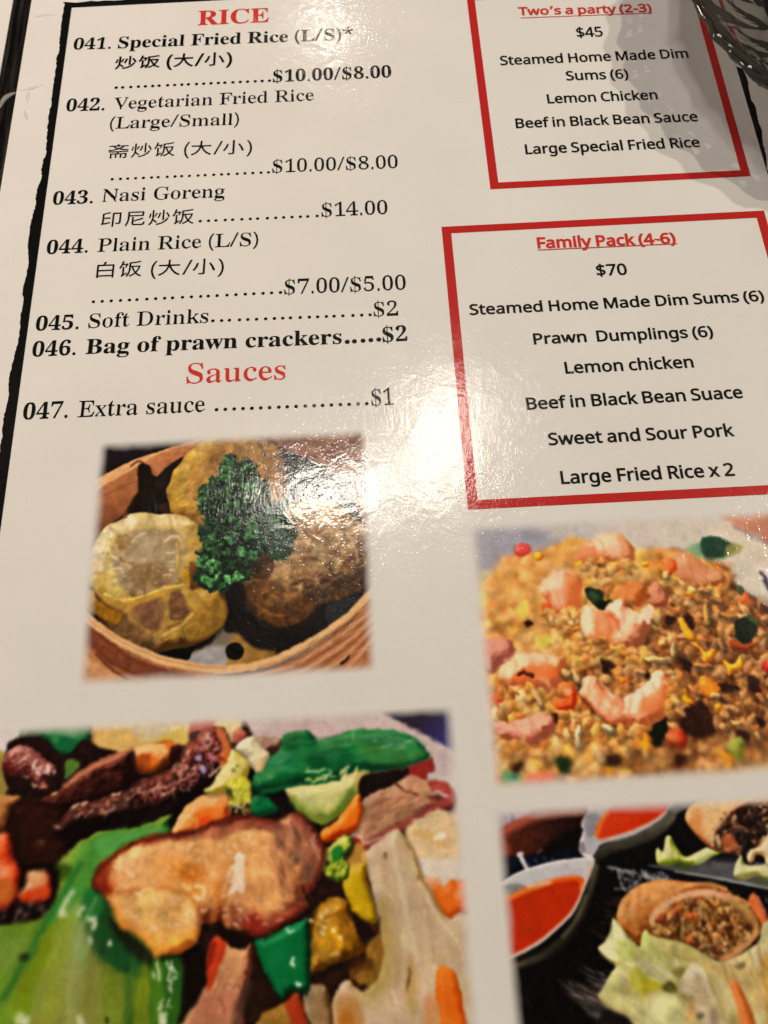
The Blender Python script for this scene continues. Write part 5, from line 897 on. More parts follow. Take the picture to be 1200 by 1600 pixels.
    A.lump([(900, 872), (905, 858), (922, 846), (940, 836), (962, 832), (980, 842), (992, 862), (990, 876), (975, 882), (940, 878), (915, 880)], pk, 20, .07, 12, 6, .1, seed=2, mot=.6)
    A.patch([(900, 862), (925, 852), (935, 876), (905, 884)], (214, 126, 82), 8, .8)
    A.patch([(950, 845), (966, 842), (974, 860), (958, 870)], (228, 190, 176), 8, .5)
    A.lump([(1052, 876), (1066, 862), (1086, 870), (1104, 884), (1124, 892), (1134, 908), (1120, 925), (1094, 925), (1070, 912), (1058, 898)],
           [(130, 74, 40), (188, 124, 86), (200, 142, 104), (210, 162, 128)], 22, .08, 12, 9, .08, seed=5, mot=.5)
    A.lump([(842, 926), (846, 910), (858, 896), (874, 890), (896, 892), (908, 906), (908, 930), (904, 950), (888, 966), (872, 958), (858, 944)],
           [(176, 92, 52), (212, 144, 108), (226, 178, 152), (226, 192, 172)], 22, .07, 12, 8, .1, seed=6, mot=.6)
    A.patch([(886, 895), (906, 908), (908, 940), (894, 960), (884, 930)], (204, 110, 58), 9, .65)
    A.lump([(906, 972), (910, 952), (918, 944), (936, 950), (944, 950), (958, 940), (972, 931), (980, 940), (984, 950), (1000, 955), (1014, 958), (1018, 972), (1013, 990), (1006, 1006),
            (992, 1018), (968, 1020), (948, 1014), (930, 1008), (914, 996)], [(140, 78, 48), (204, 136, 104), (226, 174, 144), (236, 202, 182), (240, 214, 200)], 22, .09, 12, 2.6, .10, seed=7, mot=.55, shadow=.6)
    A.patch([(932, 952), (956, 956), (962, 980), (950, 1010), (930, 1006), (926, 976)], (214, 122, 76), 9, .75, var=.15)
    A.line([(952, 960), (962, 968), (966, 980)], 5, (206, 92, 54), 4, .8)
    A.line([(908, 960), (916, 955), (918, 990)], 6, (232, 196, 168), 5, .6)
    A.patch([(1002, 946), (1012, 944), (1023, 954), (1018, 962), (1014, 974), (1006, 966)], (232, 206, 196), 3, .9)
    A.lump([(1015, 920), (1024, 908), (1036, 918), (1044, 932), (1040, 948), (1026, 950), (1016, 940)], [(130, 66, 44), (190, 122, 96), (206, 146, 122)], 12, .2, 6, 3, .05, seed=8)
    A.patch([(994, 922), (1010, 918), (1012, 940), (1000, 948), (988, 940)], (146, 60, 22), 8, .8)
    A.patch([(962, 924), (985, 906), (1000, 914), (990, 934), (968, 938)], (222, 132, 78), 7, .8)
    # left hand prawn with the orange back
    A.lump([(778, 1062), (782, 1040), (800, 1022), (822, 1017), (850, 1020), (876, 1026), (884, 1044), (878, 1068), (866, 1086), (846, 1080), (820, 1074), (796, 1078)],
           [(160, 86, 52), (212, 140, 100), (228, 178, 146), (234, 202, 178)], 24, .07, 12, 5, .08, seed=9, mot=.5, shadow=.3)
    A.patch([(800, 1056), (822, 1042), (850, 1036), (872, 1044), (868, 1058), (840, 1058), (812, 1066)], (222, 110, 54), 9, .8, var=.1)
    A.line([(809, 1054), (815, 1052), (820, 1050)], 3.5, (60, 22, 18), 2, .95); A.line([(824, 1053), (831, 1054)], 5, (66, 24, 18), 2, .9)
    A.lump([(748, 1010), (760, 998), (790, 996), (804, 1010), (800, 1030), (780, 1040), (768, 1054), (752, 1040)], [(140, 74, 66), (200, 132, 118), (206, 148, 132)], 18, .1, 9, 6, .1, seed=12, mot=.6)
    A.lump([(768, 1132), (778, 1120), (800, 1124), (822, 1120), (845, 1112), (864, 1122), (866, 1140), (848, 1158), (822, 1168), (800, 1160), (780, 1150)],
           [(140, 74, 56), (202, 136, 118), (222, 166, 148), (216, 170, 150)], 20, .12, 9, 6, .1, seed=13, mot=.7, shadow=.3)
    # curled prawn in front
    cp = [(908, 1086), (906, 1070), (912, 1058), (930, 1056), (938, 1064), (948, 1080), (962, 1084), (975, 1094), (978, 1086), (990, 1082), (1008, 1070), (1020, 1050), (1034, 1046), (1042, 1052),
          (1049, 1068), (1049, 1092), (1042, 1112), (1028, 1128), (1012, 1136), (990, 1138), (962, 1134), (940, 1122), (922, 1104)]
    A.lump(cp, [(156, 80, 44), (214, 138, 104), (232, 168, 138), (240, 196, 170), (242, 212, 194)], 20, .06, 14, 2.2, .14, seed=14, mot=.35, shadow=.8)
    A.patch([(1004, 1092), (1030, 1078), (1046, 1072), (1044, 1096), (1026, 1112), (1000, 1112)], (216, 124, 68), 9, .7)
    A.patch([(978, 1088), (1002, 1076), (1020, 1056), (1034, 1052), (1030, 1070), (1008, 1086), (984, 1106)], (240, 212, 200), 7, .7)
    A.line([(974, 1096), (972, 1106), (968, 1114)], 3, (206, 116, 84), 4, .7)
    A.line([(940, 1070), (952, 1092), (972, 1104)], 5, (214, 120, 74), 6, .6)
    A.line([(914, 1066), (922, 1090), (944, 1112)], 5, (242, 196, 178), 5, .6)
    # segments and veins of the prawns
    for q, w_, c, a_ in (([(926, 1058), (920, 1074), (920, 1092)], 3, (204, 112, 76), .5), ([(946, 1078), (938, 1094), (934, 1112)], 3, (204, 112, 76), .5), ([(962, 1085), (955, 1104), (954, 1126)], 3, (206, 116, 80), .5), ([(986, 1090), (982, 1112), (984, 1134)], 3, (206, 118, 84), .5),
                         ([(1004, 1080), (1008, 1104), (1014, 1130)], 3, (208, 120, 86), .45), ([(1016, 1064), (1028, 1084), (1040, 1108)], 3, (208, 120, 86), .45), ([(1026, 1052), (1038, 1064), (1048, 1082)], 3, (206, 116, 80), .4),
                         ([(936, 1060), (948, 1078), (966, 1086)], 3, (244, 214, 200), .6), ([(984, 1086), (1006, 1074), (1022, 1054)], 4, (244, 220, 208), .6), ([(912, 1088), (936, 1116), (966, 1132), (1000, 1136)], 3, (186, 100, 68), .5),
                         ([(944, 952), (952, 980), (948, 1010)], 3, (198, 100, 66), .5), ([(972, 936), (974, 970), (966, 1010)], 3, (198, 126, 108), .45), ([(996, 956), (992, 984), (984, 1014)], 3, (196, 126, 110), .4), ([(916, 950), (918, 970), (916, 992)], 4, (240, 216, 200), .5),
                         ([(936, 842), (944, 856), (946, 876)], 3, (206, 116, 84), .45), ([(962, 836), (972, 852), (974, 876)], 3, (206, 122, 92), .45), ([(866, 896), (862, 920), (872, 950)], 4, (236, 208, 190), .5), ([(884, 896), (880, 924), (888, 956)], 3, (206, 120, 76), .45),
                         ([(800, 1024), (806, 1040), (800, 1056)], 3, (206, 116, 80), .45), ([(826, 1020), (832, 1034), (828, 1046)], 3, (206, 116, 80), .4), ([(852, 1024), (858, 1040), (852, 1060)], 3, (204, 110, 72), .4), ([(790, 1032), (820, 1024), (856, 1024)], 4, (240, 212, 196), .5),
                         ([(800, 1126), (806, 1142), (802, 1158)], 3, (186, 110, 96), .5), ([(828, 1120), (832, 1138), (826, 1160)], 3, (186, 110, 96), .5), ([(1078, 870), (1080, 892), (1088, 918)], 3, (176, 104, 70), .45), ([(1104, 884), (1104, 904), (1110, 922)], 3, (176, 104, 70), .45)):
        A.line(q, w_, c, 4, a_, .4)
    # red and orange cubes
    for q, c in (([(768, 1086), (786, 1078), (802, 1080), (804, 1094), (790, 1104), (770, 1110), (764, 1100)], [(150, 24, 6), (206, 56, 22), (228, 90, 50)]),
                 ([(872, 1072), (884, 1064), (898, 1072), (902, 1092), (894, 1108), (872, 1108), (864, 1092)], [(160, 46, 10), (218, 96, 40), (234, 136, 76)]),
                 ([(1032, 876), (1044, 870), (1056, 880), (1054, 896), (1040, 898)], [(180, 70, 20), (224, 112, 50), (232, 140, 80)]),
                 ([(1154, 930), (1166, 926), (1170, 940), (1158, 944)], [(190, 90, 40), (232, 134, 76)]),
                 ([(1045, 1140), (1062, 1138), (1074, 1150), (1068, 1164), (1048, 1164), (1040, 1152)], [(120, 14, 2), (176, 42, 14), (206, 90, 50)]),
                 ([(823, 1210), (862, 1207), (864, 1222), (824, 1226)], [(206, 80, 60), (226, 116, 90)]),
                 ([(804, 858), (814, 848), (826, 852), (830, 862), (818, 870), (806, 868)], [(176, 60, 56), (214, 84, 80)]),
                 ([(846, 944), (860, 942), (862, 956), (850, 958)], [(196, 80, 30), (216, 104, 50)]),
                 ([(1192, 1034), (1210, 1030), (1214, 1048), (1196, 1048)], [(150, 20, 8), (210, 50, 26)]),
                 ([(1140, 1000), (1170, 1006), (1186, 1004), (1170, 1016), (1145, 1014)], [(110, 40, 10), (168, 76, 26)]),
                 ([(1092, 1060), (1104, 1058), (1126, 1078), (1118, 1094), (1100, 1086), (1090, 1070)], [(160, 80, 14), (222, 128, 26), (240, 160, 60)])):
        A.lump(q, c, 8, .2, 6, 2.2, .12, seed=3)
    A.patch([(1036, 1146), (1054, 1144), (1062, 1154), (1052, 1162)], (204, 132, 84), 4, .7)
    A.patch([(880, 1078), (892, 1076), (890, 1086)], (240, 170, 140), 3, .7)
    # greens
    for q, c in (([(916, 918), (926, 920), (938, 922), (944, 936), (946, 946), (940, 952), (930, 948), (922, 940), (916, 930)], (22, 42, 28)), ([(1150, 968), (1168, 960), (1180, 970), (1182, 990), (1172, 1004), (1156, 1002), (1148, 985)], (14, 26, 14)),
                 ([(1012, 1140), (1024, 1132), (1036, 1124), (1042, 1134), (1036, 1158), (1026, 1168), (1016, 1156)], (12, 16, 8)), ([(870, 1186), (880, 1180), (892, 1190), (890, 1206), (876, 1208)], (20, 38, 18)),
                 ([(1150, 918), (1160, 916), (1162, 926), (1154, 928)], (70, 80, 50)), ([(930, 940), (955, 936), (952, 942), (938, 950)], (16, 20, 14))):
        A.patch(q, c, 2.5, .95, var=.4, cell=4)
    A.patch([(1166, 962), (1178, 964), (1182, 974), (1176, 972)], (80, 100, 30), 3, .7)
    A.patch([(920, 926), (930, 926), (934, 934), (924, 936)], (54, 84, 48), 3, .7)
    A.lump([(1134, 1164), (1146, 1152), (1160, 1154), (1164, 1170), (1160, 1186), (1146, 1184)], [(90, 96, 24), (140, 150, 60), (170, 176, 90)], 9, .2, 7, 1.6, .1, seed=2)
    A.patch([(784, 1208), (800, 1204), (814, 1210), (808, 1224), (788, 1228)], (92, 156, 126), 6, .9)
    A.patch([(798, 1208), (810, 1210), (808, 1220), (800, 1218)], (34, 104, 84), 4, .8)
    for q in ([(745, 925), (760, 925), (762, 945), (750, 950)], [(806, 948), (825, 940), (824, 962), (812, 966)], [(834, 994), (860, 990), (864, 1004), (842, 1012)]):
        A.patch(q, (208, 208, 100), 7, .75)
    # egg
    for q in ([(1060, 968), (1068, 966), (1078, 984), (1084, 998), (1076, 1000), (1066, 988)], [(1078, 1004), (1088, 1006), (1102, 1018), (1118, 1014), (1110, 1032), (1100, 1034), (1094, 1018)],
              [(1058, 1080), (1068, 1074), (1074, 1086), (1082, 1096), (1072, 1098)], [(1128, 1032), (1146, 1036), (1158, 1024), (1162, 1042), (1146, 1046), (1140, 1056), (1134, 1044)],
              [(952, 882), (972, 876), (984, 880), (968, 892), (950, 892)], [(1062, 920), (1084, 922), (1082, 934), (1066, 932)], [(1118, 1172), (1130, 1176), (1143, 1184), (1143, 1200), (1136, 1206), (1136, 1190), (1126, 1184)],
              [(992, 1140), (1004, 1138), (1014, 1152), (1016, 1170), (1006, 1174), (994, 1158)], [(946, 1196), (958, 1200), (962, 1206), (948, 1206)], [(1118, 1100), (1128, 1098), (1126, 1110), (1118, 1108)],
              [(836, 866), (846, 862), (850, 872), (840, 876)], [(894, 960), (906, 962), (906, 978), (894, 974)], [(900, 880), (912, 878), (912, 886), (902, 888)], [(1004, 878), (1014, 880), (1012, 888), (1002, 886)]):
        A.lump(q, [(180, 104, 10), (226, 160, 24), (242, 192, 70)], 5, .2, 5, 1.8, .2, seed=4)
    for q, sd_ in (([(905, 1000), (1010, 1010), (1015, 1030), (900, 1020)], 31), ([(842, 950), (905, 950), (900, 975), (846, 975)], 32), ([(900, 1120), (960, 1140), (1030, 1136), (1000, 1152), (900, 1146)], 33),
                   ([(780, 1072), (880, 1078), (860, 1094), (785, 1090)], 34), ([(1050, 905), (1130, 920), (1125, 940), (1060, 926)], 35), ([(1045, 1050), (1062, 1050), (1060, 1120), (1046, 1120)], 36),
                   ([(780, 1160), (860, 1160), (860, 1180), (780, 1178)], 37), ([(900, 875), (990, 880), (985, 896), (905, 896)], 38), ([(770, 1100), (805, 1098), (812, 1120), (770, 1120)], 39)):
        A.grains(q, 26, warm + dark[:3], (12, 20), (6.5, 9), soft=1.8, seed=sd_, dark=.45, gloss=.2)
    # single grains picked out
    for x, y, a, l, c in ((1105, 960, 1.45, 36, (224, 170, 90)), (1040, 898, 1.5, 14, (236, 196, 130)), (903, 1150, 1.6, 38, (242, 220, 186)), (1098, 1040, .1, 34, (192, 128, 76)), (1118, 1086, .3, 20, (236, 190, 130)),
                          (1120, 938, .4, 26, (202, 140, 86)), (1024, 1030, .1, 34, (240, 206, 142)), (1052, 1016, 1.5, 24, (214, 174, 116)), (1134, 1118, .7, 22, (216, 156, 100)), (950, 1138, .5, 18, (242, 222, 184)),
                          (840, 1090, 1.0, 30, (226, 180, 126)), (1126, 1006, 1.2, 24, (196, 134, 80)), (1000, 1050, .2, 20, (206, 160, 106)), (1148, 1108, .6, 20, (210, 148, 92)), (1100, 922, .3, 22, (210, 148, 88)),
                          (1190, 1090, .8, 24, (190, 124, 70)), (1140, 962, .1, 26, (200, 134, 74)), (884, 1050, .6, 20, (226, 178, 120)), (900, 1058, 1.2, 22, (232, 186, 132)), (1010, 1180, 1.3, 22, (220, 176, 100)),
                          (938, 1182, 1.2, 30, (236, 200, 148)), (860, 1180, 1.1, 22, (222, 172, 110)), (1130, 1136, .9, 18, (222, 170, 112)), (1150, 1130, .2, 16, (230, 180, 124)), (1186, 1150, 1.2, 20, (216, 168, 116))):
        ca, sa = math.cos(a) * l / 2, math.sin(a) * l / 2; px, py = -math.sin(a) * 4.6, math.cos(a) * 4.6
        A.lump([(x - ca, y - sa), (x - ca * .6 + px, y - sa * .6 + py), (x + ca * .6 + px, y + sa * .6 + py), (x + ca, y + sa), (x + ca * .6 - px, y + sa * .6 - py), (x - ca * .6 - px, y - sa * .6 - py)],
               [tuple(v * .5 for v in c), tuple(v * .85 for v in c), c], 5, .1, 5, 1.2, .15, seed=5, shadow=.5)
    A.soften([(730, 1170), (1420, 1150), (1420, 1260), (730, 1260)], 2.4, 22)
    A.patch([(740, 1236), (900, 1226), (1080, 1208), (1180, 1196), (1300, 1170), (1300, 1260), (740, 1270)], (206, 190, 166), 22, .9)
    return A, A.finish((1, 0, 1, 1), 17, blur=.9, grain=2.0, irr=.3, gain=(1.07, 1.0, .85))


def paint_pork_and_greens():
    A = Art(-83.0, -102.6, 12.6, -41.2, .16, 7, (36, 17, 10))
    L = A.lump; P = A.patch; S = A.line
    # plate
    P([(-30, 1120), (60, 1120), (30, 1150), (12, 1176), (-30, 1190)], (196, 188, 188), 8, 1)
    P([(330, 1080), (760, 1080), (760, 1640), (690, 1640), (640, 1300), (560, 1220), (470, 1180), (400, 1160), (385, 1130)], (186, 168, 166), 6, 1, False, .04, 20)
    P([(690, 1225), (760, 1200), (770, 1420), (735, 1400), (712, 1300)], (200, 186, 176), 12, .8)
    P([(598, 1114), (640, 1108), (700, 1104), (724, 1108), (722, 1150), (710, 1172), (682, 1160), (650, 1140), (618, 1124)], (44, 32, 50), 7, 1, False, grad=((48, 52, 124), (660, 1120), (708, 1166)))
    P([(-20, 1180), (8, 1178), (12, 1230), (0, 1248), (-20, 1250)], (150, 130, 60), 6, .9)
    # back row greens and pale florets
    P([(140, 1128), (258, 1116), (380, 1110), (372, 1168), (300, 1176), (240, 1168), (178, 1184), (150, 1170)], (206, 186, 130), 7, 1, False, .1, 10)
    P([(142, 1140), (200, 1140), (250, 1158), (210, 1176), (172, 1184), (150, 1170)], (196, 156, 84), 7, .8, var=.1)
    P([(205, 1138), (258, 1128), (262, 1150), (225, 1158)], (188, 176, 152), 8, .7)
    P([(232, 1160), (262, 1146), (300, 1140), (298, 1165), (270, 1162)], (196, 168, 80), 6, .9)
    L([(36, 1136), (87, 1124), (138, 1128), (142, 1154), (132, 1164), (120, 1174), (106, 1180), (90, 1176), (72, 1158), (52, 1152), (36, 1153)], [(10, 52, 28), (34, 110, 56), (64, 140, 74)], 10, .12, 8, 2, .1, seed=2, shadow=.4)
    P([(94, 1152), (118, 1154), (124, 1164), (108, 1176), (94, 1170)], (8, 84, 46), 4, .8)
    # dark cluster behind left meat
    P([(10, 1172), (14, 1160), (30, 1152), (60, 1152), (82, 1170), (96, 1182), (106, 1178), (120, 1164), (134, 1155), (152, 1165), (178, 1174), (186, 1184), (140, 1212), (104, 1240), (60, 1250), (18, 1236), (4, 1200)], (28, 13, 9), 4, 1, var=.5, cell=5)
    P([(102, 1190), (118, 1186), (124, 1198), (110, 1212), (102, 1216), (100, 1200)], (78, 116, 44), 3, .9)
    L([(4, 1190), (12, 1176), (24, 1166), (38, 1164), (52, 1170), (66, 1182), (84, 1194), (88, 1200), (80, 1210), (74, 1222), (76, 1234), (64, 1234), (44, 1218), (22, 1212), (8, 1202)],
      [(48, 16, 14), (108, 50, 44), (150, 86, 76), (190, 130, 118)], 12, .28, 6, 1.8, .35, seed=3, mot=.6, gl=14)
    P([(4, 1200), (12, 1178), (20, 1190), (24, 1210), (12, 1210)], (84, 22, 16), 5, .7)
    A.gleams([(46, 1186), (82, 1194), (84, 1206), (60, 1210), (50, 1200)], 16, (4, 9), (1.4, 2.6), 4, .8, (232, 206, 198))
    A.gleams([(36, 1212), (70, 1230), (68, 1236), (40, 1220)], 6, (5, 10), (1.2, 2.2), 5, .8, (220, 170, 130))
    L([(-20, 1240), (0, 1240), (32, 1245), (22, 1258), (14, 1270), (10, 1288), (0, 1298), (-20, 1300)], [(96, 50, 16), (160, 104, 52), (184, 130, 76)], 10, .15, 8, 2, 0, seed=4)
    # second slab (brown, tan top edge)
    L([(62, 1250), (84, 1238), (104, 1226), (128, 1208), (152, 1192), (180, 1181), (205, 1170), (230, 1163), (254, 1158), (272, 1162), (280, 1172), (268, 1188), (256, 1202), (226, 1216), (190, 1240), (150, 1256), (100, 1268), (60, 1270)],
      [(16, 3, 2), (46, 10, 7), (80, 24, 16), (108, 42, 28)], 12, .3, 7, 1.6, .2, seed=5, mot=.8, mcell=8)
    S([(102, 1228), (128, 1208), (154, 1193), (182, 1182), (206, 1172)], 8, (170, 102, 72), 3, .9, .3)
    S([(110, 1222), (150, 1198), (190, 1180)], 2.5, (206, 146, 110), 2, .6)
    L([(204, 1180), (212, 1168), (236, 1162), (258, 1160), (280, 1164), (278, 1180), (268, 1192), (252, 1204), (236, 1210), (214, 1206)], [(140, 52, 8), (206, 112, 40), (222, 160, 96), (230, 178, 120)], 12, .16, 8, 2, .12, seed=6, mot=.5)
    P([(212, 1184), (236, 1180), (232, 1206), (216, 1206)], (150, 56, 10), 5, .8); P([(236, 1184), (246, 1184), (244, 1202), (234, 1202)], (214, 100, 16), 5, .8)
    P([(258, 1156), (272, 1158), (268, 1172), (260, 1170)], (206, 96, 24), 4, .8); P([(270, 1165), (290, 1166), (284, 1184), (270, 1196), (266, 1188)], (44, 10, 8), 4, .9)
    P([(200, 1178), (212, 1176), (214, 1208), (226, 1216), (210, 1228), (190, 1236), (196, 1200)], (20, 4, 3), 5, .85)
    # pot-black glaze between the slabs
    P([(20, 1256), (62, 1250), (110, 1262), (170, 1248), (120, 1262), (90, 1290), (140, 1300), (156, 1300), (130, 1316), (100, 1350), (84, 1372), (20, 1362), (16, 1310), (10, 1290)], (26, 10, 6), 5, 1, var=.6, cell=6)
    # third slab (wet, red)
    L([(84, 1294), (98, 1276), (116, 1260), (140, 1254), (172, 1244), (196, 1232), (218, 1217), (240, 1211), (262, 1204), (274, 1192), (284, 1176), (296, 1156), (306, 1146), (318, 1138), (338, 1134), (352, 1142), (360, 1164), (358, 1190), (344, 1204),
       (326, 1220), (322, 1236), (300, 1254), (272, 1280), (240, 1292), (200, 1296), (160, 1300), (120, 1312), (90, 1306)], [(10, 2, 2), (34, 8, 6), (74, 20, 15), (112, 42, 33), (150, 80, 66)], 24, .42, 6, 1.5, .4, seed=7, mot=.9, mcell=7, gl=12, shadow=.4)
    P([(96, 1300), (116, 1280), (160, 1274), (210, 1262), (262, 1252), (318, 1228), (322, 1244), (272, 1290), (150, 1300), (110, 1330)], (12, 4, 3), 12, .95)
    P([(70, 1300), (120, 1250), (220, 1210), (290, 1170), (330, 1190), (322, 1236), (270, 1290), (150, 1312)], (14, 4, 2), 14, .62)
    P([(62, 1262), (104, 1232), (160, 1200), (206, 1186), (222, 1216), (150, 1260)], (18, 5, 3), 10, .5)
    P([(336, 1140), (350, 1142), (360, 1166), (359, 1188), (346, 1200), (340, 1180), (344, 1160)], (196, 106, 56), 5, .9, var=.15, cell=6)
    P([(350, 1180), (362, 1184), (356, 1194), (348, 1198)], (206, 90, 20), 4, .8)
    P([(298, 1128), (316, 1120), (336, 1124), (330, 1138), (314, 1140), (304, 1154), (296, 1150)], (176, 92, 82), 5, .9); P([(296, 1146), (312, 1142), (308, 1154), (298, 1158)], (60, 44, 40), 4, .9)
    L([(362, 1150), (368, 1140), (380, 1140), (388, 1150), (380, 1160), (366, 1166)], [(96, 34, 28), (164, 84, 66), (196, 122, 100)], 8, .2, 6, 3, .1, seed=2)
    P([(360, 1162), (370, 1160), (372, 1170), (362, 1170)], (50, 26, 26), 3, .9)
    A.gleams([(262, 1206), (300, 1170), (340, 1150), (350, 1196), (310, 1225), (260, 1250), (225, 1240)], 80, (2.5, 7), (1, 2.2), 8, .7, (206, 150, 150))
    A.grains([(200, 1235), (262, 1210), (300, 1170), (342, 1150), (350, 1196), (310, 1225), (230, 1256)], 150, [(150, 66, 54), (96, 24, 20), (190, 110, 96), (60, 10, 10)], (4, 9), (2, 4), soft=1.4, seed=9, dark=.5, alpha=.6)
    A.gleams([(120, 1262), (170, 1246), (180, 1262), (130, 1280)], 24, (2, 7), (1, 2), 10, .55, (214, 140, 116))
    for x, y, l in ((311, 1184, 9), (317, 1202, 11)):
        P([(x - 4, y - l / 2), (x + 4, y - l / 2), (x + 3, y + l / 2), (x - 4, y + l / 2)], (164, 146, 200), 2.5, .85)
    S([(326, 1214), (336, 1206), (346, 1198)], 2.4, (236, 196, 170), 1.5, .8); S([(326, 1180), (336, 1184)], 4, (206, 120, 140), 2, .7); S([(320, 1152), (329, 1156)], 2, (230, 190, 190), 1.5, .8)
    for q in ([(84, 1291), (90, 1293)], [(128, 1256), (136, 1254)], [(82, 1240), (87, 1238)], [(176, 1242), (186, 1238)], [(60, 1316), (66, 1314)], [(114, 1262), (122, 1256)]):
        S(q, 3, (232, 196, 168), 1.6, .85)
    P([(54, 1318), (62, 1314), (70, 1318), (60, 1324)], (96, 80, 24), 3, .6)
    # grey meat, florets
    L([(392, 1154), (406, 1149), (426, 1152), (440, 1154), (436, 1170), (424, 1176), (412, 1182), (404, 1170)], [(90, 54, 40), (148, 112, 92), (176, 142, 120)], 8, .15, 6, 2, .1, seed=5)
    P([(412, 1174), (430, 1166), (436, 1170), (418, 1184)], (50, 26, 18), 4, .8)
    P([(384, 1196), (398, 1200), (412, 1200), (400, 1216), (388, 1216)], (10, 12, 10), 3, 1)
    L([(366, 1168), (378, 1156), (394, 1150), (402, 1158), (410, 1166), (420, 1178), (418, 1190), (412, 1204), (404, 1209), (394, 1200), (384, 1186), (372, 1176)], [(150, 136, 104), (194, 182, 148), (212, 200, 166), (224, 214, 184)], 12, .16, 7, 2, .1, seed=6)
    P([(398, 1186), (412, 1188), (408, 1204), (398, 1200)], (204, 176, 124), 5, .7)
    # orange slice
    L([(268, 1302), (276, 1280), (288, 1262), (306, 1248), (322, 1240), (348, 1236), (362, 1248), (360, 1274), (346, 1290), (310, 1302), (286, 1306)], [(140, 50, 8), (204, 112, 40), (220, 150, 80), (226, 168, 104)], 13, .15, 8, 1.6, .12, seed=8, shadow=.5)
    P([(306, 1270), (326, 1262), (342, 1262), (350, 1274), (330, 1290), (312, 1294)], (220, 104, 28), 6, .8); P([(312, 1278), (328, 1276), (326, 1290), (314, 1294)], (210, 60, 16), 5, .8)
    L([(318, 1236), (330, 1224), (344, 1206), (354, 1190), (361, 1172), (374, 1178), (388, 1190), (391, 1198), (385, 1212), (388, 1226), (392, 1240), (389, 1254), (378, 1262), (366, 1258), (358, 1250), (352, 1238), (334, 1240)],
      [(134, 120, 30), (186, 172, 76), (206, 194, 112), (214, 206, 140)], 13, .18, 7, 1.6, .12, seed=9, shadow=.4)
    P([(358, 1222), (378, 1214), (390, 1226), (391, 1250), (376, 1262), (362, 1252)], (192, 190, 44), 6, .85, var=.25, cell=4)
    A.grains([(352, 1226), (390, 1226), (392, 1256), (372, 1264), (356, 1254)], 60, [(206, 208, 80), (150, 156, 30), (224, 220, 120)], (3, 5), (2, 3.4), soft=1, seed=10)
    P([(352, 1232), (362, 1234), (362, 1246), (354, 1244)], (60, 62, 18), 3, .9)
    A.grains([(355, 1256), (392, 1254), (396, 1272), (360, 1274)], 50, [(220, 196, 160), (60, 30, 20), (30, 12, 8), (160, 160, 60)], (2, 5), (1.4, 2.8), soft=1, seed=12)
    S([(370, 1195), (371, 1196)], 2.4, (60, 90, 30), 1, .9); S([(364, 1202), (367, 1204)], 3, (90, 120, 40), 1.5, .9)
    # snow pea pod
    P([(394, 1244), (420, 1238), (452, 1236), (480, 1262), (500, 1300), (478, 1290), (460, 1268), (430, 1284), (400, 1276)], (14, 10, 7), 3, 1)
    L([(396, 1244), (412, 1240), (426, 1252), (436, 1266), (424, 1272), (400, 1274), (392, 1260)], [(0, 52, 28), (2, 92, 46), (30, 120, 60)], 8, .1, 6, 2, .1, seed=3)
    pod = [(393, 1222), (397, 1210), (411, 1204), (418, 1192), (424, 1182), (437, 1171), (439, 1158), (446, 1148), (458, 1143), (474, 1141), (486, 1146), (494, 1158), (508, 1154), (523, 1149), (551, 1142), (577, 1139), (601, 1140), (627, 1143), (649, 1155),
           (664, 1171), (669, 1182), (653, 1191), (632, 1198), (610, 1203), (577, 1207), (560, 1210), (545, 1214), (523, 1222), (497, 1226), (467, 1229), (446, 1235), (426, 1240), (405, 1240), (394, 1232)]
    L(pod, [(0, 46, 22), (0, 78, 36), (18, 104, 50), (56, 134, 70)], 18, .06, 16, 1.4, .1, seed=4, mot=.4, mcell=20, shadow=.5)
    P([(560, 1160), (600, 1160), (640, 1164), (662, 1178), (640, 1190), (600, 1192), (566, 1186)], (72, 124, 54), 12, .75)
    P([(590, 1148), (625, 1150), (648, 1162), (622, 1170), (596, 1164)], (60, 122, 84), 9, .6)
    P([(442, 1156), (470, 1148), (480, 1160), (466, 1172), (446, 1170)], (4, 60, 30), 8, .6)
    P([(420, 1184), (450, 1176), (462, 1190), (440, 1204), (424, 1204)], (40, 122, 92), 10, .5)
    P([(480, 1170), (540, 1172), (560, 1196), (520, 1206), (482, 1200)], (0, 60, 28), 12, .6)
    S([(412, 1236), (446, 1230), (480, 1224), (516, 1218), (542, 1206)], 3, (30, 120, 60), 3, .6)
    S([(548, 1143), (580, 1141), (604, 1142), (630, 1146), (650, 1158)], 2, (70, 150, 90), 2.2, .6)
    A.gleams([(478, 1200), (522, 1200), (524, 1214), (480, 1222)], 22, (3, 10), (1, 2.2), 13, .75, (214, 220, 120), (-.3, .5))
    S([(480, 1206), (492, 1204), (506, 1202)], 2, (236, 240, 200), 1.4, .8); S([(500, 1214), (514, 1210), (518, 1204)], 2, (170, 220, 190), 1.4, .8)
    # stem piece
    L([(446, 1235), (460, 1230), (480, 1226), (500, 1224), (523, 1221), (540, 1212), (556, 1204), (574, 1204), (576, 1218), (570, 1232), (560, 1238), (548, 1250), (536, 1268), (520, 1280), (504, 1286), (490, 1284), (474, 1272), (460, 1258)],
      [(96, 112, 36), (150, 158, 76), (190, 186, 120), (206, 202, 142)], 14, .06, 12, 1.5, .1, seed=5, mot=.4, shadow=.5)
    S([(456, 1250), (474, 1268), (492, 1280), (510, 1282)], 6, (112, 130, 44), 5, .7); S([(478, 1234), (510, 1233), (536, 1224)], 2, (222, 218, 170), 2, .6)
    P([(556, 1206), (574, 1206), (574, 1222), (562, 1236), (552, 1230)], (176, 150, 70), 5, .7)
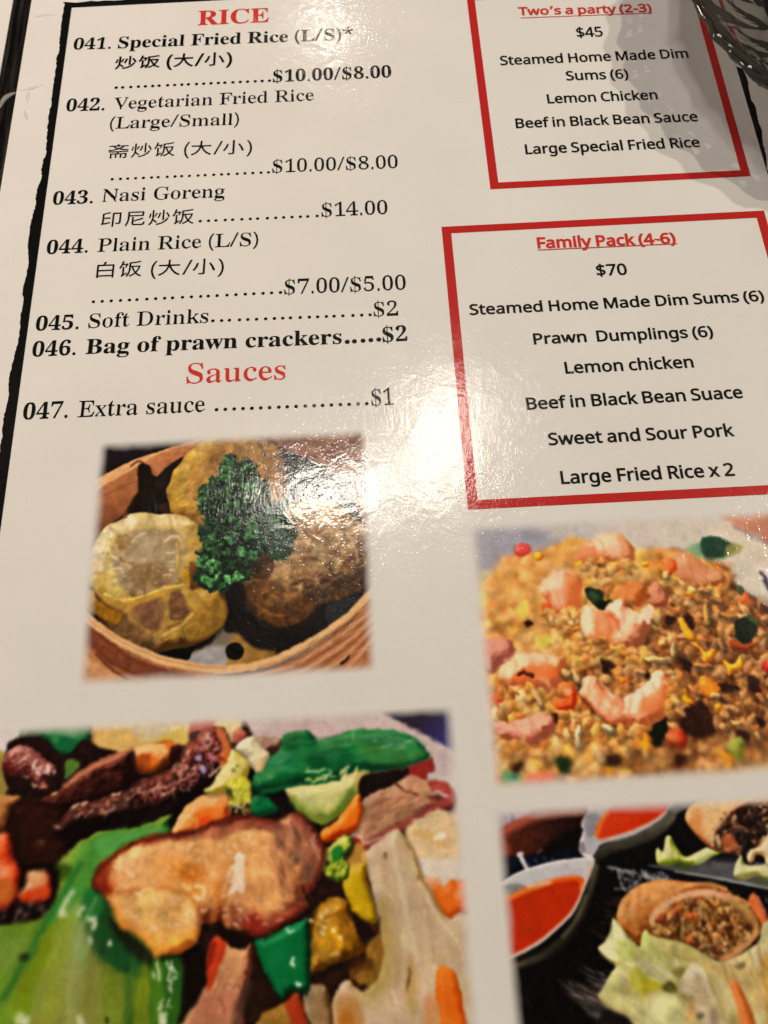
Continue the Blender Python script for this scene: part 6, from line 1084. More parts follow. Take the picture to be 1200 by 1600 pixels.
    A.gleams([(532, 1200), (560, 1200), (558, 1214), (532, 1216)], 9, (5, 10), (2, 3.6), 14, .9, (248, 226, 140), (-.7, .3)); S([(540, 1206), (546, 1196)], 2.5, (240, 240, 190), 1.5, .8)
    # right hand meat
    P([(566, 1212), (600, 1206), (640, 1198), (672, 1190), (664, 1214), (630, 1216), (612, 1228), (584, 1238), (566, 1250), (560, 1234)], (22, 12, 8), 3, 1)
    P([(636, 1200), (668, 1186), (674, 1184), (680, 1206), (668, 1208), (666, 1220), (640, 1214)], (136, 38, 30), 3, .95, False, .15, 6)
    L([(566, 1252), (584, 1238), (610, 1228), (620, 1222), (632, 1214), (648, 1214), (666, 1219), (684, 1222), (700, 1226), (709, 1236), (711, 1252), (700, 1266), (676, 1266), (653, 1281), (627, 1298), (597, 1313), (572, 1328), (552, 1320), (546, 1308), (556, 1294), (563, 1274)],
      [(84, 30, 24), (150, 96, 66), (172, 124, 90), (192, 146, 112)], 12, .1, 10, 1.4, .1, seed=6, mot=.5, shadow=.5)
    P([(670, 1220), (700, 1226), (710, 1240), (706, 1250), (690, 1240), (674, 1236)], (158, 48, 46), 4, .9); P([(672, 1240), (690, 1240), (706, 1252), (698, 1264), (676, 1262), (670, 1250)], (86, 26, 22), 4, .9, var=.3, cell=4)
    S([(672, 1240), (686, 1240), (700, 1246), (706, 1252)], 5, (214, 180, 166), 2.5, .85, .4)
    S([(615, 1222), (626, 1232), (638, 1238), (652, 1242)], 2.6, (52, 18, 12), 1.8, .9); S([(632, 1212), (648, 1213), (662, 1218)], 2, (206, 130, 110), 1.6, .7)
    S([(706, 1250), (676, 1262), (650, 1276), (622, 1294), (590, 1308)], 9, (152, 62, 54), 4, .85); S([(666, 1258), (652, 1268), (648, 1274)], 5, (90, 34, 36), 4, .7)
    S([(549, 1306), (562, 1308), (568, 1316), (590, 1310), (606, 1304), (620, 1296)], 3, (226, 178, 164), 1.6, .9, .3); P([(550, 1308), (562, 1312), (570, 1320), (590, 1314), (604, 1308), (584, 1324), (572, 1330), (554, 1322)], (132, 34, 26), 3, .9)
    P([(572, 1326), (600, 1312), (612, 1306), (586, 1330), (566, 1338)], (40, 14, 8), 4, .8)
    A.grains([(575, 1255), (610, 1240), (660, 1240), (640, 1275), (590, 1295), (570, 1290)], 90, [(196, 150, 116), (140, 94, 62), (182, 134, 98)], (5, 12), (1.2, 2.4), (-.5, .2), 1.4, 15, .1, .4)
    for q, w_, a_ in (([(110, 1266), (150, 1254), (196, 1240)], 6, .35), ([(220, 1226), (256, 1214), (286, 1196)], 7, .35), ([(284, 1196), (300, 1170), (316, 1148)], 7, .4), ([(120, 1216), (150, 1202), (186, 1190)], 5, .35), ([(96, 1290), (110, 1272)], 5, .3)):
        S(q, w_, (176, 86, 60), 5, a_, .5)
    A.gleams([(110, 1262), (200, 1236), (262, 1208), (300, 1166), (330, 1160), (300, 1230), (200, 1262), (120, 1284)], 46, (4, 10), (1.6, 3), 71, .55, (222, 160, 140), (-.5, .5))
    P([(22, 1262), (60, 1256), (92, 1270), (80, 1300), (40, 1300)], (52, 18, 10), 10, .6, var=.5, cell=5); P([(30, 1300), (90, 1310), (90, 1346), (40, 1350)], (40, 14, 8), 12, .6, var=.5, cell=5)
    # carrot slice
    L([(500, 1298), (519, 1286), (536, 1268), (549, 1250), (559, 1239), (564, 1246), (567, 1266), (562, 1288), (552, 1300), (526, 1312), (504, 1316)], [(140, 44, 0), (206, 88, 6), (226, 112, 16), (236, 140, 50)], 9, .06, 10, 1.4, .15, seed=7, shadow=.4)
    A.modulate(pod, .2, 18, 48, 8); A.fibres([(470, 1150), (640, 1150), (660, 1180), (560, 1204), (480, 1220), (410, 1230)], 70, -.08, (20, 60), (1.6, 4), ((60, 140, 80), (0, 60, 26)), .2, 49, 3)
    for x_ in (470, 520, 566, 606, 640): A.patch([(x_ - 14, 1174), (x_, 1162), (x_ + 14, 1172), (x_ + 8, 1188), (x_ - 10, 1188)], (40, 126, 64), 9, .35)
    A.line([(500, 1158), (560, 1150), (610, 1150), (650, 1164)], 3, (96, 160, 110), 4, .45, .4); A.gleams([(560, 1150), (640, 1154), (640, 1170), (560, 1166)], 8, (6, 14), (1.4, 2.6), 50, .4, (176, 216, 190), (0, .2))
    A.fibres([(566, 1252), (610, 1230), (700, 1230), (650, 1280), (580, 1320)], 90, -.35, (14, 34), (1.4, 3), ((200, 156, 120), (122, 76, 52)), .22, 51); A.modulate([(566, 1252), (610, 1230), (706, 1230), (650, 1280), (580, 1320)], .22, 12, 52)
    # black sink behind middle
    P([(470, 1290), (498, 1300), (504, 1316), (530, 1316), (548, 1310), (566, 1336), (560, 1352), (500, 1400), (486, 1410), (470, 1440), (500, 1420), (540, 1400), (600, 1446), (590, 1474), (560, 1500), (550, 1540), (520, 1600), (480, 1600), (396, 1610), (382, 1560), (396, 1470), (340, 1450), (310, 1470), (300, 1520), (284, 1600), (270, 1500), (400, 1440)], (34, 17, 9), 5, 1, var=.5, cell=6)
    # pale cabbage
    P([(632, 1300), (656, 1276), (690, 1266), (720, 1290), (716, 1350), (700, 1376), (668, 1380), (640, 1330)], (204, 178, 138), 6, 1, var=.1, cell=9)
    P([(640, 1300), (664, 1296), (690, 1310), (706, 1326), (680, 1322), (660, 1312)], (196, 160, 100), 5, .7); P([(680, 1304), (696, 1302), (694, 1310), (676, 1312)], (226, 216, 196), 3, .8)
    P([(650, 1346), (700, 1340), (730, 1350), (735, 1374), (706, 1372), (690, 1384), (664, 1380)], (206, 192, 182), 6, .95)
    cab = [(562, 1336), (588, 1316), (612, 1300), (622, 1296), (636, 1314), (650, 1342), (664, 1376), (680, 1402), (697, 1430), (716, 1434), (745, 1430), (760, 1640), (524, 1640), (519, 1568), (524, 1550), (533, 1536), (546, 1531), (556, 1540), (568, 1546), (584, 1534), (594, 1510), (594, 1446), (590, 1421), (582, 1392), (572, 1356)]
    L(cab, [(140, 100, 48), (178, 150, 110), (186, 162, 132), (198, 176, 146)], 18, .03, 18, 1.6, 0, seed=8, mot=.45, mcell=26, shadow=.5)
    S([(596, 1416), (602, 1450), (604, 1490), (604, 1516), (592, 1540), (576, 1552)], 20, (152, 124, 56), 16, .75, .2)
    S([(640, 1500), (644, 1530), (642, 1556), (646, 1574)], 12, (166, 134, 64), 9, .7, .4); S([(640, 1510), (638, 1530), (636, 1548)], 3.4, (92, 54, 8), 2.4, .9, .5)
    P([(524, 1560), (552, 1556), (566, 1580), (566, 1640), (528, 1640)], (156, 106, 44), 10, .7); P([(532, 1580), (552, 1584), (550, 1640), (532, 1640)], (160, 90, 20), 8, .7)
    P([(664, 1560), (684, 1564), (692, 1640), (664, 1640)], (190, 120, 60), 8, .7); S([(582, 1394), (590, 1430)], 6, (206, 190, 176), 8, .5)
    for q in ([(600, 1385), (612, 1404)], [(662, 1420), (664, 1432)], [(700, 1440), (714, 1436)], [(612, 1548), (620, 1566)], [(676, 1508), (692, 1514)], [(600, 1330), (602, 1340)]):
        S(q, 2.4, (216, 200, 178), 2, .6)
    S([(601, 1332), (602, 1341)], 2, (96, 66, 40), 1.4, .8); S([(652, 1368), (653, 1372)], 2.6, (50, 24, 14), 1.4, .9); S([(684, 1492), (690, 1504)], 7, (176, 150, 96), 6, .6)
    A.fibres([(580, 1340), (640, 1320), (690, 1420), (720, 1500), (690, 1600), (600, 1600), (600, 1450)], 130, 1.35, (24, 80), (1.6, 4), ((206, 188, 162), (160, 132, 94), (212, 196, 176)), .05, 46, 5)
    A.modulate(cab, .10, 26, 47, 10); A.line([(612, 1304), (624, 1380), (640, 1450), (650, 1500)], 4, (212, 196, 172), 7, .6, .3); A.line([(596, 1340), (606, 1400), (622, 1470), (620, 1540)], 4, (150, 122, 82), 7, .45, .3)
    A.line([(660, 1390), (672, 1450), (678, 1500)], 3, (150, 124, 92), 6, .45, .3); A.line([(640, 1330), (656, 1380), (690, 1440), (720, 1480)], 3, (212, 198, 176), 5, .5, .3)
    # orange pieces on the right
    L([(672, 1382), (684, 1380), (692, 1386), (700, 1376), (706, 1372), (714, 1378), (730, 1372), (742, 1380), (742, 1424), (731, 1428), (716, 1426), (703, 1434), (692, 1426), (682, 1406)], [(172, 66, 6), (206, 94, 18), (220, 118, 44)], 8, .05, 10, 2.4, .08, seed=9)
    P([(664, 1372), (690, 1372), (688, 1388), (672, 1386)], (206, 140, 90), 6, .6); P([(708, 1392), (722, 1388), (724, 1402), (712, 1404)], (220, 150, 110), 4, .6)
    L([(685, 1512), (696, 1508), (708, 1514), (714, 1526), (718, 1546), (724, 1574), (732, 1640), (696, 1640), (686, 1580), (680, 1550), (680, 1530)], [(172, 62, 4), (206, 94, 12), (220, 124, 40)], 9, .05, 10, 2.2, .08, seed=10)
    # yellow pod, broccoli scrap
    L([(536, 1382), (540, 1358), (556, 1348), (570, 1350), (575, 1378), (583, 1404), (589, 1428), (587, 1440), (574, 1444), (558, 1432), (546, 1414), (538, 1396)], [(110, 80, 0), (168, 134, 8), (188, 156, 18), (206, 174, 50)], 11, .06, 10, 1.6, .12, seed=11, shadow=.4)
    P([(556, 1318), (570, 1322), (566, 1352), (540, 1356), (548, 1336)], (196, 150, 60), 5, .8)
    L([(524, 1314), (536, 1306), (548, 1308), (550, 1322), (540, 1340), (546, 1356), (542, 1372), (526, 1378), (510, 1368), (500, 1350), (504, 1332), (516, 1322)], [(40, 62, 10), (112, 136, 26), (160, 172, 50), (184, 190, 80)], 9, .4, 4, 1.8, .15, seed=12, mot=.8, mcell=5)
    P([(520, 1324), (532, 1320), (534, 1336), (524, 1346), (516, 1336)], (10, 96, 30), 3, .85, var=.3, cell=3); P([(506, 1346), (514, 1344), (514, 1352)], (30, 30, 8), 2, .8)
    # amber cube
    L([(484, 1446), (490, 1420), (504, 1410), (516, 1404), (532, 1402), (542, 1408), (549, 1428), (562, 1454), (569, 1486), (546, 1497), (519, 1507), (494, 1519), (484, 1520), (481, 1482)], [(70, 38, 4), (132, 86, 8), (164, 112, 18), (186, 136, 40)], 14, .22, 8, 1.5, .2, seed=13, mot=.8, mcell=10, shadow=.3)
    P([(504, 1448), (530, 1452), (532, 1490), (510, 1502), (500, 1484)], (182, 134, 26), 8, .7, var=.2); P([(536, 1414), (548, 1440), (556, 1466), (540, 1470), (530, 1440)], (126, 76, 10), 6, .6)
    S([(513, 1490), (528, 1490)], 3, (214, 172, 90), 2, .8); S([(492, 1412), (484, 1440), (482, 1460)], 8, (30, 14, 6), 4, .7)
    for x, y in ((501, 1430), (505, 1447), (503, 1456), (530, 1463), (519, 1452), (484, 1437)): S([(x, y), (x + 2, y + 2)], 3.4, (226, 206, 160), 1.4, .9)
    P([(572, 1478), (590, 1462), (598, 1490), (592, 1520), (582, 1536), (564, 1540), (552, 1534), (545, 1516), (570, 1504)], (132, 92, 30), 5, 1, var=.25)
    P([(548, 1500), (574, 1496), (582, 1514), (560, 1520), (548, 1528)], (66, 34, 10), 5, .7); S([(552, 1532), (562, 1542), (570, 1540)], 4, (30, 12, 4), 2, .8)
    P([(552, 1430), (572, 1440), (590, 1446), (588, 1460), (572, 1466), (566, 1470), (556, 1452)], (28, 12, 8), 3, 1); P([(576, 1444), (590, 1448), (588, 1458)], (84, 40, 14), 3, .7)
    L([(476, 1548), (488, 1538), (504, 1540), (514, 1556), (524, 1640), (476, 1640)], [(80, 50, 20), (136, 106, 66), (166, 144, 114)], 9, .05, 10, 2, .1, seed=14)
    A.modulate([(484, 1410), (550, 1404), (569, 1486), (484, 1520)], .35, 10, 53); A.modulate([(320, 1470), (392, 1478), (380, 1600), (280, 1600)], .2, 10, 54)
    # bok choy, lower left
    bok = [(88, 1352), (104, 1334), (120, 1318), (140, 1306), (156, 1298), (196, 1294), (238, 1284), (254, 1276), (268, 1272), (262, 1286), (266, 1302), (240, 1320), (190, 1346), (160, 1380), (180, 1420), (220, 1460), (262, 1496), (290, 1540), (292, 1640), (-40, 1640), (-40, 1420), (28, 1424), (60, 1420), (84, 1400), (90, 1372)]
    L(bok, [(10, 50, 14), (64, 106, 26), (106, 136, 34), (122, 142, 50)], 16, .05, 20, 1.5, .06, seed=15, mot=.35, mcell=30)
    P([(120, 1336), (150, 1306), (200, 1296), (240, 1290), (262, 1296), (200, 1320), (160, 1346), (140, 1380), (130, 1420), (110, 1430), (104, 1390)], (58, 128, 48), 12, .9, var=.1, cell=20)
    P([(112, 1340), (130, 1322), (142, 1318), (134, 1350), (124, 1376), (108, 1384)], (88, 140, 44), 9, .7)
    P([(96, 1440), (128, 1412), (152, 1450), (164, 1510), (172, 1560), (170, 1640), (40, 1640), (56, 1560), (76, 1490)], (118, 132, 58), 22, .95, var=.08, cell=24, grad=((124, 118, 48), (110, 1440), (110, 1600)))
    P([(118, 1408), (132, 1440), (138, 1480), (130, 1510), (112, 1480), (104, 1440)], (112, 144, 86), 12, .7)
    P([(136, 1392), (160, 1390), (176, 1420), (200, 1452), (240, 1490), (250, 1530), (214, 1536), (180, 1520), (150, 1490), (134, 1450), (128, 1412)], (16, 62, 26), 14, .95, var=.2)
    P([(134, 1390), (152, 1386), (160, 1410), (150, 1440), (136, 1440), (130, 1410)], (28, 100, 44), 9, .8)
    P([(170, 1430), (200, 1456), (240, 1490), (256, 1500), (240, 1516), (206, 1490), (178, 1456)], (24, 24, 10), 8, .9)
    P([(160, 1512), (200, 1530), (250, 1530), (262, 1560), (260, 1640), (166, 1640)], (96, 112, 22), 12, .85, var=.14, cell=14)
    for q, w_, c, a in (([(204, 1530), (202, 1570), (204, 1640)], 12, (44, 88, 24), .8), ([(228, 1520), (222, 1560), (224, 1640)], 14, (112, 128, 20), .7), ([(246, 1520), (244, 1570), (242, 1640)], 9, (50, 100, 34), .7), ([(188, 1530), (184, 1640)], 7, (110, 122, 40), .6),
                        ([(140, 1500), (150, 1560), (154, 1640)], 8, (110, 116, 50), .5)):
        S(q, w_, c, 8, a)
    P([(-40, 1440), (30, 1440), (64, 1436), (60, 1470), (40, 1500), (20, 1530), (-40, 1570)], (98, 134, 36), 10, .9, var=.12, cell=18)
    P([(0, 1470), (24, 1462), (40, 1470), (30, 1500), (4, 1520)], (112, 140, 60), 12, .6); P([(66, 1450), (80, 1440), (84, 1480), (60, 1530), (30, 1600), (20, 1580), (44, 1500)], (112, 130, 8), 12, .7)
    S([(126, 1350), (108, 1378), (90, 1412), (74, 1436), (58, 1466), (46, 1492), (24, 1526), (4, 1560)], 8, (30, 96, 32), 5, .85, .2); S([(110, 1380), (92, 1416), (78, 1440)], 5, (44, 128, 52), 4, .7)
    P([(28, 1494), (36, 1490), (46, 1491), (42, 1499), (34, 1498)], (10, 10, 4), 1.8, 1)
    A.fibres([(100, 1440), (140, 1420), (170, 1520), (170, 1620), (50, 1620), (70, 1520)], 120, 1.75, (30, 80), (2, 5), ((140, 154, 80), (92, 116, 36), (150, 160, 100)), .05, 41, 4)
    A.fibres([(0, 1440), (60, 1440), (50, 1500), (0, 1580)], 50, 2.2, (20, 60), (2, 4), ((130, 160, 60), (70, 116, 24)), .1, 42, 4)
    A.fibres([(150, 1306), (260, 1280), (200, 1320), (140, 1350)], 40, -.5, (20, 50), (2, 4), ((90, 160, 70), (30, 96, 34)), .12, 43, 4)
    A.fibres([(180, 1530), (262, 1520), (262, 1610), (180, 1610)], 50, 1.57, (20, 60), (2, 4), ((130, 146, 50), (60, 96, 20)), .12, 44, 4)
    A.modulate(bok, .12, 34, 45, 10, .12)
    A.line([(150, 1402), (128, 1450), (112, 1520), (106, 1600)], 3, (150, 168, 110), 5, .5, .3); A.line([(128, 1400), (96, 1460), (64, 1530), (46, 1600)], 3, (140, 166, 60), 5, .45, .3)
    P([(88, 1450), (110, 1424), (120, 1450), (104, 1520), (84, 1600), (56, 1610), (70, 1530)], (140, 160, 40), 14, .45); P([(112, 1460), (128, 1450), (134, 1490), (124, 1560), (106, 1600), (100, 1540)], (146, 160, 96), 16, .5)
    P([(150, 1312), (200, 1300), (250, 1292), (250, 1300), (200, 1314), (160, 1336)], (96, 166, 84), 9, .5)
    # pickled bits, far left
    P([(14, 1350), (40, 1350), (90, 1352), (92, 1380), (82, 1412), (60, 1436), (24, 1442), (-20, 1438), (-20, 1400)], (16, 6, 4), 3, 1)
    P([(88, 1350), (108, 1350), (112, 1362), (96, 1376), (90, 1370)], (40, 62, 10), 5, .8)
    L([(-30, 1300), (0, 1302), (15, 1304), (18, 1330), (24, 1346), (30, 1362), (29, 1384), (24, 1404), (12, 1418), (-30, 1416)], [(120, 20, 4), (190, 60, 20), (216, 90, 40), (224, 124, 76)], 12, .15, 8, 1.6, .15, seed=16, mot=.7)
    P([(-10, 1380), (10, 1374), (24, 1386), (20, 1404), (0, 1412)], (170, 96, 34), 7, .7); P([(-10, 1350), (8, 1352), (14, 1366), (-4, 1370)], (222, 150, 120), 5, .5)
    L([(40, 1364), (56, 1361), (74, 1362), (78, 1380), (78, 1400), (68, 1410), (48, 1406), (28, 1404), (34, 1390), (42, 1378)], [(130, 30, 8), (190, 76, 30), (206, 130, 84), (214, 158, 112)], 9, .15, 7, 1.6, .12, seed=17)
    P([(30, 1396), (56, 1386), (76, 1384), (76, 1402), (58, 1410), (34, 1406)], (192, 58, 18), 5, .85); P([(44, 1366), (72, 1364), (70, 1378), (46, 1380)], (190, 150, 100), 4, .6)
    A.gleams([(-5, 1404), (80, 1404), (62, 1434), (-5, 1434)], 16, (3, 8), (1.2, 2.4), 18, .6, (206, 170, 160))
    # lower middle: pork end, pepper, others
    L([(338, 1462), (350, 1468), (370, 1480), (392, 1477), (393, 1508), (388, 1540), (380, 1570), (372, 1640), (276, 1640), (290, 1590), (308, 1568), (312, 1548), (322, 1534), (322, 1502), (328, 1476)], [(84, 34, 22), (160, 98, 66), (190, 134, 90), (204, 150, 104)], 12, .1, 8, 1.5, .08, seed=18, mot=.5)
    P([(336, 1462), (352, 1470), (350, 1490), (342, 1510), (334, 1534), (322, 1548), (322, 1500), (328, 1474)], (178, 44, 12), 4, .9, var=.15); P([(324, 1480), (336, 1470), (332, 1500), (324, 1510)], (100, 16, 6), 4, .7)
    P([(312, 1550), (340, 1546), (372, 1556), (366, 1640), (280, 1640), (300, 1580)], (158, 96, 74), 12, .7, var=.15); S([(386, 1540), (378, 1564), (368, 1600)], 10, (70, 46, 36), 6, .7)
    for q in ([(348, 1544), (352, 1536), (358, 1538)], [(364, 1544), (370, 1538), (376, 1544)], [(346, 1560), (350, 1584)]): S(q, 2, (112, 70, 48), 1.6, .7)
    L([(399, 1470), (412, 1464), (436, 1453), (456, 1444), (474, 1436), (482, 1442), (484, 1546), (474, 1552), (450, 1550), (441, 1562), (431, 1552), (414, 1520), (404, 1494)], [(0, 40, 18), (0, 80, 36), (4, 100, 48), (20, 124, 66)], 10, .04, 16, 1.3, .1, seed=19, mot=.35, mcell=22, shadow=.3)
    for q, w_ in (([(446, 1452), (452, 1456), (458, 1452)], 2), ([(458, 1498), (456, 1503), (460, 1507)], 3.4), ([(462, 1536), (468, 1538)], 3.6), ([(418, 1457), (423, 1456)], 2.4)): S(q, w_, (214, 232, 206), 1.3, .85)
    L([(388, 1640), (402, 1596), (416, 1578), (444, 1566), (464, 1552), (474, 1570), (486, 1640)], [(60, 30, 4), (124, 84, 20), (150, 108, 36)], 12, .2, 8, 2, .1, seed=20, mot=.7); P([(446, 1566), (464, 1554), (474, 1574), (478, 1620), (458, 1600)], (160, 38, 16), 6, .8)
    P([(284, 1484), (312, 1474), (322, 1500), (318, 1540), (296, 1580), (276, 1600), (284, 1540)], (14, 7, 3), 6, .95)
    P([(240, 1494), (270, 1490), (284, 1500), (284, 1550), (276, 1600), (268, 1640), (240, 1640)], (30, 82, 22), 8, .8, var=.15); P([(240, 1500), (252, 1500), (256, 1560), (246, 1600), (238, 1600)], (80, 122, 24), 6, .7)
    A.gleams([(260, 1500), (274, 1500), (274, 1546), (262, 1548)], 16, (3, 8), (2, 4), 21, .75, (196, 206, 176), (1.4, .4)); A.gleams([(246, 1560), (268, 1560), (262, 1600), (246, 1600)], 14, (3, 7), (1.6, 3.4), 22, .6, (180, 196, 150), (1.4, .4))
    for q, w_ in (([(94, 1428), (102, 1412), (108, 1400), (114, 1392)], 5), ([(94, 1426), (100, 1428)], 5), ([(122, 1430), (126, 1418), (130, 1418)], 4.5), ([(140, 1436), (148, 1436), (146, 1450)], 6), ([(140, 1464), (141, 1470)], 5), ([(172, 1472), (173, 1473)], 4.5),
                  ([(30, 1590), (40, 1596)], 9), ([(246, 1500), (250, 1530)], 2.5), ([(252, 1586), (256, 1594)], 7), ([(124, 1590), (126, 1600)], 7), ([(240, 1520), (243, 1526)], 2.4)):
        S(q, w_, (196, 204, 170), 2, .8)
    S([(166, 1591), (167, 1593)], 4, (50, 46, 20), 1.6, .8)
    # roast pork, centre
    pork = [(147, 1376), (150, 1364), (158, 1353), (168, 1344), (180, 1335), (194, 1326), (208, 1319), (238, 1310), (262, 1305), (284, 1303), (303, 1301), (320, 1292), (337, 1285), (362, 1279), (387, 1276), (413, 1280), (435, 1283), (446, 1276), (457, 1269), (470, 1271), (478, 1286), (488, 1300), (500, 1312),
            (508, 1330), (504, 1346), (498, 1362), (488, 1390), (475, 1402), (477, 1419), (452, 1434), (435, 1447), (409, 1460), (392, 1461), (379, 1452), (361, 1458), (350, 1458), (346, 1442), (336, 1438), (324, 1444), (314, 1441), (311, 1463), (301, 1478), (283, 1485), (264, 1489), (248, 1492), (240, 1487),
            (228, 1471), (206, 1452), (188, 1440), (180, 1420), (168, 1407), (163, 1396), (152, 1388)]
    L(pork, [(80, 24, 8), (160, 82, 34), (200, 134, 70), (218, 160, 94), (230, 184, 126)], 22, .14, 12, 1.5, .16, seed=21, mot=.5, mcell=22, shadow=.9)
    P([(238, 1312), (300, 1312), (350, 1310), (420, 1300), (440, 1330), (400, 1360), (330, 1350), (280, 1340), (230, 1336)], (214, 160, 100), 20, .6, var=.12)
    P([(240, 1304), (303, 1300), (340, 1284), (388, 1275), (420, 1282), (450, 1290), (440, 1302), (400, 1296), (372, 1300), (340, 1312), (300, 1312), (250, 1318), (222, 1322)], (122, 48, 34), 6, .85, var=.3, cell=6)
    S([(262, 1303), (300, 1300)], 3, (84, 14, 8), 2.2, .9); S([(318, 1300), (330, 1288), (350, 1290), (370, 1280), (388, 1277)], 4, (96, 24, 16), 3, .8)
    P([(425, 1296), (450, 1290), (470, 1272), (488, 1300), (504, 1326), (500, 1360), (486, 1380), (470, 1360), (452, 1340), (436, 1316)], (150, 92, 66), 10, .85, var=.3, cell=8)
    for q in ([(430, 1310), (444, 1312), (446, 1326), (434, 1324)], [(450, 1334), (464, 1332), (468, 1346), (456, 1350)], [(470, 1358), (486, 1356), (488, 1372), (474, 1376)], [(426, 1290), (436, 1288), (440, 1296)]):
        P(q, (98, 70, 56), 5, .75, var=.2)
    P([(458, 1270), (470, 1271), (476, 1290), (464, 1292), (450, 1286)], (168, 72, 60), 4, .8, var=.2, cell=4); S([(474, 1288), (488, 1306), (500, 1322)], 5, (136, 60, 46), 4, .7)
    P([(236, 1350), (262, 1340), (300, 1350), (318, 1366), (320, 1400), (300, 1410), (270, 1400), (240, 1380)], (214, 138, 50), 14, .8, var=.14, cell=10)
    P([(282, 1354), (300, 1348), (318, 1358), (314, 1372), (298, 1374), (284, 1368)], (196, 106, 20), 5, .85); P([(246, 1350), (256, 1350), (256, 1374), (246, 1374)], (214, 140, 40), 5, .6); P([(332, 1378), (346, 1380), (346, 1400), (334, 1400)], (184, 104, 30), 5, .7)
    P([(168, 1402), (200, 1396), (240, 1384), (270, 1382), (296, 1396), (310, 1430), (304, 1462), (280, 1478), (248, 1484), (226, 1462), (196, 1440), (180, 1420)], (212, 164, 96), 12, .85, var=.07, cell=14)
    P([(226, 1462), (250, 1456), (280, 1456), (306, 1448), (306, 1470), (284, 1484), (248, 1490), (236, 1482)], (218, 146, 38), 9, .8)
    S([(182, 1420), (190, 1440), (206, 1450), (228, 1468), (244, 1488)], 8, (214, 140, 44), 6, .8); P([(272, 1478), (300, 1466), (304, 1476), (284, 1486), (262, 1490)], (140, 60, 12), 4, .7)
    P([(147, 1376), (154, 1356), (166, 1346), (176, 1352), (170, 1374), (176, 1392), (164, 1398), (150, 1388)], (116, 30, 12), 6, .9); P([(168, 1352), (180, 1346), (184, 1380), (174, 1390), (168, 1374)], (170, 80, 36), 7, .6)
    S([(160, 1350), (182, 1334), (210, 1318), (240, 1310)], 5, (190, 74, 24), 4, .8); S([(176, 1394), (200, 1392), (230, 1386)], 3, (176, 104, 50), 4, .7)
    P([(360, 1410), (396, 1420), (430, 1424), (470, 1410), (476, 1420), (450, 1436), (410, 1460), (384, 1456), (366, 1440)], (150, 66, 44), 8, .75, var=.3, cell=6); P([(382, 1430), (408, 1430), (416, 1446), (400, 1460), (384, 1452)], (132, 34, 22), 5, .8, var=.3, cell=4)
    P([(346, 1420), (372, 1418), (378, 1450), (358, 1458), (350, 1446)], (140, 78, 44), 6, .7); P([(370, 1412), (386, 1414), (388, 1430), (376, 1432)], (164, 112, 80), 5, .5)
    P([(400, 1360), (450, 1350), (460, 1390), (440, 1424), (410, 1420), (392, 1390)], (206, 148, 90), 16, .55); S([(416, 1430), (420, 1400), (414, 1370)], 8, (216, 166, 110), 7, .4)
    P([(346, 1438), (356, 1452), (372, 1452), (390, 1456), (386, 1480), (362, 1478), (348, 1468), (338, 1456), (336, 1440)], (22, 8, 4), 4, .95); S([(334, 1436), (340, 1420), (346, 1404)], 4, (168, 84, 28), 4, .7)
    # meat grain, char and sauce
    A.patch([(238, 1312), (300, 1304), (350, 1296), (400, 1300), (420, 1340), (400, 1400), (350, 1400), (300, 1350), (240, 1340)], (222, 160, 96), 22, .5)
    P([(190, 1410), (240, 1396), (286, 1404), (300, 1440), (280, 1466), (244, 1474), (214, 1450)], (232, 184, 112), 18, .6); P([(360, 1350), (420, 1340), (440, 1390), (410, 1420), (370, 1410)], (218, 156, 98), 20, .5)
    A.modulate(pork, .26, 16, 31, 8, .12); A.modulate(pork, .10, 5, 32, 6)
    A.fibres([(240, 1314), (420, 1296), (450, 1330), (440, 1420), (330, 1430), (250, 1380)], 240, 1.35, (14, 40), (1.4, 3), ((232, 186, 130), (166, 100, 52), (206, 146, 86)), .09, 33)
    A.fibres([(176, 1350), (250, 1330), (300, 1400), (290, 1470), (240, 1480), (190, 1430)], 200, .5, (12, 34), (1.4, 3), ((236, 196, 130), (182, 120, 54), (222, 160, 80)), .12, 34)
    A.fibres([(430, 1296), (470, 1276), (502, 1330), (480, 1395), (446, 1420), (420, 1330)], 170, 1.1, (10, 28), (1.6, 3.4), ((176, 116, 84), (92, 52, 38), (128, 70, 52)), .26, 35)
    for q, w_, a_ in (([(206, 1319), (240, 1309), (300, 1300), (338, 1285), (388, 1276)], 6, .75), ([(388, 1276), (430, 1283), (458, 1270), (472, 1274), (490, 1302), (506, 1328)], 6, .6), ([(506, 1328), (496, 1364), (486, 1390), (476, 1402)], 5, .6),
                      ([(476, 1418), (452, 1434), (412, 1459), (384, 1456)], 6, .65), ([(150, 1388), (148, 1372), (158, 1354), (180, 1336), (206, 1320)], 6, .7)):
        A.line(q, w_, (70, 18, 8), 4, a_, .2)
    A.gleams([(250, 1318), (330, 1306), (400, 1300), (440, 1330), (330, 1350)], 26, (4, 11), (1.4, 3), 36, .4, (246, 218, 180), (.2, .5))
    A.gleams([(300, 1400), (380, 1400), (460, 1400), (440, 1440), (390, 1450), (330, 1430)], 22, (3, 9), (1.4, 2.6), 37, .5, (240, 200, 170), (.2, .6))
    A.gleams([(480, 1280), (504, 1320), (500, 1350), (470, 1330)], 12, (3, 8), (1.2, 2.4), 38, .5, (226, 176, 160), (.9, .4))
    S([(160, 1400), (196, 1394), (236, 1388), (276, 1392), (306, 1410), (314, 1440)], 5, (176, 96, 36), 6, .5, .3); P([(180, 1360), (230, 1344), (262, 1350), (256, 1380), (200, 1388), (178, 1384)], (226, 176, 118), 12, .5)
    S([(330, 1440), (334, 1410), (342, 1380), (352, 1340)], 7, (186, 110, 46), 8, .45, .3)
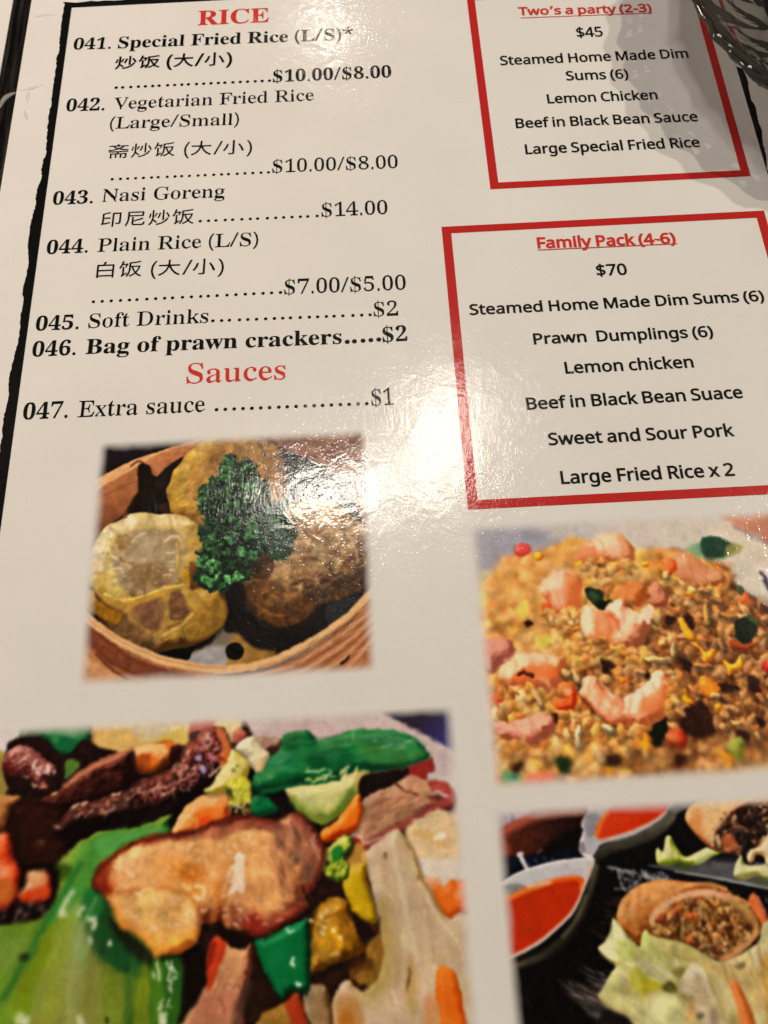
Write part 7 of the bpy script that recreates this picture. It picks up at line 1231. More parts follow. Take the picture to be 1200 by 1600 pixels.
    # wet highlights
    P([(354, 1376), (358, 1356), (366, 1350), (370, 1338), (378, 1336), (382, 1360), (382, 1388), (376, 1396), (370, 1390), (364, 1394), (356, 1396), (362, 1380)], (226, 208, 192), 4, .9)
    P([(360, 1358), (366, 1362), (362, 1374), (357, 1374)], (206, 150, 96), 3, .8); P([(372, 1384), (380, 1386), (376, 1392)], (210, 170, 150), 3, .7); S([(368, 1340), (374, 1334), (380, 1338)], 4, (236, 226, 216), 2, .8)
    S([(213, 1396), (220, 1394), (228, 1388), (236, 1388)], 3.2, (232, 196, 140), 2, .8); S([(214, 1394), (219, 1400)], 3.2, (236, 204, 150), 2, .8); S([(238, 1404), (242, 1408)], 4, (232, 204, 150), 2, .8)
    S([(306, 1384), (316, 1386), (318, 1398), (312, 1404), (304, 1401)], 3.4, (236, 208, 160), 1.8, .85); S([(286, 1382), (292, 1388), (298, 1384)], 4.5, (222, 176, 110), 2.4, .8); S([(290, 1428), (296, 1422), (300, 1424)], 4, (240, 214, 160), 2, .8)
    for x, y in ((318, 1421), (276, 1446), (294, 1438), (352, 1422), (180, 1354), (200, 1362), (206, 1368), (374, 1420), (368, 1444), (212, 1432), (240, 1448)):
        S([(x - 3, y), (x, y - 1), (x + 3, y + 1)], 2.4, (230, 196, 150), 1.6, .75)
    A.gleams([(186, 1350), (216, 1356), (222, 1372), (196, 1368)], 9, (4, 9), (1.2, 2.4), 24, .5, (236, 206, 170), (.5, .4))
    A.grains([(200, 1330), (330, 1310), (460, 1300), (480, 1380), (440, 1430), (300, 1440), (200, 1420)], 260, [(224, 176, 120), (176, 110, 60), (206, 150, 92)], (3, 9), (1.4, 3), soft=2, seed=25, dark=.1, alpha=.3)
    A.soften([(-40, 1300), (120, 1320), (140, 1640), (-40, 1640)], 1.6, 26)
    return A, A.finish((0, 1, 1, 1), 17, blur=1.15, grain=1.6, irr=.25, warp=.8, black=3, gain=(1.03, .99, .92))


def paint_spring_rolls():
    A = Art(17.2, -102.6, 101.5, -61.2, .15, 9, (11, 9, 8))
    L = A.lump; P = A.patch; S = A.line
    P([(700, 1230), (1420, 1200), (1420, 1700), (700, 1700)], (12, 9, 8), 2, 1, False, .5, 4)
    P([(766, 1250), (820, 1250), (830, 1272), (800, 1286), (776, 1304), (766, 1310)], (164, 148, 158), 6, 1); S([(800, 1272), (802, 1282)], 4, (96, 84, 110), 4, .7)
    P([(766, 1316), (780, 1300), (802, 1288), (828, 1276), (862, 1268), (915, 1262), (912, 1290), (880, 1300), (840, 1330), (800, 1344), (766, 1350)], (84, 34, 20), 9, 1, var=.3, cell=4, grad=((34, 14, 10), (800, 1290), (880, 1310)))
    S([(770, 1314), (782, 1302), (804, 1289), (830, 1277), (866, 1270), (910, 1266)], 9, (176, 84, 62), 7, .85); P([(766, 1310), (786, 1308), (796, 1330), (770, 1346)], (150, 74, 50), 9, .8)
    P([(782, 1340), (840, 1338), (900, 1326), (904, 1342), (860, 1346), (810, 1362), (782, 1376)], (16, 20, 34), 8, .8, var=.5, cell=4)
    S([(812, 1334), (815, 1340), (818, 1347), (824, 1358)], 5, (196, 190, 188), 1.8, .95); S([(810, 1336), (816, 1333)], 4, (200, 194, 190), 1.8, .8); S([(840, 1332), (846, 1328)], 3, (120, 70, 60), 2, .6)
    for x, y in ((850, 1340), (862, 1342), (836, 1344), (826, 1350)): S([(x, y), (x + 3, y + 2)], 3, (60, 80, 110), 2, .5)
    # small bowl
    P([(925, 1340), (936, 1324), (960, 1312), (990, 1302), (1020, 1288), (1040, 1270), (1052, 1256), (1060, 1262), (1052, 1284), (1030, 1306), (996, 1322), (960, 1332), (934, 1346)], (84, 78, 62), 5, 1, var=.12, grad=((22, 20, 16), (990, 1300), (1000, 1328)))
    P([(1046, 1262), (1056, 1250), (1080, 1250), (1074, 1262), (1056, 1270)], (120, 108, 112), 4, .9)
    P([(917, 1268), (909, 1282), (908, 1292), (913, 1300), (906, 1314), (904, 1328), (912, 1338), (924, 1340), (932, 1328), (942, 1318), (980, 1308), (1014, 1292), (1036, 1277), (1046, 1262), (1050, 1240), (930, 1240)], (172, 166, 168), 2.5, 1)
    P([(916, 1274), (930, 1268), (938, 1280), (930, 1302), (920, 1308), (914, 1290)], (130, 124, 128), 6, .8, var=.15); S([(912, 1300), (908, 1318), (912, 1334), (924, 1338)], 3, (222, 216, 214), 1.8, .8); P([(904, 1318), (912, 1316), (914, 1330), (908, 1332)], (104, 90, 88), 3, .7)
    P([(930, 1302), (934, 1288), (944, 1274), (954, 1262), (980, 1240), (1046, 1240), (1042, 1262), (1034, 1274), (1012, 1286), (984, 1298), (960, 1306), (940, 1313)], (200, 58, 20), 4, 1, grad=((188, 44, 10), (940, 1270), (1000, 1300)))
    S([(932, 1304), (937, 1288), (948, 1270)], 5, (226, 120, 50), 4, .8); S([(934, 1312), (960, 1308), (990, 1298), (1020, 1284), (1038, 1270)], 2.6, (196, 150, 130), 2, .8)
    # large bowl
    P([(786, 1510), (800, 1500), (840, 1484), (880, 1456), (900, 1430), (916, 1390), (926, 1350), (936, 1356), (924, 1400), (910, 1440), (884, 1476), (846, 1500), (810, 1512), (790, 1520)], (88, 78, 58), 6, 1, var=.2, grad=((20, 16, 10), (850, 1450), (880, 1480)))
    P([(770, 1388), (784, 1378), (806, 1365), (836, 1353), (868, 1345), (896, 1341), (926, 1340), (929, 1348), (918, 1376), (909, 1398), (896, 1426), (872, 1450), (840, 1477), (806, 1494), (788, 1501), (770, 1500)], (186, 180, 178), 2, 1)
    P([(780, 1386), (806, 1380), (822, 1386), (806, 1396), (790, 1400), (780, 1400)], (112, 108, 104), 5, .7, var=.2)
    S([(780, 1380), (806, 1366), (836, 1355), (868, 1347), (900, 1342), (926, 1341)], 2, (226, 220, 216), 1.6, .8)
    P([(772, 1416), (784, 1410), (806, 1396), (838, 1383), (868, 1374), (896, 1370), (912, 1374), (911, 1388), (896, 1420), (870, 1447), (836, 1474), (796, 1495), (772, 1500)], (178, 42, 6), 2.5, 1)
    S([(780, 1412), (806, 1397), (838, 1384), (868, 1375), (896, 1371), (908, 1376), (908, 1388)], 5, (216, 96, 22), 4, .85); S([(796, 1402), (822, 1392), (850, 1382), (862, 1378)], 4, (214, 120, 50), 3, .7)
    S([(826, 1385), (846, 1380), (858, 1378)], 3, (230, 190, 160), 2, .7); S([(790, 1497), (836, 1475), (870, 1448), (896, 1421), (911, 1388), (924, 1352)], 3, (206, 160, 140), 2, .85)
    S([(796, 1504), (840, 1486), (872, 1462), (894, 1438)], 4, (16, 10, 6), 3, .8); S([(880, 1462), (900, 1436), (916, 1400)], 4, (120, 108, 80), 4, .5)
    S([(950, 1355), (966, 1358), (990, 1364)], 2.4, (150, 150, 150), 2, .7); A.gleams([(948, 1352), (985, 1360), (1010, 1376), (980, 1380)], 22, (2, 5), (1, 2), 3, .4, (150, 150, 160))
    # slate edge and streaks
    P([(1012, 1352), (1046, 1350), (1100, 1346), (1130, 1338), (1170, 1344), (1260, 1362), (1260, 1400), (1150, 1378), (1060, 1362)], (84, 80, 82), 4, 1, var=.18)
    P([(1126, 1336), (1170, 1336), (1160, 1346), (1120, 1346)], (26, 22, 22), 5, .8); S([(1056, 1362), (1100, 1369), (1150, 1378), (1200, 1387), (1280, 1402)], 3.2, (150, 146, 146), 1.6, .9)
    S([(1000, 1360), (1056, 1370), (1130, 1384), (1200, 1397), (1300, 1414)], 9, (8, 7, 8), 3, 1)
    A.gleams([(966, 1358), (1030, 1362), (1060, 1376), (1010, 1384), (984, 1396), (960, 1390)], 70, (3, 7), (1.4, 3), 5, .5, (150, 146, 156)); S([(1006, 1366), (1024, 1374), (1040, 1374)], 5, (190, 180, 176), 3, .7)
    A.gleams([(1140, 1396), (1200, 1402), (1290, 1420), (1290, 1450), (1196, 1430)], 60, (3, 8), (1.4, 2.6), 6, .5, (140, 136, 146))
    for i in range(16):
        x = 872 + i * 5.4; y = 1530 + (i % 4) * 9
        S([(x, y), (x + 26, y + 14), (x + 60, y + 34)], 2.2 + (i % 3), (92, 78, 72) if i % 3 else (130, 112, 104), 3, .35, .6)
    A.gleams([(880, 1540), (930, 1510), (950, 1530), (960, 1580), (990, 1610), (940, 1600)], 60, (5, 16), (1.4, 2.8), 7, .35, (146, 128, 118), (.5, .15))
    # far roll
    L([(1070, 1280), (1074, 1264), (1084, 1254), (1110, 1246), (1150, 1240), (1220, 1236), (1260, 1240), (1260, 1330), (1200, 1336), (1160, 1336), (1132, 1332), (1112, 1326), (1096, 1314), (1082, 1298)], [(120, 62, 22), (190, 124, 64), (210, 152, 92), (222, 178, 124)], 18, .12, 9, 1.6, .1, seed=5, mot=.5, shadow=.3)
    P([(1100, 1262), (1130, 1250), (1150, 1250), (1130, 1280), (1118, 1304), (1110, 1316), (1100, 1300)], (222, 184, 130), 8, .7); P([(1078, 1270), (1092, 1262), (1096, 1290), (1084, 1292)], (206, 130, 70), 6, .6)
    face = [(1112, 1318), (1114, 1304), (1126, 1284), (1140, 1268), (1158, 1256), (1190, 1250), (1240, 1250), (1250, 1320), (1200, 1326), (1168, 1336), (1140, 1334)]
    P(face, (96, 58, 34), 3, 1, var=.4, cell=4)
    A.grains(face, 330, [(176, 128, 86), (110, 66, 36), (60, 34, 22), (206, 164, 116), (84, 50, 34), (44, 24, 16), (150, 96, 56)], (5, 12), (3, 6), soft=1.2, seed=8, dark=.6)
    A.grains([(1150, 1264), (1190, 1262), (1200, 1300), (1160, 1320), (1144, 1300)], 60, [(34, 18, 14), (70, 44, 36)], (6, 14), (3, 6), soft=1.4, seed=9, dark=.5)
    S([(1113, 1320), (1114, 1302), (1128, 1282), (1144, 1264), (1164, 1254), (1200, 1249)], 3.4, (222, 168, 124), 2.4, .8); P([(1128, 1308), (1146, 1306), (1150, 1326), (1132, 1328)], (176, 90, 46), 5, .8, var=.3, cell=4)
    P([(1158, 1326), (1178, 1320), (1180, 1346), (1166, 1350), (1158, 1340)], (24, 14, 10), 4, .9)
    # lettuce scraps
    L([(1024, 1334), (1028, 1324), (1036, 1330), (1040, 1308), (1048, 1306), (1054, 1318), (1062, 1330), (1070, 1338), (1086, 1333), (1098, 1326), (1106, 1324), (1118, 1330), (1126, 1332), (1112, 1340), (1098, 1348), (1082, 1352), (1062, 1348), (1046, 1352), (1028, 1350)],
      [(96, 112, 24), (160, 166, 66), (194, 194, 106), (214, 210, 150)], 9, .25, 7, 1.5, .08, seed=6, mot=.6, shadow=.2)
    P([(1086, 1336), (1106, 1328), (1118, 1331), (1100, 1346), (1086, 1348)], (204, 196, 156), 4, .6); P([(1052, 1348), (1078, 1350), (1074, 1362), (1058, 1360)], (60, 70, 30), 4, .7)
    L([(1146, 1366), (1150, 1348), (1158, 1336), (1164, 1350), (1180, 1352), (1200, 1350), (1230, 1350), (1240, 1380), (1200, 1376), (1182, 1368), (1166, 1374), (1152, 1372)], [(130, 124, 60), (190, 184, 122), (212, 206, 156)], 9, .2, 8, 1.6, .05, seed=7)
    L([(1167, 1338), (1172, 1328), (1186, 1322), (1196, 1310), (1206, 1302), (1240, 1300), (1240, 1360), (1200, 1354), (1194, 1340), (1182, 1334), (1178, 1344), (1170, 1348)], [(160, 120, 70), (206, 182, 132), (220, 202, 160)], 9, .15, 8, 1.6, .05, seed=8)
    P([(1172, 1378), (1186, 1368), (1200, 1374), (1204, 1386)], (76, 84, 50), 4, .8)
    # near roll
    roll = [(963, 1432), (966, 1416), (972, 1404), (984, 1392), (1004, 1380), (1034, 1374), (1068, 1376), (1106, 1381), (1131, 1386), (1144, 1396), (1166, 1406), (1182, 1420), (1190, 1440), (1187, 1456), (1174, 1474), (1153, 1492), (1131, 1502), (1117, 1496), (1095, 1484), (1068, 1473), (1045, 1470), (1023, 1462), (1008, 1470), (998, 1474), (982, 1460), (968, 1446)]
    L(roll, [(110, 48, 10), (180, 104, 42), (204, 132, 66), (218, 154, 92)], 24, .12, 9, 1.5, .1, seed=9, mot=.5, mcell=12, shadow=.4)
    for q in ([(1000, 1392), (996, 1420), (1002, 1448)], [(1016, 1386), (1010, 1412), (1012, 1436)], [(984, 1402), (980, 1430), (988, 1456)]): S(q, 5, (176, 92, 36), 6, .6)
    S([(1056, 1398), (1084, 1386), (1110, 1386), (1136, 1394), (1144, 1402)], 5, (136, 66, 22), 3, .8); S([(1050, 1394), (1080, 1382), (1112, 1381), (1134, 1388)], 4, (222, 156, 96), 3, .7)
    A.fibres(roll, 160, .25, (14, 40), (1.4, 3.4), ((226, 160, 96), (150, 80, 30), (206, 134, 66)), .14, 61, 3); A.modulate(roll, .24, 12, 62)
    for q in ([(970, 1416), (990, 1396), (1030, 1382), (1080, 1384)], [(976, 1440), (988, 1412), (1012, 1398)]): A.line(q, 3, (230, 170, 110), 4, .5, .4)
    f2 = [(1016, 1450), (1018, 1434), (1030, 1418), (1046, 1406), (1066, 1399), (1090, 1394), (1120, 1394), (1150, 1405), (1172, 1422), (1184, 1442), (1182, 1458), (1170, 1474), (1150, 1486), (1130, 1494), (1100, 1482), (1068, 1468), (1040, 1464)]
    P(f2, (150, 96, 44), 2.5, 1, var=.35, cell=5)
    A.grains(f2, 420, [(196, 140, 70), (160, 100, 44), (206, 160, 96), (130, 74, 30), (180, 120, 56), (222, 178, 110), (206, 100, 40)], (6, 14), (4, 7), soft=1.4, seed=10, dark=.55)
    for q in ([(1096, 1438), (1108, 1430), (1112, 1446), (1104, 1460), (1096, 1456)], [(1054, 1440), (1064, 1432), (1062, 1462), (1056, 1464)], [(1134, 1448), (1146, 1446), (1146, 1464), (1138, 1466)], [(1160, 1444), (1172, 1444), (1168, 1456)], [(1088, 1476), (1120, 1478), (1150, 1476), (1128, 1490), (1100, 1486)],
              [(1076, 1472), (1090, 1474), (1086, 1480)], [(1098, 1404), (1104, 1403), (1102, 1408)], [(1036, 1456), (1048, 1464), (1034, 1462)], [(1130, 1434), (1142, 1434), (1138, 1442)]):
        P(q, (58, 26, 12), 4, .9, var=.3, cell=4)
    for q, c in (([(1070, 1430), (1090, 1424), (1094, 1440), (1078, 1448)], (206, 98, 36)), ([(1104, 1444), (1118, 1440), (1120, 1454), (1108, 1456)], (210, 108, 40)), ([(1108, 1410), (1126, 1408), (1124, 1420), (1110, 1420)], (206, 118, 50)), ([(1116, 1420), (1140, 1416), (1140, 1432), (1122, 1434)], (206, 160, 80)),
                 ([(1040, 1450), (1054, 1450), (1056, 1462), (1044, 1462)], (206, 154, 70)), ([(1040, 1424), (1056, 1420), (1060, 1434), (1044, 1440)], (190, 96, 50)), ([(1146, 1430), (1162, 1436), (1158, 1456), (1148, 1454)], (180, 130, 60)), ([(1030, 1430), (1040, 1424), (1040, 1440), (1030, 1442)], (160, 60, 30))):
        L(q, [tuple(v * .5 for v in c), c, tuple(min(255, v * 1.12) for v in c)], 6, .25, 5, 2, .1, seed=11)
    A.grains(f2, 200, [(120, 66, 26), (206, 160, 96), (90, 46, 18), (190, 134, 66)], (4, 10), (2.4, 4.6), soft=1.6, seed=63, dark=.4, alpha=.75)
    S([(1018, 1438), (1030, 1420), (1046, 1408), (1066, 1400), (1090, 1395), (1118, 1396), (1146, 1406)], 6, (220, 164, 124), 3, .9); S([(1146, 1406), (1166, 1420), (1180, 1440), (1180, 1458)], 5, (190, 140, 80), 4, .7)
    S([(1182, 1456), (1166, 1474), (1148, 1488), (1128, 1500)], 5, (206, 140, 86), 3, .85); P([(1130, 1400), (1156, 1408), (1176, 1428), (1176, 1444), (1160, 1430), (1140, 1416)], (170, 130, 70), 6, .6, var=.2)
    P([(1168, 1406), (1172, 1398), (1178, 1393), (1184, 1406), (1192, 1424), (1202, 1450), (1196, 1460), (1186, 1436)], (204, 106, 56), 2.5, 1, False, .12, 6)
    S([(1184, 1402), (1196, 1430), (1206, 1456)], 4, (196, 96, 60), 2, .8)
    # lettuce heap
    heap = [(934, 1481), (944, 1472), (950, 1462), (956, 1452), (958, 1434), (968, 1446), (980, 1458), (994, 1474), (1000, 1478), (1003, 1462), (1009, 1452), (1018, 1460), (1040, 1466), (1066, 1472), (1096, 1486), (1124, 1502), (1150, 1494), (1170, 1482), (1186, 1468), (1196, 1440), (1260, 1440), (1300, 1700),
            (990, 1700), (984, 1594), (966, 1582), (950, 1572), (934, 1556), (942, 1542), (954, 1520), (961, 1508), (947, 1497)]
    L(heap, [(110, 96, 40), (166, 152, 84), (192, 180, 118), (206, 196, 142)], 14, .22, 16, 1.8, .05, seed=12, mot=.8, mcell=18)
    for q, c, s_, a in (([(958, 1436), (972, 1450), (980, 1466), (984, 1490), (966, 1500), (950, 1496), (936, 1481), (950, 1466)], (208, 204, 156), 4, .8), ([(966, 1470), (984, 1474), (996, 1490), (980, 1504), (964, 1500)], (176, 180, 84), 7, .7),
                        ([(1000, 1478), (1008, 1454), (1016, 1462), (1030, 1482), (1050, 1496), (1020, 1502), (1000, 1494)], (196, 196, 110), 4, .8), ([(1030, 1466), (1070, 1476), (1110, 1500), (1126, 1520), (1090, 1510), (1060, 1500), (1040, 1490)], (190, 172, 100), 6, .8),
                        ([(964, 1506), (990, 1492), (1000, 1496), (992, 1506), (1010, 1512), (990, 1530), (970, 1520)], (210, 206, 130), 3, .8), ([(986, 1512), (1000, 1512), (1024, 1530), (1036, 1540), (1012, 1552), (990, 1548), (984, 1530)], (180, 178, 40), 4, .85),
                        ([(1004, 1530), (1024, 1534), (1032, 1544), (1014, 1552), (1004, 1570), (1002, 1552)], (164, 150, 8), 5, .85), ([(1000, 1500), (1030, 1506), (1050, 1526), (1024, 1532), (1006, 1516)], (196, 192, 150), 6, .7),
                        ([(1034, 1542), (1046, 1532), (1056, 1540), (1056, 1550), (1040, 1550)], (74, 66, 16), 4, .9), ([(1050, 1516), (1072, 1510), (1076, 1524), (1060, 1528)], (110, 98, 36), 5, .7), ([(960, 1520), (982, 1530), (984, 1556), (960, 1556), (944, 1544)], (176, 166, 104), 6, .7),
                        ([(936, 1556), (950, 1546), (980, 1560), (1000, 1580), (980, 1590), (956, 1576)], (196, 184, 124), 6, .7), ([(1006, 1556), (1040, 1552), (1074, 1560), (1080, 1590), (1060, 1610), (1010, 1600)], (202, 190, 136), 8, .8),
                        ([(1068, 1520), (1084, 1500), (1092, 1508), (1104, 1526), (1116, 1556), (1136, 1600), (1150, 1660), (1120, 1660), (1100, 1600), (1080, 1566), (1062, 1542)], (208, 190, 158), 3, .95),
                        ([(1100, 1500), (1124, 1508), (1150, 1500), (1178, 1490), (1196, 1500), (1200, 1560), (1180, 1580), (1156, 1540), (1130, 1530)], (196, 160, 96), 7, .8), ([(1172, 1486), (1180, 1476), (1192, 1476), (1190, 1500), (1178, 1510)], (206, 190, 150), 4, .8),
                        ([(1116, 1536), (1136, 1530), (1150, 1560), (1160, 1620), (1140, 1640), (1130, 1590)], (206, 186, 130), 5, .8), ([(1148, 1508), (1162, 1502), (1164, 1510), (1154, 1514)], (92, 84, 40), 3, .8), ([(1190, 1500), (1206, 1490), (1260, 1490), (1260, 1640), (1206, 1640), (1196, 1560)], (184, 140, 60), 7, .8),
                        ([(1076, 1566), (1088, 1566), (1086, 1590), (1072, 1596)], (206, 150, 90), 4, .7), ([(1090, 1582), (1100, 1582), (1098, 1590), (1088, 1590)], (60, 50, 36), 3, .8), ([(1110, 1576), (1120, 1576), (1124, 1606), (1112, 1600)], (150, 120, 100), 4, .7),
                        ([(1140, 1588), (1154, 1588), (1160, 1640), (1146, 1640)], (146, 120, 50), 4, .6)):
        P(q, c, s_, a, var=.08, cell=10)
    for q, c in (([(1098, 1500), (1112, 1540), (1132, 1590)], (170, 144, 84)), ([(1040, 1490), (1066, 1496), (1086, 1500)], (160, 146, 70)), ([(996, 1550), (1010, 1548), (1034, 1552)], (146, 140, 60)), ([(1060, 1556), (1082, 1558)], (130, 118, 50)), ([(964, 1506), (975, 1500), (994, 1498)], (150, 150, 60)),
                 ([(1128, 1504), (1136, 1530)], (160, 130, 70)), ([(1170, 1484), (1176, 1506), (1172, 1520)], (150, 136, 84)), ([(1184, 1470), (1188, 1500), (1196, 1540)], (160, 120, 60))):
        S(q, 3, c, 3, .6)
    A.modulate(heap, .26, 14, 64, 8, .12)
    A.fibres([(960, 1470), (1060, 1490), (1080, 1600), (960, 1600)], 110, .6, (16, 44), (1.4, 3.6), ((222, 216, 168), (140, 132, 60), (206, 200, 140)), .14, 65, 3)
    A.fibres([(1080, 1500), (1200, 1490), (1200, 1610), (1100, 1610)], 120, 1.2, (18, 60), (1.6, 4), ((222, 206, 164), (150, 116, 60), (206, 180, 120)), .10, 66, 3)
    L([(1138, 1532), (1146, 1530), (1156, 1540), (1168, 1564), (1178, 1590), (1186, 1640), (1162, 1640), (1154, 1590), (1148, 1562)], [(160, 70, 16), (212, 120, 56), (222, 142, 80)], 8, .06, 10, 1.8, .06, seed=13)
    P([(940, 1580), (966, 1582), (984, 1592), (990, 1620), (930, 1640)], (26, 20, 16), 3, 1, var=.4, cell=3)
    A.soften([(880, 1560), (1260, 1560), (1260, 1680), (880, 1680)], 1.2, 30)
    return A, A.finish((1, 0, 1, 1), 15, blur=.9, grain=1.8, irr=.2, warp=.22, gain=(1, .98, .94))


# ---------------------------------------------------------------- lettering
GLYPH = {}
for _l in GLYPH_DATA.strip('\n').split('\n'):
    _k, _a, _c = _l.split(' ', 2)
    GLYPH[_k] = (int(_a) / 1000, [[tuple(int(v) / 1000 for v in p.split(',')) for p in s.split()] for s in _c.split('|')])
GLYPH['s’'] = (.20, [[(.06, .33), (.10, .33), (.15, .43), (.155, .49), (.08, .49), (.078, .43)]])
for _st, _bar in (('b', .028), ('r', .02)):
    _a, _cs = GLYPH[_st + 'S']; _w = max(x for c in _cs for x, y in c); _m = _w / 2 + .005
    GLYPH[_st + '$'] = (_a + .02, [[(x, y) for x, y in c] for c in _cs])
    GLYPH[_st + '$bar'] = (0, [[(_m - _bar / 2, -.06), (_m + _bar / 2, -.06), (_m + _bar / 2, .51), (_m - _bar / 2, .51)]])


def layout(s, st):
    """glyph loops, unit cap height, starting at x = 0; the dollar's bar comes apart as a second list"""
    x = 0.0; out = []; bars = []
    H = {'b': .455, 'r': .455, 's': .48, 'c': .455}[st]
    for ch in s:
        if ch == ' ': x += (.17 if st != 's' else .15); continue
        if 'c' + ch in GLYPH:
            a, cs = GLYPH['c' + ch]; k = 1.62
            out += [[(x + px * k, (py + .02) * k) for px, py in c] for c in cs]; x += a * k * 1.04; continue
        a, cs = GLYPH[st + ch]
        k = 1.0
        if ch in '0123456789' and st in 'br': k = .455 / .45
        out += [[(x + px, py * k) for px, py in c] for c in cs]
        if ch == '$' and st in 'br': bars += [[(x + px, py) for px, py in c] for c in GLYPH[st + '$bar'][1]]
        x += a
    x0 = min(p[0] for c in out for p in c); x1 = max(p[0] for c in out for p in c)
    f = lambda L: [[((px - x0) / (x1 - x0), py / H) for px, py in c] for c in L]
    return f(out), f(bars)


def dots_loops(cs, r):
    return [[(cx + r * math.cos(t * math.pi / 5), cy + r * math.sin(t * math.pi / 5)) for t in range(10)] for cx, cy in cs]


def row(name, segs, mat, parent, z=0.05, bold=0.02, label=None):
    """one printed row. segs: ('b'|'r'|'s', text, start, end, cap height) or ('.', start, end, count, radius)"""
    loops = []; extra = []
    for sg in segs:
        if sg[0] == '.':
            _, a, b, n, rad = sg; A_ = mm(*a); B_ = mm(*b)
            rg = random.Random(int(a[0] * 7)); ts = [i / (n - 1) for i in range(n)]
            loops += dots_loops([(A_ + (B_ - A_) * (t + (rg.choice((0, 0, 0, .05, -.12)) / n if 0 < t < 1 else 0)) - np.array([0, -rad * .7])) for t in ts], rad)
            continue
        st, s, a, b, cap = sg
        A_ = mm(*a); B_ = mm(*b)
        h = mm((a[0] + b[0]) / 2, (a[1] + b[1]) / 2 - cap)[1] - mm((a[0] + b[0]) / 2, (a[1] + b[1]) / 2)[1]
        d = B_ - A_; n_ = np.array([-d[1], d[0]]); n_ /= np.linalg.norm(n_)
        L1, L2 = layout(s, st)
        tr = lambda L: [[tuple(A_ + d * px + n_ * h * py) for px, py in c] for c in L]
        loops += tr(L1); extra += tr(L2)
    o = fill(name, loops, z, mat, parent, bold)
    if extra:
        fill('currency_stroke', extra, z + .006, mat, o)
    words = ' '.join(sg[1] for sg in segs if sg[0] != '.')
    o['label'] = label or 'printed line reading ' + words
    return o


# ---------------------------------------------------------------- table and menu
bm = bmesh.new()
bmesh.ops.create_cube(bm, size=1.0)
for v in bm.verts: v.co = Vector((v.co.x * 1.1, v.co.y * 0.8, v.co.z * 0.03))
bmesh.ops.bevel(bm, geom=bm.edges[:], offset=.004, segments=2, affect='EDGES')
me = bpy.data.meshes.new('table'); bm.to_mesh(me); bm.free()
t_ = link('table', me, M_wood, None, kind='structure'); t_.location = (0.05, 0.05, -0.0165)

menu = bpy.data.objects.new('menu', None); scene.collection.objects.link(menu)
menu.empty_display_size = .02; menu.location = (0, 0, 0)
menu['label'] = 'laminated white menu page with black torn-look border, red boxes and printed food photos'
menu['category'] = 'menu'


def jag(a, b, n, amp, rg):
    return [(a[0] + (b[0] - a[0]) * i / n + rg.uniform(-amp, amp) * (0 < i < n), a[1] + (b[1] - a[1]) * i / n + rg.uniform(-amp, amp) * (0 < i < n)) for i in range(n)]


rg = random.Random(4)
X0, X1, Y0, Y1 = -96.7, 114.5, -120.0, 177.0
slab('paper_sheet', [(X0, Y0), (X1, Y0), (X1, Y1), (X0 + .2, Y1)], -.45, 0, M_paper, menu)
slab('facing_sheet', [(-240, Y0), (-102.6, Y0), (-102.1, Y1), (-240, Y1)], -.45, 0, M_paper, menu, label='blank facing page left of the clear strip')
slab('laminate_strip', [(-102.5, Y0), (X0 - .05, Y0), (X0 + .1, Y1), (-102.0, Y1)], -.3, -.15, M_strip, menu, label='clear plastic strip between the two pages')

# raised creases where the film lifts off the page edge
def crease(pts, rad, z=.05):
    P = smooth_loop(np.array([mm(*p) for p in pts]), False, 4); bm = bmesh.new(); rings = []
    for i, p in enumerate(P):
        d = P[min(i + 1, len(P) - 1)] - P[max(i - 1, 0)]; d = d / (np.linalg.norm(d) + 1e-9); n_ = (-d[1], d[0]); t = i / (len(P) - 1); r_ = rad * (math.sin(math.pi * min(.97, max(.03, t))) ** .6)
        rings.append([bm.verts.new(((p[0] + n_[0] * r_ * math.cos(a)) / 1000, (p[1] + n_[1] * r_ * math.cos(a)) / 1000, (z + r_ * .45 * math.sin(a)) / 1000)) for a in [math.pi * q / 6 for q in range(7)]])
    for a, b in zip(rings[:-1], rings[1:]):
        for q in range(6): bm.faces.new((a[q], a[q + 1], b[q + 1], b[q]))
    bmesh.ops.recalc_face_normals(bm, faces=bm.faces[:])
    me = bpy.data.meshes.new('film_crease'); bm.to_mesh(me); bm.free()
    for f in me.polygons: f.use_smooth = True
    return link('film_crease', me, M_crease, menu)


for q, r_, z_ in (([(-2, 170), (5, 156), (13, 149), (25, 144)], .8, -.1), ([(28, 141), (45, 139), (56, 136), (67, 133)], .55, .02), ([(46, 141), (44, 150), (43, 161)], .5, .02), ([(37, 172), (40, 180), (43, 188)], .45, .02), ([(50, 28), (70, 24), (90, 23)], .35, .02)):
    crease(q, r_, z_)

# black torn-look border: straight inside, ragged outside
IN = (-84.2, 104.3, 163.8, -113.0)
left_px = [(99, 3), (101, 8), (97, 25), (95, 42), (93, 60), (93, 78), (88, 90), (88, 105), (84, 125), (82, 145), (80, 163), (76.5, 178), (74.5, 195), (74, 210), (72, 225), (72, 240), (67, 252), (64, 265), (65.5, 275),
           (60, 290), (56, 305), (56, 320), (51, 335), (48, 350), (45, 370), (43.5, 387), (45, 410), (42, 425), (36, 450), (36, 475), (32, 495), (31, 515), (27, 540), (22, 556), (18, 577), (14, 590), (14, 615), (10, 635), (5, 655), (4, 680), (0, 700), (-4, 730)]
lp = [tuple(mm(*p)) for p in left_px]
fine = []
for a, b in zip(lp[:-1], lp[1:]): fine += jag(a, b, 5, .16, rg)
fine.append(lp[-1])
y = lp[-1][1]
while y > -113: y -= rg.uniform(1, 2.4); fine.append((-87.2 + rg.uniform(-.7, .7), y))
bottom = [(IN[0] + i * 2.2, -115.8 + rg.uniform(-.6, .6)) for i in range(0, 86)]
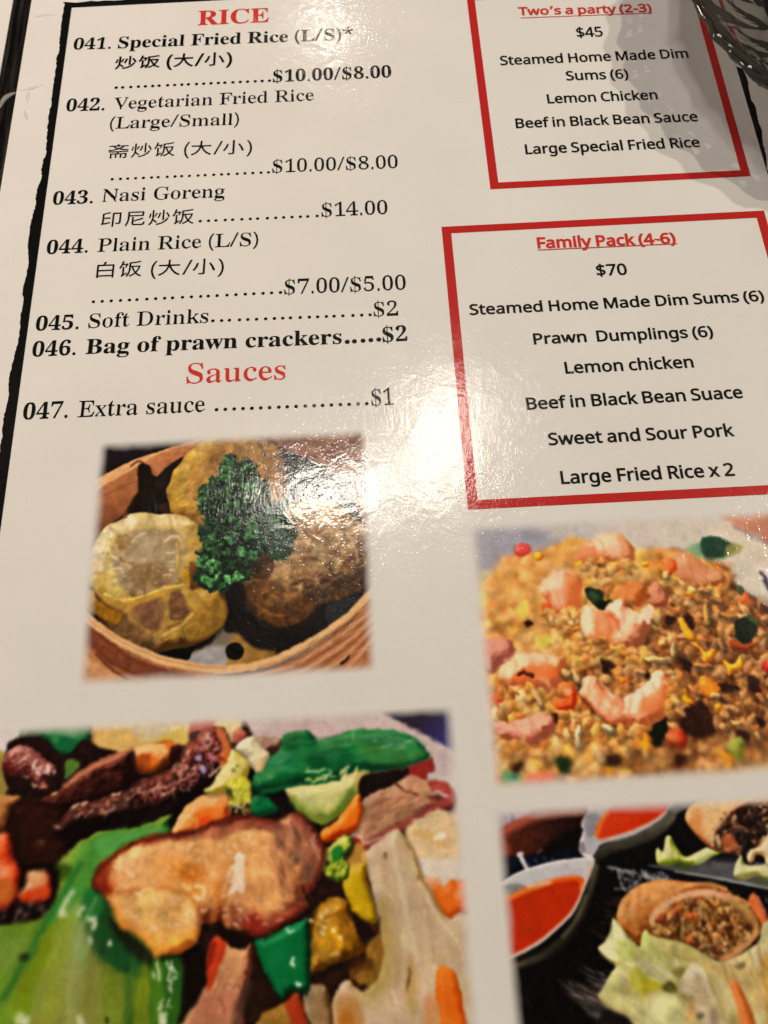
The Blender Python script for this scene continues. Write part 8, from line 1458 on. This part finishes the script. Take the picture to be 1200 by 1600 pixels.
right_px = [(1203, 285), (1198, 262), (1196.5, 240), (1192, 226), (1190.5, 205), (1185.5, 193), (1183, 180), (1180, 166), (1173, 155), (1170, 140), (1169, 128), (1164, 115), (1160, 107), (1151, 104), (1146.5, 94), (1145, 84), (1142, 78), (1134, 40), (1128, 10)]
rp = [tuple(mm(*p)) for p in right_px]
right = []
y = -114
while y < rp[0][1] - 2: y += rg.uniform(1, 2.4); right.append((107.4 + rg.uniform(-.8, .8), y))
for a, b in zip(rp[:-1], rp[1:]): right += jag(a, b, 4, .12, rg)
right.append((107.5, 166.5))
top = [(106 - i * 2.2, 166.1 + rg.uniform(-.35, .35)) for i in range(1, 87)]
outer = fine + bottom + right + top
inner = [(IN[0], IN[2]), (IN[0], IN[3]), (IN[1], IN[3]), (IN[1], 92), (IN[1], IN[2])]
fill('torn_border', [outer, inner], .03, M_black, menu, label='black border with a torn-looking outer edge')


def rect(x0, y0, x1, y1): return [(x0, y0), (x1, y0), (x1, y1), (x0, y1)]


def frame(x0, y0, x1, y1, w, label):
    return fill('box_frame', [rect(x0, y0, x1, y1), rect(x0 + w, y0 + w * .95, x1 - w, y1 - w * .95)], .04, M_red, menu, label=label)


box1 = frame(32.0, 88.1, 99.8, 160.6, 2.25, 'upper red box listing the small set meal')
box2 = frame(18.4, -0.5, 100.7, 76.8, 2.3, 'lower red box listing the large set meal')

H1 = [('b', 'RICE', (309, 39.5), (420, 34.5), 22)]
row('heading', H1, M_redtext, menu, bold=.04)
row('heading', [('r', 'Sauces', (291, 599.5), (446, 592.5), 31)], M_redtext, menu)
row('dish_row', [('b', '041.', (114, 77.8), (172.7, 76.2), 17), ('b', 'Special Fried Rice (L/S)*', (184, 75.6), (552, 61.5), 17.5)], M_text, menu)
row('chinese_row', [('b', '炒饭', (179.5, 108), (249, 105), 17), ('b', '(大/小)', (260, 105), (362, 101), 18)], M_text, menu, bold=.09)
row('price_row', [('.', (181.5, 138.5), (421, 127.5), 22, .48), ('b', '$10.00/$8.00', (426.5, 128.5), (611.7, 121), 18)], M_text, menu)
row('dish_row', [('b', '042.', (102.6, 174.4), (162.8, 172.2), 18.5), ('r', 'Vegetarian Fried Rice', (177, 171), (490.7, 157), 18)], M_text, menu)
row('dish_row', [('r', '(Large/Small)', (171, 201.5), (373, 194.8), 18)], M_text, menu)
row('chinese_row', [('r', '斋炒饭', (168, 247.5), (272.5, 243), 19), ('r', '(大/小)', (287, 243), (393.5, 239.5), 19.5)], M_text, menu)
row('price_row', [('.', (175.2, 281.5), (419.5, 270.8), 21, .42), ('r', '$10.00/$8.00', (425.3, 270), (621.7, 262.7), 19.5)], M_text, menu)
row('dish_row', [('b', '043.', (81.7, 320.2), (144.4, 317.6), 19.5), ('r', 'Nasi Goreng', (159.5, 315.5), (350.7, 308), 19.5)], M_text, menu)
row('chinese_row', [('r', '印尼炒饭', (157, 354.5), (302.5, 349), 20.5)], M_text, menu)
row('price_row', [('.', (312.7, 347), (495.5, 339), 15, .42), ('r', '$14.00', (502.3, 338.8), (605.7, 334.4), 20.5)], M_text, menu)
row('dish_row', [('b', '044.', (72, 397.3), (136.7, 394.6), 20.5), ('r', 'Plain Rice (L/S)', (151.3, 393.7), (403.3, 383.8), 20.5)], M_text, menu)
row('chinese_row', [('r', '白饭', (150, 434), (220.5, 431), 21.5), ('r', '(大/小)', (235, 431), (349.3, 427), 21.5)], M_text, menu)
row('price_row', [('.', (145.8, 473.2), (438.3, 458.5), 22, .42), ('r', '$7.00/$5.00', (444, 460), (634.3, 452.6), 22)], M_text, menu)
row('dish_row', [('b', '045.', (55, 517), (122.4, 514), 21.5), ('r', 'Soft Drinks', (137.5, 512.8), (325, 504.2), 22), ('.', (332.7, 503), (578.3, 493.5), 19, .42), ('r', '$2', (584, 494.5), (622.3, 493), 22)], M_text, menu)
row('dish_row', [('b', '046.', (49.5, 557.6), (117.7, 554.4), 22.5), ('b', 'Bag of prawn crackers', (133.4, 553.3), (534, 537), 23), ('.', (542.7, 536.5), (592, 533), 5, .6), ('b', '$2', (598.3, 534.5), (636.7, 532.5), 23)], M_text, menu)
row('dish_row', [('b', '047.', (35, 655.8), (105.3, 652.5), 24.5), ('r', 'Extra sauce', (121, 652), (320, 643.2), 25), ('.', (338.3, 642), (573.3, 632.5), 18, .44), ('r', '$1', (580.7, 634), (615, 632.2), 25)], M_text, menu)

R1 = row('heading', [('s', 'Two’s a party (2-3)', (811.3, 23.8), (1018, 18.4), 12)], M_redtext, box1, .07, bold=.14)
row('meal_row', [('s', '$45', (902.3, 58.5), (942.2, 56.8), 15)], M_text, box1, .07, bold=.09)
row('meal_row', [('s', 'Steamed Home Made Dim', (782.7, 101.8), (1075.6, 90.1), 13.8)], M_text, box1, .07, bold=.10)
row('meal_row', [('s', 'Sums (6)', (885.8, 125.7), (982, 122.4), 14)], M_text, box1, .07, bold=.10)
row('meal_row', [('s', 'Lemon Chicken', (856.4, 161.6), (1027.5, 155), 14)], M_text, box1, .07, bold=.10)
row('meal_row', [('s', 'Beef in Black Bean Sauce', (807, 200.2), (1090.4, 189.2), 14.5)], M_text, box1, .07, bold=.10)
row('meal_row', [('s', 'Large Special Fried Rice', (822.1, 240.9), (1093.8, 229.5), 15)], M_text, box1, .07, bold=.10)
R2 = row('heading', [('s', 'Family Pack (4-6)', (841.2, 387.7), (1055.7, 380), 16)], M_redtext, box2, .07, bold=.16)
row('meal_row', [('s', '$70', (933.5, 431), (979.9, 429), 17)], M_text, box2, .07, bold=.10)
row('meal_row', [('s', 'Steamed Home Made Dim Sums (6)', (735, 492), (1194.4, 470), 16)], M_text, box2, .07, bold=.10)
row('meal_row', [('s', 'Prawn', (835.1, 538), (916.5, 534), 16.5), ('s', 'Dumplings (6)', (934, 533.5), (1114.6, 526), 16.5)], M_text, box2, .07, bold=.10)
row('meal_row', [('s', 'Lemon chicken', (884.5, 583.5), (1083.9, 573.8), 17.5)], M_text, box2, .07, bold=.10)
row('meal_row', [('s', 'Beef in Black Bean Suace', (824.3, 640), (1161, 621.5), 18)], M_text, box2, .07, bold=.10)
row('meal_row', [('s', 'Sweet and Sour Pork', (858.5, 695.5), (1147.1, 681), 18.5)], M_text, box2, .07, bold=.10)
row('meal_row', [('s', 'Large Fried Rice x 2', (878, 756), (1148, 743), 19.5)], M_text, box2, .07, bold=.10)


def underline(a, b, th, par):
    A_ = mm(*a); B_ = mm(*b)
    fill('underline', [[tuple(A_), tuple(B_), tuple(B_ + np.array([0, th])), tuple(A_ + np.array([0, th]))]], .078, M_rule, par)


underline((814, 28.8), (1019.5, 21), .26, R1)
underline((840.3, 391.6), (1057.9, 381.8), .30, R2)


def print_photo(art, ref, z, label, nx=24, ny=18):
    x0, y0, x1, y1 = art.b
    vs = [(x0 + (x1 - x0) * i / nx, y0 + (y1 - y0) * j / ny) for j in range(ny + 1) for i in range(nx + 1)]
    fs = [(j * (nx + 1) + i, j * (nx + 1) + i + 1, (j + 1) * (nx + 1) + i + 1, (j + 1) * (nx + 1) + i) for j in range(ny) for i in range(nx)]
    me = bpy.data.meshes.new('printed_photo'); me.from_pydata([(x / 1000, y / 1000, z / 1000) for x, y in vs], [], fs)
    uv = me.uv_layers.new(name='print')
    for lp_ in me.loops:
        v = vs[lp_.vertex_index]; uv.data[lp_.index].uv = ((v[0] - x0) / (x1 - x0), (v[1] - y0) / (y1 - y0))
    h, w = ref.shape[:2]
    img = bpy.data.images.new(label.split(' ')[0] + '_print', w, h, alpha=False, float_buffer=False)
    px = np.ones((h, w, 4), np.float32); px[..., :3] = unlin(ref)[::-1]
    img.pixels.foreach_set(px.ravel()); img.update(); img.pack()
    m = film_material('photo_print_ink', (.5, .5, .5))
    N, Lk = m.node_tree.nodes, m.node_tree.links
    t = N.new('ShaderNodeTexImage'); t.image = img; t.extension = 'EXTEND'; t.interpolation = 'Cubic'
    Lk.new(t.outputs['Color'], N['Principled BSDF'].inputs['Base Color'])
    return link('printed_photo', me, m, menu, label=label)


def press(fn, z, label):
    art_ref = fn()
    return art_ref, z, label


for fn, z, label in ((paint_dumplings, .008, 'printed photo of steamed dumplings and parsley in a bamboo steamer'),
                     (paint_fried_rice, .009, 'printed photo of prawn fried rice'),
                     (paint_pork_and_greens, .010, 'printed photo of roast pork with green vegetables'),
                     (paint_spring_rolls, .011, 'printed photo of cut spring rolls with red dipping sauce')):
    A_, ref = fn()
    print_photo(A_, ref, z, label)

# ---------------------------------------------------------------- cut crystal dish
def crystal_dish(cx, cy):
    n = 288
    prof = [(0, .6), (20, .6), (36, .6), (38.5, 1.6), (41, 3), (44, 4.8), (47, 6.8), (50, 9), (52.6, 11.4), (56, 14), (58.8, 16.6), (61.0, 18.8), (62.4, 20.4), (62.0, 21.6), (60.2, 21.8),
            (58.0, 20.4), (55.4, 17.6), (50.6, 14.4), (47, 11.2), (42.5, 8.6), (37, 6.8), (30, 5.8), (18, 5.4), (0, 5.4)]
    bm = bmesh.new(); rings = []
    tri = lambda t: abs((t % 1.0) * 2 - 1)
    for j, (r, z) in enumerate(prof):
        if r == 0: rings.append([bm.verts.new((0, 0, z / 1000))]); continue
        ring = []
        for i in range(n):
            u = i / n; rr = r; zz = z * .8
            if 3 <= j <= 12:
                v = (j - 3) / 9.0 * 1.5
                rr += 1.4 - 2.8 * max(tri(u * 24 + v * .5), tri(u * 24 - v * .5)) * (1 if j < 11 else .5)
            if 10 <= j <= 15:
                k = 1.5 * (1 - abs(12.5 - j) / 3.5)
                rr += k * .42 * math.sin(u * math.pi * 60)
                zz += .3 * k * math.sin(u * math.pi * 60)
            if j in (1, 2): zz += .35 * tri(u * 36)
            ring.append(bm.verts.new((rr * math.cos(u * 2 * math.pi) / 1000, rr * math.sin(u * 2 * math.pi) / 1000, zz / 1000)))
        rings.append(ring)
    for a, b in zip(rings[:-1], rings[1:]):
        for i in range(n):
            k = (i + 1) % n
            if len(a) == 1: bm.faces.new((a[0], b[k], b[i]))
            elif len(b) == 1: bm.faces.new((a[i], a[k], b[0]))
            else: bm.faces.new((a[i], a[k], b[k], b[i]))
    bmesh.ops.recalc_face_normals(bm, faces=bm.faces[:])
    me = bpy.data.meshes.new('crystal_dish'); bm.to_mesh(me); bm.free()
    for i, p in enumerate(me.polygons):
        p.use_smooth = not ((p.normal.z < .1 and .003 < p.center.z < .0125) or False)
    o = link('crystal_dish', me, M_crystal, None)
    o.location = (cx / 1000, cy / 1000, 0); o.rotation_euler.z = .05
    o['label'] = 'cut crystal glass dish with scalloped rim standing on the top right of the menu'
    o['category'] = 'glass dish'
    return o


dish = crystal_dish(149.4, 137.5)
dish.cycles.is_caustics_caster = True
for o_ in scene.objects:
    if o_.type == 'MESH' and o_ is not dish: o_.cycles.is_caustics_receiver = True
